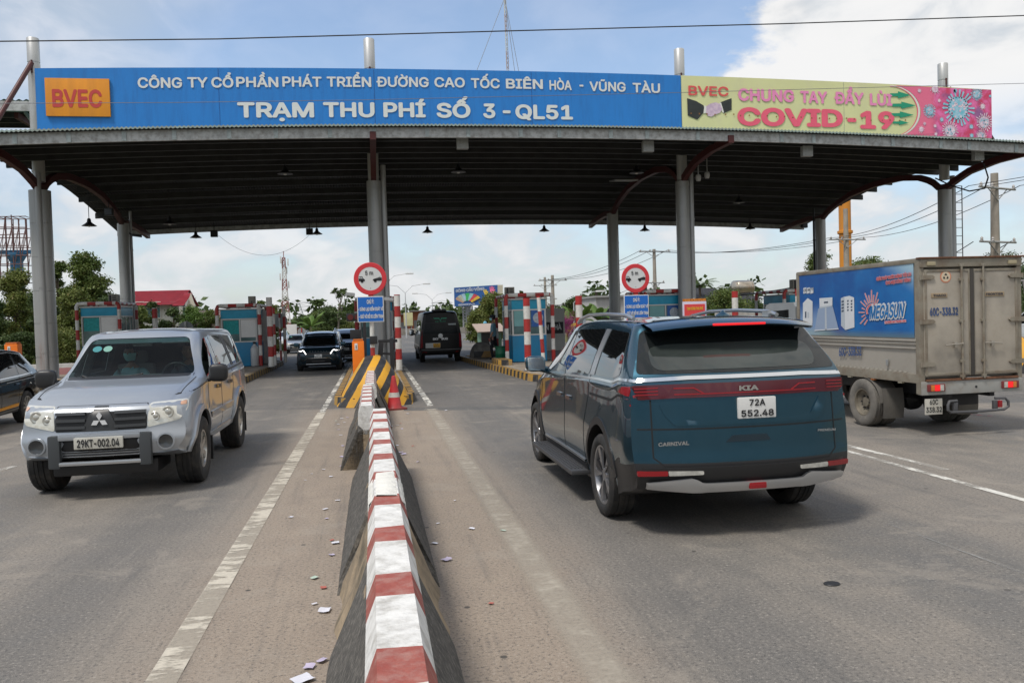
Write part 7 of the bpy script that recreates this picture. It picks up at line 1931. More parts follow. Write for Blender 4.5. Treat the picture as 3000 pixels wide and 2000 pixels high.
b = MB(); h = pj.hit('rear', 0, 1.05)[0]; write(b, 'SKY', (h.x - .008, .36, .985), (0, -1, 0), (0, 0, 1), .10, .26, .05); write(b, 'BUS', (h.x - .008, -.02, .985), (0, -1, 0), (0, 0, 1), .10, .28, .05); b.build('lettering', mat('letter_white', (.75, .75, .75), .5), vn, smooth=False, fix=False)
b = MB(); b.cyl((h.x, .02, 1.165), (h.x - .03, .02, 1.165), .10, n=24); b.cyl((h.x - .03, .02, 1.165), (h.x - .036, .02, 1.165), .06, n=20); b.build('emblem', SATIN, vn)
b = MB(); b.rbox((h.x - .02, .36, .755), (.02, .64, .22), .01); pb = b.build('plate_holder', mat('holder_white', (.55, .56, .54), .5), vn)
b = MB(); b.rbox((h.x - .034, .20, .755), (.012, .30, .18), .01); yp_ = b.build('number_plate', mat('plate_yellow', (.66, .34, .02), .5), pb)
b = MB(); write(b, '72B', (h.x - .042, .20, .775), (0, -1, 0), (0, 0, 1), .055, .13, .02, align='c'); write(b, '024.57', (h.x - .042, .20, .69), (0, -1, 0), (0, 0, 1), .055, .24, .02, align='c'); b.build('lettering', SBK, yp_, smooth=False, fix=False)
seam(pj, [('rear', [(-.80, 1.20), (.80, 1.20)]), ('rear', [(-.74, 1.2), (-.74, .60)]), ('rear', [(.74, 1.2), (.74, .60)])], vn, w=.014)
pj.ribbon('rear', [(-.86, .57), (.86, .57)], .03, .012).build('bumper_trim', mat('trim_grey', (.12, .12, .12), .4), vn)
pj.ribbon('rear', [(-.80, .345), (.80, .345)], .025, .012).build('bumper_trim', SATIN, vn)
for sg in (-1, 1):
 add(pj, 'rear', rounded([(sg * .79, .66), (sg * .90, .66), (sg * .88, 1.50), (sg * .80, 1.46)][::sg], .02), 'tail_lamp', mat('van_lamp', (.20, .008, .014), .1, coat=.5), vn, .012)
 add(pj, 'rear', rounded([(sg * .62, .42), (sg * .88, .42), (sg * .88, .50), (sg * .62, .48)][::sg], .015), 'reflector', REDLAMP, vn, .012)
 sd = 'left' if sg > 0 else 'right'
 for a, c in ((-2.4, -1.3), (-1.2, -.1), (0, 1.1)): add(pj, sd, rounded([(a, 1.25), (c, 1.25), (c, 1.85), (a, 1.85)], .08), 'side_window', GLASS_B, vn, .004)
 door_mirror(vn, 1.6, sg * .95, 1.28, sg, BLACKP, sz=(.12, .24, .30))
 pj.ribbon(sd, [(-2.5, .75), (2.2, .75)], .04, .008).build('side_strip', SATIN, vn)
b = MB(); b.rbox((-2.0, 0, 2.27), (.7, .62, .1), .04); b.build('roof_unit', BLACKP, vn)
b = MB(); h = pj.hit('rear', -.55, 1.60)[0]; b.rbox((h.x - .006, -.50, 1.66), (.006, .34, .07), .004); b.build('window_sticker', mat('sticker_pale', (.45, .5, .5), .5), vn)
cv = copy_car(sd1, (22.6, 24.5, 0), pi / 2, 'sedan', 'white and blue car showing right of the truck at the frame edge', 'car', 1.15)
gd = thing('person', 'guard in pale blue shirt and dark trousers standing beside the green bin', 'person', (4.66, 32.5, .2), pi * .9)
J = [((0, 0, .93), .145), ((0, 0, 1.10), (.125, .15)), ((-.01, 0, 1.28), (.12, .17)), ((-.01, 0, 1.42), .085), ((0, 0, 1.50), .05), ((0, 0, 1.55), .048),
  ((-.01, .20, 1.38), .062), ((-.03, .27, 1.12), .048), ((.08, .25, .90), .032), ((-.01, -.20, 1.38), .062), ((-.04, -.26, 1.12), .048), ((.06, -.22, .92), .032),
  ((.01, .10, .86), .095), ((.07, .11, .48), .065), ((.03, .12, .10), .045), ((.15, .13, .045), .04), ((-.02, -.10, .86), .095), ((-.10, -.12, .48), .065), ((-.16, -.13, .10), .045), ((-.04, -.14, .045), .04)]
Bn = [(0, 1), (1, 2), (2, 3), (3, 4), (4, 5), (3, 6), (6, 7), (7, 8), (3, 9), (9, 10), (10, 11), (0, 12), (12, 13), (13, 14), (14, 15), (0, 16), (16, 17), (17, 18), (18, 19)]
skinned('figure', J, Bn, [mat('shirt_guard', (.16, .30, .36), .9, var=.15), SKIN, mat('trousers_black', (.012, .012, .015), .9), mat('shoe', (.01, .01, .01), .5)], gd, sub=2,
  colour=lambda c: 1 if c.z > 1.46 or (abs(c.y) > .17 and c.z < 1.13 and c.z > .8) else (3 if c.z < .085 else (2 if c.z < .95 else 0)))
b = MB(); head_mesh(b, Vector((.015, 0, 1.66)), .105, .2, True); b.build('head', HEADM, gd)
b = MB(); b.lathe([(.125, 1.70), (.118, 1.76), (.135, 1.78), (.06, 1.80), (.001, 1.80)], 16); b.prism([(-.10, -.02), (.10, -.02), (.08, .075), (-.08, .075)], (.09, 0, 1.705), (0, 1, 0), (1, 0, -.15), (0, 0, .01)); b.build('cap', mat('cap_dark', (.02, .025, .035), .8), gd)
b = MB(); hand(b, Vector((.085, .25, .89)), Vector((.2, 0, -1)), Vector((1, 0, 0)), 1, .9); hand(b, Vector((.065, -.22, .91)), Vector((.3, 0, -1)), Vector((1, 0, 0)), 1, .9); b.build('hand', SKIN, gd)
bt = thing('baton', 'red and white striped baton held by the guard', 'baton', (4.66, 32.5, .2), pi * .9)
b = MB(); b.striped([(.14, .24, .86), (.05, .05, .38)], .018, .13, 8); b.build('stick', [REDW, WHITEW], bt)
p = gp(1150 + 845 / 3.136, 740 + 838 / 3.136)
mbk = thing('motorbike', 'small motorbike far off beside the green stall', 'motorbike', (p.x, p.y, 0), pi / 2 + .3)
for x in (-.62, .62): wheel(mbk, x, 0, .29, .09, .21, 'ten', 1)
b = MB(); b.rbox((-.15, 0, .62), (.9, .24, .22), .08); b.rbox((.35, 0, .62), (.12, .34, .6), .06, rot=(0, -.35, 0)); b.rbox((-.25, 0, .76), (.65, .24, .09), .04); b.tube([(.42, -.3, .98), (.42, .3, .98)], .015, 6); b.tube([(.62, 0, .29), (.42, 0, .98)], .03, 8); b.rbox((-.1, 0, .38), (.6, .2, .2), .05); b.build('body', mat('bike_red', (.25, .03, .03), .35), mbk)
b = MB(); b.cyl((-.68, 0, .78), (-.72, 0, .78), .05); b.build('tail_lamp', REDLAMP, mbk)
rd = seated('person', 'motorbike rider in a pale blue jacket seen from behind, far off', (p.x + .05, p.y - .1, .72), pi / 2 + .3, mat('jacket_pale', (.42, .58, .70), .9), False, 0, (Vector((.52, .26, .08)), Vector((.52, -.26, .08))))
b = MB(); b.lathe([(.13, -.06), (.135, .02), (.11, .10), (.05, .14), (.001, .145)], 16, Matrix.Translation((-.055, 0, .80))); b.build('helmet', mat('helmet_blue', (.10, .35, .48), .3), rd)
# ================================================================== vegetation
def leaf_mat(name, a, b, c=None):
 if name in MATS: return MATS[name]
 m = bpy.data.materials.new(name); m.use_nodes = True; w = NT(m.node_tree)
 tc = w.n('ShaderNodeTexCoord').outputs['Object']
 rnd_ = w.n('ShaderNodeNewGeometry').outputs['Random Per Island']
 col = w.mix(w.ramp(w.noise(tc, 1.1, 4), .35, .65), a, b)
 if c: col = w.mix(w.math('GREATER_THAN', rnd_, .93), col, c)
 col = w.mix(w.math('MULTIPLY', rnd_, .45), col, [x * .6 for x in a])
 p = w.n('ShaderNodeBsdfPrincipled', {'Base Color': col, 'Roughness': .55, 'Specular IOR Level': .3})
 t = w.n('ShaderNodeBsdfTranslucent', {'Color': col})
 mx = w.n('ShaderNodeMixShader', {0: .22, 1: p.outputs[0], 2: t.outputs[0]})
 w.n('ShaderNodeOutputMaterial', {0: mx.outputs[0]})
 MATS[name] = m; return m
LEAF = leaf_mat('leaves_green', (.085, .130, .030), (.150, .195, .048), (.19, .17, .045))
LEAF_D = leaf_mat('leaves_dark', (.050, .085, .026), (.095, .135, .038))
LEAF_Y = leaf_mat('leaves_olive', (.125, .165, .040), (.20, .225, .060), (.26, .20, .06))
LEAF_B = leaf_mat('leaves_banana', (.09, .17, .03), (.13, .20, .045))
DRY = leaf_mat('leaves_dry', (.20, .15, .06), (.26, .20, .09))
BARK = mat('bark', (.13, .10, .075), .9, var=.35, vscale=9, bump=.6, bscale=20)
def crown(blobs, n, size, seed, aspect=2.2, droop=.3):
 """leaf-sized faces spread through the volume of a few lobes, denser towards their shells"""
 r_ = random.Random(seed); b = MB(); vs = []; fs = []
 tot = sum(q[3] * q[4] for q in blobs)
 for bx_, by_, bz_, rx, ry, rz in blobs:
  k = int(n * rx * ry / tot)
  tw = [Vector((r_.gauss(0, 1), r_.gauss(0, 1), r_.gauss(0, 1))).normalized() * (r_.random() ** .35) for _ in range(max(3, k // 14))]
  for i in range(k):
   c = r_.choice(tw); s_ = .2
   q = c + Vector((r_.gauss(0, s_), r_.gauss(0, s_), r_.gauss(0, s_)))
   p = Vector((bx_ + q.x * rx, by_ + q.y * ry, bz_ + q.z * rz))
   d = Vector((r_.uniform(-1, 1), r_.uniform(-1, 1), r_.uniform(-1, .6) - droop)).normalized()
   e = d.cross(Vector((r_.uniform(-1, 1), r_.uniform(-1, 1), r_.uniform(-1, 1)))).normalized()
   L = size * r_.uniform(.6, 1.3); W = L / aspect
   o = len(vs)
   vs += [p - e * W * .1, p + d * L * .45 + e * W * .5, p + d * L, p + d * L * .45 - e * W * .5]
   fs.append((o, o + 1, o + 2, o + 3))
 b.v = vs; b.f = fs; b.m = [0] * len(fs)
 return b
def limbs(h, blobs, r0, seed, lean=(0, 0)):
 r_ = random.Random(seed); b = MB()
 top = Vector((lean[0], lean[1], h))
 b.tube([Vector((0, 0, 0)), top * .3 + Vector((r_.uniform(-.1, .1), 0, 0)), top * .62, top * .9], [r0, r0 * .8, r0 * .6, r0 * .35], 8)
 for q in blobs:
  c = Vector(q[:3]); s_ = top * r_.uniform(.45, .8); m = s_.lerp(c, .5) + Vector((r_.uniform(-.2, .2), r_.uniform(-.2, .2), .15))
  b.tube([s_, m, c], [r0 * .42, r0 * .28, r0 * .1], 6)
  for k in range(4):
   e = c + Vector((r_.uniform(-1, 1) * q[3] * .8, r_.uniform(-1, 1) * q[4] * .8, r_.uniform(-.4, .9) * q[5] * .8)); b.tube([m.lerp(c, .4 + .15 * k), e], [r0 * .14, r0 * .04], 5)
 return b
def tree(loc, h, w_, label, seed, m=None, n=2600, size=.26, lobes=9, trunk=None, name='tree', group=None, cat='tree', low=.28, flat=.75, spread=1.0):
 """crown lobes arranged round the trunk top, height h and crown width w_"""
 r_ = random.Random(seed); t = thing(name, label, cat, loc, 0, group)
 bl = []
 for k in range(lobes):
  a = 2.4 * k + r_.uniform(-.4, .4); zf = low + (1 - low) * ((k + .5) / lobes)
  rad = w_ * .5 * (.62 if zf < .8 else .28) * r_.uniform(.5, 1.0) * spread
  s_ = w_ * r_.uniform(.20, .30)
  bl.append((cos(a) * rad, sin(a) * rad, min(h * zf, h - s_ * flat * .8), s_, s_, s_ * flat))
 limbs(h, bl, trunk or h * .02 + .04, seed).build('trunk', BARK, t)
 crown(bl, int(n * 3.2), size * .56, seed).build('crown', m or LEAF, t, smooth=False, fix=False)
 return t
def tq(x, ytop, wq, Y, label, seed, **k):
 """a tree whose top shows at (x, ytop) of the photograph, wq wide there, standing at distance Y"""
 p = yq(x, ytop, Y); a = yq(x - wq / 2, ytop, Y); c = yq(x + wq / 2, ytop, Y)
 return tree((p.x, Y, 0), p.z, abs(c.x - a.x), label, seed, **k)
G1 = 'trees behind the left toll booths'
tq(198, 582, 112, 62, 'tall loose-crowned tree rising between the two left columns', 1, n=3400, size=.42, lobes=10, low=.36, group=G1)
tq(130, 600, 60, 64, 'narrower tree between the left column and the tall loose tree', 2, n=2400, size=.36, group=G1, low=.2)
tq(30, 622, 95, 58, 'bushy tree below the bare billboard frame at the left edge', 3, n=3600, size=.34, m=LEAF_Y, group=G1, low=.15)
tq(95, 660, 80, 55, 'dense tree right behind the left front column', 4, n=3400, size=.32, m=LEAF_D, group=G1, low=.1)
tq(170, 665, 110, 54, 'broad olive tree above the left booth roof', 5, n=4200, size=.32, m=LEAF_Y, group=G1, low=.1)
tq(245, 680, 70, 58, 'small dark tree left of the back column', 6, n=2600, size=.30, m=LEAF_D, group=G1, low=.15)
tq(-20, 690, 80, 50, 'low tree cut by the left frame edge', 7, n=3000, size=.30, m=LEAF_D, group=G1, low=.05)
tq(140, 760, 150, 50, 'wide bush at the foot of the left trees', 8, n=3600, size=.24, m=LEAF_Y, group=G1, low=.05, name='bush', cat='bush', flat=.5)
tq(45, 765, 110, 48, 'dark low bush behind the black car', 9, n=3000, size=.24, m=LEAF_D, group=G1, low=.05, name='bush', cat='bush', flat=.5)
tq(60, 690, 110, 66, 'leafy tree filling the gap between billboard post and column', 10, n=3600, size=.34, m=LEAF, group=G1, low=.08)
tq(215, 640, 80, 66, 'leafy tree behind the tall loose one, reaching the back column', 11, n=3000, size=.34, m=LEAF, group=G1, low=.12)
G2 = 'shrubs in front of the red-roofed house'
for i, (x, y, w_, l, m_) in enumerate([(322, 705, 60, 'leafy shrub left of the round sign back below the red roof', LEAF), (350, 690, 30, 'slim pointed shrub in front of the house wall', LEAF_D), (398, 708, 62, 'dark shrub below the right end of the red roof', LEAF_D),
          (440, 704, 66, 'light green shrub below the brown roof', LEAF_B), (482, 712, 48, 'shrub just left of the booth with the white board', LEAF), (295, 745, 70, 'low shrub behind the left back column', LEAF_D), (600, 688, 44, 'tree top behind the booth with the white board', LEAF), (626, 700, 40, 'small tree right of the striped booth frame', LEAF_Y)]):
 tq(x, y, w_, 56 + (i % 3), l, 20 + i, n=2000, size=.26, m=m_, group=G2, low=.05, name='shrub', cat='shrub', lobes=7)
G3 = 'far trees straight ahead'
tq(755, 705, 62, 92, 'dark green tree in front of the bare one', 31, n=2600, size=.40, m=LEAF_D, group=G3, low=.1)
tq(728, 715, 40, 96, 'mid green tree right of the banana plants, far ahead', 32, n=2000, size=.40, group=G3, low=.1)
tq(795, 738, 62, 100, 'olive grey tree left of the centre column, far ahead', 33, n=2600, size=.42, m=LEAF_Y, group=G3, low=.05)
tq(693, 728, 40, 100, 'tree below the red and white lattice tower', 34, n=1800, size=.42, m=LEAF_D, group=G3, low=.1)
tq(660, 760, 36, 84, 'dry brownish shrub in front of the orange house', 35, n=1200, size=.3, m=DRY, group=G3, low=.02, name='shrub', cat='shrub', lobes=6)
tq(925, 722, 40, 150, 'small far tree right of the centre column', 36, n=1000, size=.6, m=LEAF_D, group=G3, low=.05)
tq(1055, 735, 40, 170, 'far tree behind the black minibus', 37, n=1000, size=.6, m=LEAF_D, group=G3, low=.05)
G4 = 'trees right of the black minibus'
tq(1128, 676, 76, 66, 'feathery green tree below the glove billboard', 41, n=4200, size=.36, m=LEAF_Y, group=G4, low=.12)
tq(1092, 712, 50, 64, 'lower feathery tree left of the one below the billboard', 42, n=2200, size=.34, m=LEAF_Y, group=G4, low=.05)
G5 = 'trees behind the right lanes'
tq(1315, 684, 52, 76, 'round tree right of the right booth, behind the banana plants', 43, n=2000, size=.38, m=LEAF_D, group=G5, low=.2)
tq(1360, 676, 46, 80, 'taller round tree left of the second distance sign', 44, n=2000, size=.38, m=LEAF_D, group=G5, low=.2)
tq(1660, 664, 110, 60, 'broad bush in front of the grey roofed house', 45, n=3400, size=.32, m=LEAF, group=G5, low=.1, flat=.6)
tq(1735, 690, 60, 62, 'low tree below the steel water tank', 46, n=1800, size=.32, m=LEAF_D, group=G5, low=.1)
tq(1878, 578, 66, 70, 'tree around the back column at the left end of the truck', 47, n=2600, size=.42, group=G5, low=.3)
tq(1985, 594, 100, 74, 'wide low crowned tree right of the orange mast', 48, n=2600, size=.44, group=G5, low=.3, flat=.5)
tq(2300, 585, 110, 74, 'tree crown above the right end of the truck', 49, n=2600, size=.44, m=LEAF_D, group=G5, low=.3)
tq(2390, 600, 110, 60, 'tree cut by the right frame edge', 50, n=2600, size=.42, m=LEAF_D, group=G5, low=.05)
def frond(b, o, az, L, w_, lift, droop, seg=7, split=True, r_=random):
 d = Vector((cos(az), sin(az), 0)); side = Vector((-sin(az), cos(az), 0)); pts = []
 for i in range(seg + 1):
  t = i / seg; pts.append(o + d * L * t * (1 - .2 * t * droop) + Vector((0, 0, lift * L * t - droop * L * t * t)))
 for i in range(seg):
  for sg in (-1, 1):
   if split:
    for k in range(3):
     p = pts[i].lerp(pts[i + 1], k / 3); t = (i + k / 3) / seg; wl = w_ * (.35 + .65 * sin(pi * min(.97, t + .08))) * r_.uniform(.8, 1.1)
     e = p + side * sg * wl * .8 + d * wl * .45 - Vector((0, 0, wl * .35)); q = p + d * L * .035
     b.add([p, e, q], [(0, 1, 2)])
   else:
    t0, t1 = i / seg, (i + 1) / seg; w0 = w_ * sin(pi * min(1, t0 * .92 + .06)) ; w1 = w_ * sin(pi * min(1, t1 * .92 + .06))
    b.add([pts[i], pts[i] + side * sg * w0 - Vector((0, 0, w0 * .35)), pts[i + 1] + side * sg * w1 - Vector((0, 0, w1 * .35)), pts[i + 1]], [(0, 1, 2, 3)])
 return pts
def palm(loc, h, R_, label, seed, group=None, m=LEAF_D):
 r_ = random.Random(seed); t = thing('palm_tree', label, 'palm tree', loc, 0, group); b = MB()
 b.tube([(0, 0, 0), (.1, 0, h * .5), (.05, .05, h)], [.16, .12, .11], 8); b.build('trunk', BARK, t)
 b = MB()
 for k in range(18): frond(b, Vector((.05, .05, h)), 2 * pi * k / 18 + r_.uniform(-.15, .15), R_ * r_.uniform(.8, 1.1), R_ * .28, r_.uniform(.1, .95), r_.uniform(.35, .7), 7, True, r_)
 b.build('crown', m, t, smooth=False, fix=False); return t
for x, y, Y, R_, l, sd in [(1606, 650, 72, 1.9, 'palm tree just right of the middle front column', 61), (1672, 662, 70, 1.9, 'left palm of the pair behind the grey roof', 62), (1702, 664, 74, 1.7, 'right palm of the pair beside the steel tank', 63), (1368, 660, 74, 1.2, 'small palm behind the second distance sign', 64)]:
 p = yq(x, y, Y); palm((p.x, Y, 0), p.z - .2, R_, l, sd, 'palm trees behind the right lanes')
def banana(loc, h, label, seed, n=8, group=None, yellow=False):
 r_ = random.Random(seed); t = thing('banana_plant', label, 'banana plant', loc, 0, group); b = MB()
 b.tube([(0, 0, 0), (.03, 0, h * .6)], [.13, .09], 8); b.build('stem', mat('banana_stem', (.20, .20, .09), .7), t)
 b = MB()
 for k in range(n): frond(b, Vector((.03, 0, h * .55)), 2 * pi * k / n + r_.uniform(-.3, .3), h * r_.uniform(.5, .75), h * .10, r_.uniform(.7, 1.5), r_.uniform(.5, 1.0), 8, False, r_)
 b.build('leaves', LEAF_B, t, fix=False)
 if yellow:
  b = MB(); frond(b, Vector((0, -.1, h * .5)), -2.6, h * .62, h * .11, .55, 1.05, 8, False, r_); b.build('dry_leaf', mat('leaf_yellow', (.55, .36, .04), .6), t, fix=False)
 return t
for x, y, Y, l, sd, ye in [(1330, 700, 54, 'banana plant with one yellow leaf right of the right booth', 71, True), (1372, 694, 55, 'banana plant left of the second distance sign', 72, False), (1300, 712, 58, 'banana plant behind the pink flowering bush', 73, False),
       (712, 722, 82, 'banana plant far ahead beside the white pole', 74, False), (700, 730, 84, 'banana plant below the lattice tower, far ahead', 75, False)]:
 p = yq(x, y, Y); banana((p.x, Y, 0), p.z, l, sd, group='banana plants', yellow=ye)
p = yq(1292, 722, 53); t = tree((p.x, 53, 0), p.z, 2.4, 'pink flowering bush beside the banana plant', 76, m=leaf_mat('bougainvillea', (.30, .03, .16), (.40, .06, .24), (.08, .10, .03)), n=1500, size=.14, name='flowering_bush', cat='bush', low=.3, lobes=7)
p0 = yq(772, 700, 88); t = thing('bare_tree', 'nearly bare tree with sparse leaf tufts left of the centre column', 'tree', (p0.x, 88, 0))
r_ = random.Random(9); b = MB(); tips = []
def branch(p, d, L, r, k):
 q = p + d * L; b.tube([p, p.lerp(q, .5) + Vector((r_.uniform(-.05, .05), 0, .03)) * L, q], [r, r * .8, r * .6], 5)
 if k == 0 or r < .012: tips.append(q); return
 for i in range(2 if k > 1 else 3):
  nd = (d + Vector((r_.uniform(-.55, .55), r_.uniform(-.4, .4), r_.uniform(.0, .35)))).normalized(); branch(q, nd, L * r_.uniform(.62, .85), r * .62, k - 1)
hT = yq(790, 650, 88).z
branch(Vector((0, 0, 0)), Vector((.10, 0, 1)).normalized(), hT * .30, .16, 5); b.build('trunk', mat('pale_bark', (.26, .23, .19), .9), t)
b = crown([(q.x, q.y, q.z, .22, .22, .14) for q in tips[::2]], 900, .22, 10); b.build('crown', LEAF_D, t, smooth=False, fix=False)
b = crown([(1.2, 0, hT * .46, 1.3, 1.0, .5), (-.9, 0, hT * .5, .9, .8, .4), (.3, 0, hT * .36, 1.0, .9, .5)], 1100, .32, 12); b.build('lower_foliage', LEAF_D, t, smooth=False, fix=False)
b = MB(); rg = random.Random(4); vs = []; fs = []
for k in range(5200):
 x = rg.choice([rg.uniform(-34, -16.8), rg.uniform(31, 44)]) if rg.random() < .75 else rg.uniform(-30, -14); y = rg.uniform(20, 75)
 if -16.5 < x < 31 and y < 62: continue
 h = rg.uniform(.15, .55); a = rg.uniform(0, 6.28); o = len(vs); dx, dy = cos(a) * .05, sin(a) * .05
 vs += [(x - dx, y - dy, 0), (x + dx, y + dy, 0), (x + rg.uniform(-.15, .15), y + rg.uniform(-.15, .15), h)]; fs.append((o, o + 1, o + 2))
b.v, b.f, b.m = vs, fs, [0] * len(fs)
o = b.build('grass', LEAF_Y, smooth=False, fix=False); tag(o, 'rough green grass growing beside the road', 'grass', kind='stuff')
def treeline(x0, x1, Y, h, n, seed, label):
 r_ = random.Random(seed); bl = []
 for k in range(40):
  x = x0 + (x1 - x0) * (k + r_.random()) / 40; hh = h * r_.uniform(.5, 1.1); bl.append((x, Y + r_.uniform(-8, 8), hh * .5, (x1 - x0) / 60, 5, hh * .55))
 o = crown(bl, n, 1.6, seed, 1.5).build('far_wood', LEAF_D, smooth=False, fix=False); tag(o, label, 'trees', kind='stuff'); return o
treeline(-190, -5, 200, 8.5, 7000, 1, 'far dark belt of trees along the horizon at left')
treeline(0, 60, 230, 7.5, 3000, 4, 'far dark belt of trees along the horizon straight ahead')
treeline(45, 260, 190, 9.0, 7000, 2, 'far dark belt of trees along the horizon at right')
# ================================================================== buildings
WALLW = mat('wall_white', (.62, .61, .56), .8, var=.08, vscale=.8, dirt=(.35, .32, .26), dirt_amt=.35, dscale=.7)
RROOF = mat('roof_red_tile', (.33, .03, .045), .6, var=.15, vscale=2, bump=.4, bscale=6)
p = yq(302, 700, 74)
hz_ = thing('house', 'white house with a red tiled roof behind the shrubs at left', 'house', (p.x, 74, 0))
def hq(x, y, Y=74): q_ = yp(380 + x / 4.523, 780 + y / 4.523, Y); return Vector((q_.x - hz_.location.x, Y - 74, q_.z))
zr, ze = hq(400, 300).z, hq(400, 500).z
xl, xr_ = hq(-140, 300).x, hq(690, 300).x
b = MB(); b.box(((xl + xr_) / 2, 3.2, ze / 2), (xr_ - xl - .4, 6, ze)); b.build('wall', WALLW, hz_)
def tiled(b, A, B_, C, D, nr, th=.05):
 """roof slope of overlapping courses: eave A-B, ridge D-C"""
 A, B_, C, D = map(Vector, (A, B_, C, D))
 for i in range(nr):
  t0, t1 = i / nr, (i + 1) / nr; N = (B_ - A).cross(D - A).normalized()
  if N.z < 0: N = -N
  b.add([A.lerp(D, t0) + N * th, B_.lerp(C, t0) + N * th, B_.lerp(C, t1), A.lerp(D, t1), A.lerp(D, t0), B_.lerp(C, t0)], [(0, 1, 2, 3), (4, 5, 1, 0)])
b = MB(); tiled(b, (xl, -.5, ze - .1), (xr_, -.5, ze - .1), (xr_, 3.2, zr), (xl, 3.2, zr), 14); tiled(b, (xr_, 6.9, ze - .1), (xl, 6.9, ze - .1), (xl, 3.2, zr), (xr_, 3.2, zr), 14); b.build('roof', RROOF, hz_, smooth=False, fix=False)
b = MB(); b.prism([(-.1, ze - .1), (6.5, ze - .1), (3.2, zr - .15)], (xr_ - .3, 0, 0), (0, 1, 0), (0, 0, 1), (.12, 0, 0)); b.build('gable', WALLW, hz_)
g0 = hq(640, 530).x; g1 = hq(860, 530).x; gz = hq(800, 360).z; gm = hq(795, 360).x; gzb = hq(760, 530).z
b = MB(); tiled(b, (g0, -2.2, gzb), (gm - .05, -2.2 + .0, gzb), (gm + .35, -.6, gz), (g0 + .7, -.6, gz), 10); b.build('porch_roof', RROOF, hz_, smooth=False, fix=False)
b = MB(); b.prism([(0, gzb), (g1 - gm + .3, gzb), (.35, gz)], (gm - .0, -1.3, 0), (1, 0, 0), (0, 0, 1), (0, .15, 0)); b.build('porch_gable', mat('gable_cream', (.60, .55, .45), .8), hz_)
b = MB()
for x in (g0 + .5, gm + .2, g1 - .3): b.box((x, -1.2, gzb / 2), (.25, .25, gzb))
b.build('porch_columns', WALLW, hz_)
for x in (80, 300, 640):
 q_ = hq(x, 580); b = MB(); b.box((q_.x, .17, q_.z), (1.25, .06, 1.3)); w_ = b.build('window', mat('window_teal', (.16, .26, .28), .1, var=.3), hz_)
 b = MB()
 for dx in (-.62, 0, .62): b.box((q_.x + dx, .12, q_.z), (.07, .06, 1.4))
 for dz in (-.68, .25, .68): b.box((q_.x, .115, q_.z + dz), (1.3, .06, .07))
 b.build('window_frame', WALLW, w_)
a = yp(470, 912, 88); c = yp(655, 905, 88)
sh = thing('shed', 'long low shed with a brown corrugated roof behind the shrubs', 'shed', (a.x, 88, 0)); L = c.x - a.x; b = MB(); b.box((L / 2, 2, a.z * .42), (L, 4, a.z * .84)); b.build('wall', mat('shed_wall', (.22, .17, .14), .9), sh)
b = MB(); b.grid(lambda u, v: Vector((L * u, -.6 + 3 * v, a.z * .78 + a.z * .22 * v + .04 * sin(u * 160))), 200, 2); b.build('roof', mat('roof_brown', (.16, .12, .105), .8, var=.3, vscale=3, streak=True), sh, fix=False)
a = yp(790, 955, 80); c = yp(858, 948, 80)
oh = thing('brick_house', 'bare orange brick house below the lattice tower', 'house', (a.x, 80, 0)); L = c.x - a.x; H_ = a.z
def brick():
 m = bpy.data.materials.new('orange_brick'); m.use_nodes = True; w = NT(m.node_tree); tc = w.n('ShaderNodeTexCoord').outputs['Object']
 v = w.n('ShaderNodeMapping', {'Vector': tc, 'Rotation': (pi / 2, 0, 0)}).outputs[0]
 br = w.n('ShaderNodeTexBrick', {'Vector': v, 'Color1': (.42, .13, .06, 1), 'Color2': (.36, .105, .05, 1), 'Mortar': (.35, .2, .13, 1), 'Scale': 2.2}).outputs[0]
 c_ = w.mix(w.ramp(w.noise(tc, 1.2, 4), .4, .7, 0, .4), br, (.30, .10, .05)); p_ = w.n('ShaderNodeBsdfPrincipled', {'Base Color': c_, 'Roughness': .9}); w.n('ShaderNodeOutputMaterial', {0: p_.outputs[0]}); return m
OB = brick(); MATS['orange_brick'] = OB
b = MB(); b.prism([(0, 0), (L, 0), (L, H_ * .86), (L * .35, H_ * .98), (0, H_ * .80)], (0, 0, 0), (1, 0, 0), (0, 0, 1), (0, 7, 0)); b.build('wall', OB, oh)
b = MB(); b.prism([(-.2, H_ * .80), (L * .35, H_), (L + .2, H_ * .86), (L + .2, H_ * .89), (L * .35, H_ * 1.03), (-.2, H_ * .83)], (0, -.3, 0), (1, 0, 0), (0, 0, 1), (0, 7.6, 0)); b.build('roof', mat('roof_grey_sheet', (.17, .165, .16), .7), oh)
b = MB(); b.box((L * .45, -.02, H_ * .66), (L * .6, .04, .5)); b.build('awning', mat('awning_grey', (.2, .19, .18), .7), oh)
a = yp(1926, 884, 72); c = yp(2230, 884, 72); zt_ = yp(2050, 840, 72).z
gh = thing('grey_roof_house', 'pale house under a dark grey hipped roof behind the middle front column', 'house', (a.x, 72, 0)); L = c.x - a.x; ze = a.z
b = MB(); b.box((L / 2, 4, ze / 2), (L - .6, 7.5, ze)); b.build('wall', mat('wall_pale_blue', (.42, .47, .50), .8, var=.1), gh)
b = MB(); GR = mat('roof_dark_tile', (.085, .085, .095), .7, var=.2, vscale=2)
tiled(b, (-.3, -.3, ze), (L + .3, -.3, ze), (L - 3.4, 4, zt_), (1.6, 4, zt_), 14); tiled(b, (L + .3, -.3, ze), (L + .3, 8.3, ze), (L - 3.4, 4, zt_), (L - 3.4, 4, zt_), 14); tiled(b, (-.3, 8.3, ze), (-.3, -.3, ze), (1.6, 4, zt_), (1.6, 4, zt_), 14); b.build('roof', GR, gh, smooth=False, fix=False)
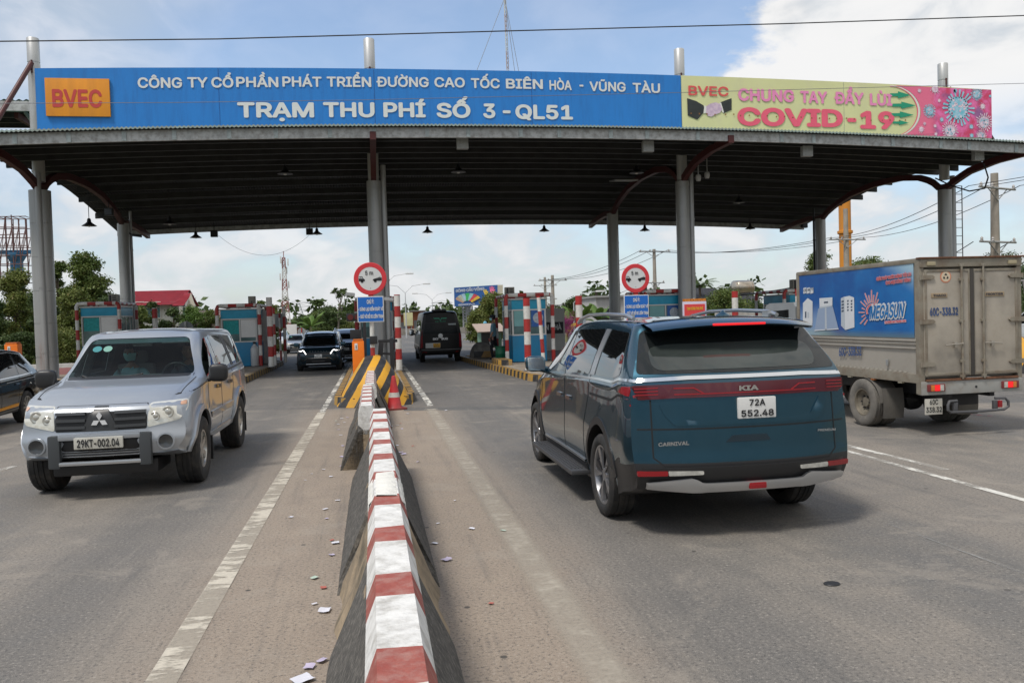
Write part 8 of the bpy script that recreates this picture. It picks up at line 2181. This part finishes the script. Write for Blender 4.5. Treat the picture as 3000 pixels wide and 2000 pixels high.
a = yp(1745, 872, 66); c = yp(1835, 872, 66); wb = thing('white_building', 'plain off-white flat building behind the banana plants', 'building', (a.x, 66, 0)); b = MB(); b.box(((c.x - a.x) / 2, 3, a.z / 2), (c.x - a.x, 6, a.z)); b.build('wall', mat('wall_offwhite', (.45, .44, .42), .85, var=.15, streak=True), wb); b = MB(); b.box(((c.x - a.x) / 2, 2.9, a.z + .08), (c.x - a.x + .3, 6.4, .16)); b.build('parapet', mat('parapet_grey', (.3, .3, .29), .9), wb)
b = MB(); b.box(((c.x - a.x) * .3, -.03, a.z * .55), (1.2, .05, 1.1)); b.build('window', GLASS_B, wb)
p = yp(2175, 842, 68); tkn = thing('water_tank', 'shiny steel water tank on a stand above the low trees', 'water tank', (p.x, 68, p.z)); b = MB(); M_ = Matrix.Rotation(pi / 2, 4, 'Y')
b.lathe([(.001, -1.0), (.45, -.96), (.60, -.82), (.62, -.6), (.60, -.58), (.62, -.55), (.62, .55), (.60, .58), (.62, .6), (.60, .82), (.45, .96), (.001, 1.0)], 28, M_); b.build('drum', mat('tank_steel', (.50, .44, .36), .3, .9), tkn)
b = MB()
for x in (-.6, .6):
 for y in (-.4, .4): b.tube([(x, y, -.3), (x * 1.1, y * 1.1, -p.z)], .035, 6)
b.box((0, 0, -.62), (1.8, 1.0, .05)); b.build('stand', STEEL, tkn)
a = yp(1150 + 815 / 3.136, 740 + 735 / 3.136, 52); c = yp(1150 + 1000 / 3.136, 740 + 735 / 3.136, 52)
st = thing('roadside_stall', 'small green roadside stall with a pale sloping roof behind the guard', 'stall', (a.x, 52, 0)); L = c.x - a.x; b = MB(); b.box((L / 2, 1, a.z / 2), (L, 2, a.z)); b.build('wall', mat('stall_green', (.16, .30, .21), .8, var=.15), st)
b = MB(); b.grid(lambda u, v: Vector((-.3 + (L + .6) * u, -.6 + 3 * v, a.z + .0 + .5 * v)), 2, 2); b.grid(lambda u, v: Vector((-.3 + (L + .6) * u, -.6 + 3 * v, a.z + .06 + .5 * v)), 2, 2); b.build('roof', mat('stall_roof', (.36, .28, .23), .8), st)
b = MB(); b.box((L * .3, -.03, a.z * .45), (.8, .04, 1.2)); b.build('opening', INT, st)
p = yp(1150 + 1475 / 3.136, 740 + 690 / 3.136, 44)
sw = thing('shop_wall', 'white wall panel with a black lettered sign right of the right booth', 'wall', (p.x + .3, 44, 0)); b = MB(); b.box((-.45, .3, 1.15), (1.7, .2, 2.3)); b.build('wall', WALLW, sw)
b = MB(); b.box((-.45, .17, p.z), (1.5, .05, .62)); sg_ = b.build('sign_panel', SBK, sw); b = MB(); write(b, 'ĐẾN NHÀ', (-.45, .135, p.z - .12), (1, 0, 0), (0, 0, 1), .30, 1.3, .03, align='c'); b.build('lettering', SWHITE, sg_, smooth=False, fix=False)
b = MB(); b.box((-1.05, .12, 2.12), (.30, .06, .72)); b.build('blue_panel', mat('panel_light_blue', (.02, .30, .55), .5), sw); b = MB(); b.box((-1.05, .13, 1.62), (.30, .06, .26)); b.build('white_panel', WHITEP, sw)
p = yp(1150 + 145 / 3.136, 740 + 612 / 3.136, 120); t = thing('yellow_hoarding', 'pale yellow hoarding on posts far ahead, left of the minibus', 'sign', (p.x, 120, 0)); b = MB(); b.rbox((0, 0, p.z), (1.3, .2, 1.9), .05); b.build('board', mat('hoarding_yellow', (.58, .55, .30), .6, var=.15), t); b = MB(); b.tube([(-.4, .2, 0), (-.4, .2, p.z)], .06); b.tube([(.4, .2, 0), (.4, .2, p.z)], .06); b.build('posts', STEEL, t)
for dx, dz, m_, l in ((-2.6, 2.2, WHITEP, 'far pale shop front left of the yellow hoarding'), (1.6, 1.6, OB, 'far orange brick shop right below the yellow hoarding'), (-.6, 1.4, OB, 'far orange brick shop below the yellow hoarding')):
 t = thing('shop', l, 'shop', (p.x + dx, 123 + dz, 0)); b = MB(); b.box((0, 1.5, dz), (2.1, 3, dz * 2)); b.build('wall', m_, t); b = MB(); b.box((0, 0, dz * 2 + .1), (2.3, 3.6, .15)); b.build('roof', MATS['roof_grey_sheet'], t); b = MB(); b.box((0, -.03, dz * .7), (1.2, .05, dz)); b.build('shutter', mat('shutter_grey', (.2, .2, .2), .6), t)
b = MB(); b.rbox((0, 0, .4), (26, .4, .8), .05); o = b.build('median_wall', CONC); o.location = (8, 112, 0); tag(o, 'low dark concrete wall crossing the road far ahead', 'wall')
b = MB(); b.rbox((0, 0, .30), (4, .2, .6), .03); o = b.build('low_wall', stripe_mat('low_wall_paint', (.55, .54, .52, 1), (.42, .20, .20, 1), (0, 0, 1), .62, .5, .8, .4)); o.location = (-12.6, 34.6, 0); tag(o, 'low white and pink wall behind the left columns', 'wall')
b = MB(); b.rbox((0, 0, .9), (22, .25, 1.8), .03); o = b.build('boundary_wall', mat('boundary_pale', (.40, .38, .35), .9, var=.2, streak=True)); o.location = (36, 58, 0); tag(o, 'pale boundary wall behind the truck at right', 'wall')
# ================================================================== billboards
A, B_, C, D = [yp(1150 + x / 3.136, 740 + y / 3.136, Y) for x, y, Y in ((568, 322, 112), (965, 296, 108), (965, 470, 108), (572, 495, 112))]
gb = thing('billboard', 'blue advertising billboard with fanned coloured packets and gloves on lattice legs', 'billboard', (A.x, 112, 0)); O_ = gb.location
loc_ = lambda p_: Vector(p_) - O_
def bb(u, v, lift=0):      # u right, v down
 P_ = A.lerp(B_, u).lerp(D.lerp(C, u), v) - O_; return P_ + Vector((0, -lift, 0))
b = MB(); b.add([bb(0, 0), bb(1, 0), bb(1, 1), bb(0, 1), bb(0, 0, -.6), bb(1, 0, -.6), bb(1, 1, -.6), bb(0, 1, -.6)], [(0, 1, 2, 3), (7, 6, 5, 4), (0, 4, 5, 1), (1, 5, 6, 2), (2, 6, 7, 3), (3, 7, 4, 0)]); pn = b.build('panel', mat('billboard_blue', (.02, .09, .28), .5, var=.2, vscale=.3), gb)
b = MB(); U_ = bb(.70, .14) - bb(.03, .16); write_outlined(b, 'BÓNG CẦU VỒNG', bb(.03, .26, .05), U_, (0, 0, 1), .40, U_.length, .06, .0, 0, 1, .04); b.build('lettering', [mat('bb_white', (.6, .62, .65), .5), mat('bb_grey_blue', (.18, .25, .38), .5)], pn, smooth=False, fix=False)
b = MB(); write(b, 'VINTE GLOVE CO.,LTD', bb(.08, .965, .05), U_, (0, 0, 1), .20, U_.length * .58, .03); b.build('lettering', MATS['bb_white'], pn, smooth=False, fix=False)
b = MB(); cols = [(.55, .36, .25), (.45, .48, .38), (.35, .52, .60), (.05, .42, .12), (.25, .50, .52), (.55, .06, .08), (.70, .45, .05)]
for k in range(7):
 a_ = radians(-52 + 104 * k / 6); c0 = (.30, .92);
 def fp(r0, sgn__): return (c0[0] + (sin(a_) * r0 + cos(a_) * sgn__) * .62, c0[1] - (cos(a_) * r0 - sin(a_) * sgn__) * 1.05)
 b.add([bb(*fp(.18, -.045), .05 + .02 * k), bb(*fp(.18, .045), .05 + .02 * k), bb(*fp(.56, .075), .05 + .02 * k), bb(*fp(.56, -.075), .05 + .02 * k)], [(0, 1, 2, 3)], k)
b.v = [(min(max(x, bb(.01, 0).x), bb(.99, 0).x), y, z) for x, y, z in b.v]
b.build('packets', [mat('bb_packet_%s' % n_, c_, .5, var=.4, vscale=.8) for n_, c_ in zip(('salmon', 'sage', 'sky', 'green', 'aqua', 'red', 'amber'), cols)], pn, smooth=False, fix=False)
def glove(u0, v0, sc, m_, tilt):
 b = MB();
 def q_(x, y): c_, s_ = cos(tilt), sin(tilt); return bb(u0 + (x * c_ - y * s_) * sc, v0 - (x * s_ + y * c_) * sc * 2.1, .06)
 b.add([q_(-.5, -1), q_(.5, -1), q_(.55, .2), q_(-.55, .2)], [(0, 1, 2, 3)])
 for i, (x, L_) in enumerate(((-.42, .8), (-.14, 1.0), (.14, .95), (.42, .7))): b.add([q_(x - .12, .2), q_(x + .12, .2), q_(x + .10 + x * .3, .2 + L_), q_(x - .10 + x * .3, .2 + L_)], [(0, 1, 2, 3)])
 b.add([q_(.5, -.5), q_(.95, .1), q_(.80, .25), q_(.5, -.1)], [(0, 1, 2, 3)]); b.build('glove_picture', m_, pn, smooth=False, fix=False)
glove(.87, .26, .085, mat('glove_pink', (.70, .16, .30), .5), .0); glove(.73, .36, .07, mat('glove_yellow', (.68, .48, .06), .5), .3)
b = MB()
for u in (.22, .30, .36):
 p_ = bb(u, 1)
 for dx in (0, .55): b.tube([(p_.x + dx, .6, p_.z), (p_.x + dx, .6, -0)], .09, 6)
 for k in range(9): z0 = p_.z * k / 9; z1 = p_.z * (k + 1) / 9; b.tube([(p_.x, .6, z0), (p_.x + .55, .6, z1)], .05, 5); b.tube([(p_.x + .55, .6, z0), (p_.x, .6, z1)], .05, 5)
b.build('lattice_legs', mat('lattice_grey', (.32, .33, .34), .5), gb)
b = MB()
for k in range(9): b.box(bb(1, .05 + .1 * k) + Vector((.35, .2, 0)), (.7, .5, .22))
b.build('edge_slats', mat('slat_pale', (.55, .5, .38), .6), gb)
p = yq(30, 600, 84); sk = thing('bare_billboard', 'bare rusty billboard frame on a blue post at the left edge', 'billboard frame', (p.x, 84, 0)); zt_ = yq(20, 498, 84).z; zb_ = yq(20, 575, 84).z
x0 = yq(-70, 540, 84).x - p.x; x1 = yq(62, 540, 84).x - p.x; b = MB(); rk = random.Random(8)
for yy in (0, 1.6):
 for k in range(9): x = x0 + (x1 - x0) * k / 8; b.tube([(x, yy, zb_ - 3.0), (x + rk.uniform(-.1, .1), yy, zt_ + rk.uniform(-.4, .3))], .055, 5)
 for k in range(8): z = zb_ - 3 + (zt_ - zb_ + 3) * k / 7; b.tube([(x0, yy, z), (x1, yy, z + rk.uniform(-.15, .15))], .045, 5)
 for k in range(8): a_ = x0 + (x1 - x0) * k / 8; b.tube([(a_, yy, zb_ - 2 + rk.uniform(0, 2)), (a_ + (x1 - x0) / 8, yy, zt_ - rk.uniform(0, 2))], .035, 5)
for k in range(9): x = x0 + (x1 - x0) * k / 8; b.tube([(x, 0, zb_), (x, 1.6, zt_ - .5)], .035, 5); b.tube([(x, 0, zt_), (x, 1.6, zt_)], .035, 5)
b.build('frame', mat('rusty_steel', (.16, .085, .08), .8, var=.3), sk)
b = MB(); b.tube([(0, .8, 0), (0, .8, zb_ - .2)], .55, 18); b.lathe([(.56, zb_ - 1.0), (.9, zb_ - .4), (.9, zb_ - .2)], 18, Matrix.Translation((0, .8, 0)), caps=True); b.box((0, .8, zb_ - .1), (abs(x1 - x0) * .9, .4, .35)); b.build('post', mat('post_blue', (.05, .19, .36), .6, var=.3, dirt=(.2, .2, .2), dirt_amt=.4), sk)
p = yp(2478, 800, 62); om = thing('billboard', 'thick orange steel mast carrying a big board above the canopy line', 'billboard', (p.x, 62, 0)); b = MB(); zf = yp(2478, 680, 62).z
b.tube([(0, 0, 0), (0, 0, 15.5)], .47, 24); b.lathe([(.48, zf - .18), (.60, zf - .1), (.60, zf + .1), (.48, zf + .14)], 24, caps=True); b.build('mast', mat('mast_orange', (.66, .25, .02), .5, var=.12, vscale=.8, streak=True, dirt=(.4, .18, .06), dirt_amt=.3), om)
b = MB(); b.rbox((3.0, 0, 16.9), (13, 1.2, 3.4), .1); b.build('board', mat('board_teal', (.05, .16, .16), .6, var=.3, vscale=.4), om)
b = MB()
for yy in (-1.6, -.8): b.tube([(-3.5, yy, 14.9), (8.5, yy, 14.9)], .05, 6)
for k in range(13): b.tube([(-3.5 + k, -1.6, 14.9), (-3.5 + k, -.6, 15.3)], .04, 5); b.tube([(-3.5 + k, -1.6, 14.9), (-3.5 + k, -1.6, 15.7)], .03, 5)
b.tube([(-3.5, -1.6, 15.7), (8.5, -1.6, 15.7)], .035, 5); b.build('catwalk', STEEL, om)
p = yp(2280 + 645 / 2.8, 720 + 180 / 2.8, 40); t = thing('parasol', 'red parasol top showing over the truck roof edge', 'parasol', (p.x, 40, p.z)); b = MB(); b.lathe([(1.3, -.42), (1.05, -.2), (.6, 0), (.2, .12), (.001, .14)], 20); b.build('canopy', mat('parasol_red', (.62, .05, .04), .6), t); b = MB(); b.tube([(0, 0, 0), (0, 0, -p.z)], .03, 6); b.build('pole', STEEL, t)
# ================================================================== masts, poles, wires
p = yp(838, 944, 170); q2 = yp(838, 745, 170); lt = thing('lattice_tower', 'tall red and white lattice telecom tower far behind the trees', 'tower', (p.x, 170, 0)); Ht = q2.z; b = MB(); ns = 14
tilt = -0.0
for k in range(ns):
 z0, z1 = Ht * .96 * k / ns, Ht * .96 * (k + 1) / ns; w0 = 1.9 * (1 - .95 * min(1, k / ns) ** .5) + .40; w1 = 1.9 * (1 - .95 * min(1, (k + 1) / ns) ** .5) + .40
 mi = (k // 2) % 2
 for sx in (-1, 1):
  for sy in (-1, 1): b.tube([(sx * w0 / 2, sy * w0 / 2, z0), (sx * w1 / 2, sy * w1 / 2, z1)], .075, 5, mi)
 for sy in (-1, 1): b.tube([(-w0 / 2, sy * w0 / 2, z0), (w1 / 2, sy * w1 / 2, z1)], .045, 4, mi); b.tube([(w0 / 2, sy * w0 / 2, z0), (-w1 / 2, sy * w1 / 2, z1)], .045, 4, mi); b.tube([(-w1 / 2, sy * w1 / 2, z1), (w1 / 2, sy * w1 / 2, z1)], .045, 4, mi)
b.tube([(0, 0, Ht * .95), (0, 0, Ht * 1.04)], .08, 5, 0)
b.build('lattice', [mat('tower_red', (.30, .13, .12), .6), mat('tower_white', (.58, .57, .55), .6)], lt)
for z, a_ in ((.90, 0), (.90, 2.1), (.80, 1), (.72, 3), (.62, 0), (.93, 4)): b = MB(); b.rbox((.8 * cos(a_), .8 * sin(a_), Ht * z), (.25, .25, 1.4), .05); b.build('antenna', WHITEP, lt)
def pylon(px, py_top, Y, label, H_=None):
 p = yp(px, py_top, Y); t = thing('transmission_pylon', label, 'pylon', (p.x, Y, 0), 0, 'transmission pylons on the horizon'); Ht = p.z; b = MB(); n = 8
 for k in range(n):
  z0, z1 = Ht * k / n, Ht * (k + 1) / n; w0 = 7 * (1 - k / n) + 1.2; w1 = 7 * (1 - (k + 1) / n) + 1.2
  for sx in (-1, 1): b.tube([(sx * w0 / 2, 0, z0), (sx * w1 / 2, 0, z1)], .16, 4); b.tube([(sx * w0 / 2, 2, z0), (sx * w1 / 2, 2, z1)], .16, 4); b.tube([(-sx * w0 / 2, 0, z0), (sx * w1 / 2, 0, z1)], .1, 4)
 for z, L_ in ((1.0, 5.5), (.86, 7), (.72, 5.5)): b.tube([(-L_, 0, Ht * z), (L_, 0, Ht * z)], .16, 4); b.tube([(-L_, 0, Ht * z), (0, 0, Ht * z + 1.3)], .1, 4); b.tube([(L_, 0, Ht * z), (0, 0, Ht * z + 1.3)], .1, 4)
 b.build('lattice', mat('pylon_grey', (.40, .42, .44), .6), t)
pylon(873, 888, 420, 'pale transmission pylon far right of the red and white tower'); pylon(1295, 887, 430, 'pale transmission pylon left of the glove billboard')
PALE = mat('lamp_pole_pale', (.48, .49, .50), .6)
def street_lamp(px, py, Y, label, double=True):
 p = yp(px, py, Y); t = thing('street_lamp', label, 'street lamp', (p.x, Y, 0), 0, 'street lamps far ahead'); b = MB(); b.tube([(0, 0, 0), (0, 0, p.z)], [.09, .04], 8); b.build('pole', PALE, t)
 for sg in ((-1, 1) if double else (1,)):
  b = MB(); b.tube([(0, 0, p.z), (sg * .8, 0, p.z + .75), (sg * 2.1, 0, p.z + .95)], .028, 6); ar = b.build('arm', PALE, t); b = MB(); b.rbox((sg * 2.4, 0, p.z + .95), (.8, .25, .14), .05); b.build('lamp_head', WHITEP, ar)
street_lamp(1187, 858, 92, 'double armed street lamp nearest the centre column'); street_lamp(1266, 878, 118, 'double armed street lamp above the black minibus'); street_lamp(1132, 830, 86, 'single armed street lamp beside the round distance sign', False)
street_lamp(1150 + 1665 / 3.136, 740 + 460 / 3.136, 70, 'single curved street lamp above the flowering bush', False)
PC = mat('pole_concrete', (.36, .32, .265), .85, var=.15, vscale=2, dirt=(.2, .17, .14), dirt_amt=.4)
def utility_pole(px, py, Y, r, label, arms, gear=False):
 p = yp(px, py, Y); t = thing('utility_pole', label, 'utility pole', (p.x, Y, 0), 0, 'concrete utility poles'); b = MB(); b.tube([(0, 0, 0), (0, 0, p.z)], [r * 1.3, r * .85], 12); b.build('pole', PC, t)
 for dz, L_, rz in arms:
  b = MB(); z = p.z - dz; c_, s_ = cos(rz), sin(rz); b.tube([(-L_ * c_, -L_ * s_ - r, z), (L_ * c_, L_ * s_ - r, z)], .055, 6)
  b.tube([(-L_ * .55 * c_, -L_ * .55 * s_ - r, z), (0, -r, z - .6)], .025, 5); b.tube([(L_ * .55 * c_, L_ * .55 * s_ - r, z), (0, -r, z - .6)], .025, 5); am_ = b.build('crossarm', mat('crossarm_steel', (.30, .30, .29), .6), t)
  for k in (-.9, -.3, .9):
   b = MB(); b.lathe([(.05, 0), (.075, .03), (.05, .07), (.07, .11), (.04, .16), (.001, .2)], 10, Matrix.Translation((L_ * k * c_, L_ * k * s_ - r, z + .05))); b.build('insulator', mat('insulator', (.40, .38, .36), .3), am_)
 return t, p
up1, P1 = utility_pole(2913, 508, 36, .20, 'big concrete utility pole with cut-outs right of the last column', [(.75, 1.5, .35), (3.35, 1.5, .35), (4.9, 1.5, .35)])
for dx, dz in ((-.9, -5.6), (.2, -5.5), (1.25, -5.3)):
 b = MB(); z = P1.z + dz; b.tube([(dx, -.3, z), (dx + .12, -.3, z - .45)], .05, 8); b.rbox((dx + .15, -.3, z - .5), (.14, .14, .22), .03); b.rbox((dx - .02, -.3, z + .05), (.16, .1, .1), .02); b.build('cut_out', mat('cutout_grey', (.33, .31, .31), .4), up1)
up2, P2 = utility_pole(2477, 612, 57, .19, 'concrete utility pole standing in front of the orange mast', [(2.3, 1.6, .12), (4.7, 1.6, -.35)])
up3, P3 = utility_pole(1916, 730, 78, .18, 'concrete utility pole between the second distance sign and the middle column', [(.25, 1.6, .0), (3.3, 1.1, .3)])
up4, P4 = utility_pole(1618, 806, 92, .2, 'concrete utility pole behind the right booth roof frame', [(.6, 1.7, .1), (3.4, 1.5, .2)])
up5, P5 = utility_pole(1596, 812, 118, .2, 'thinner far utility pole left of the one behind the right booth', [(1.2, 1.8, .1), (3.2, 1.8, .2)])
up6, P6 = utility_pole(847, 960, 78, .12, 'white concrete pole in front of the far banana plants', [])
b = MB(); b.rbox((.25, -.2, P6.z * .55), (.9, .06, 2.0), .02); b.build('white_board', WHITEP, up6)
def span(a, c, sag, label, r=.013, name='power_line', group='power lines'):
 wire(name, [a, c], r, label, 'power line', group, sag, n=20)
LB1 = 'power line running between the utility poles right of the canopy'
up = lambda P, dx, dz: Vector((P.x + dx, P.y, P.z + dz))
for dx in (-1.4, -.4, 1.4):
 span(up(P1, dx, -.6), up(P2, dx, -2.15), .55, LB1, .018); span(up(P2, dx, -2.15), up(P3, dx, -.1), .6, LB1, .02); span(up(P3, dx, -.1), up(P4, dx, -.5), .7, LB1, .022)
 span(up(P1, dx, -.6), Vector((P1.x + 12 + dx, 16, P1.z + 1.2)), .3, LB1, .016)
for dx in (-1.2, .9): span(up(P1, dx, -3.3), up(P2, dx, -4.6), 1.2, LB1, .02); span(up(P3, dx, -3.2), up(P4, dx, -3.3), .9, LB1, .02)
for dz in (-6.2, -7.0): span(up(P1, 0, dz), up(P2, 0, dz - 1.0), .5, LB1, .014); span(up(P2, 0, dz - 1.0), up(P3, 0, dz + .6), .5, LB1, .014)
span(up(P4, 0, -.5), up(P5, 0, -1.2), .4, LB1, .02)
wire('bundled_cable', [yp(2430, 818, 46), yp(2180, 862, 60), yp(2040, 872, 66)], .075, 'thick bundled black cable dipping above the booth roofs right of the columns', 'cable', None, .15)
wire('hanging_cable', [yp(640, 690, 45.5), yp(905, 690, 45.5)], .007, 'thin sagging wire between two floodlights at the back edge', 'wire', None, 1.05)
wire('hanging_cable', [yp(2882, 478, 29), yp(2895, 520, 29.2), yp(2885, 552, 29.5), yp(2840, 560, 30), yp(2790, 545, 30.5), yp(2740, 522, 31)], .03, 'black cable loop hanging beside the last front column', 'cable', n=5)
p = yp(2808, 545, 32.3); t = thing('ladder', 'thin steel ladder fixed beside the last front column', 'ladder', (p.x, 32.3, 0)); b = MB()
for dx in (-.16, .16): b.tube([(dx, 0, .3), (dx, 0, p.z)], .022, 6)
for k in range(20): b.tube([(-.16, 0, .5 + .36 * k), (.16, 0, .5 + .36 * k)], .015, 5)
b.build('rails', mat('ladder_steel', (.22, .22, .23), .5), t)
for x, y, Y, l, fl in ((1026, 862, 31, 'white bullet camera left of the blue plate', -1), (1139, 876, 30, 'white bullet camera right of the blue plate', -1)):
 p = yp(x, y, Y); t = thing('security_camera', l, 'camera', (p.x, Y, p.z)); b = MB(); b.rbox((0, 0, 0), (.34, .12, .12), .03, rot=(0, .12 * fl * -1, 0)); b.build('housing', WHITEP, t); b = MB(); b.rbox((-.17, 0, -.02), (.02, .09, .09), .01); b.build('lens', BLACKP, t); b = MB(); b.tube([(.1, 0, -.05), (.22, 0, -.2), (.3, .1, -.3)], .02, 6); b.build('arm', STEEL, t)
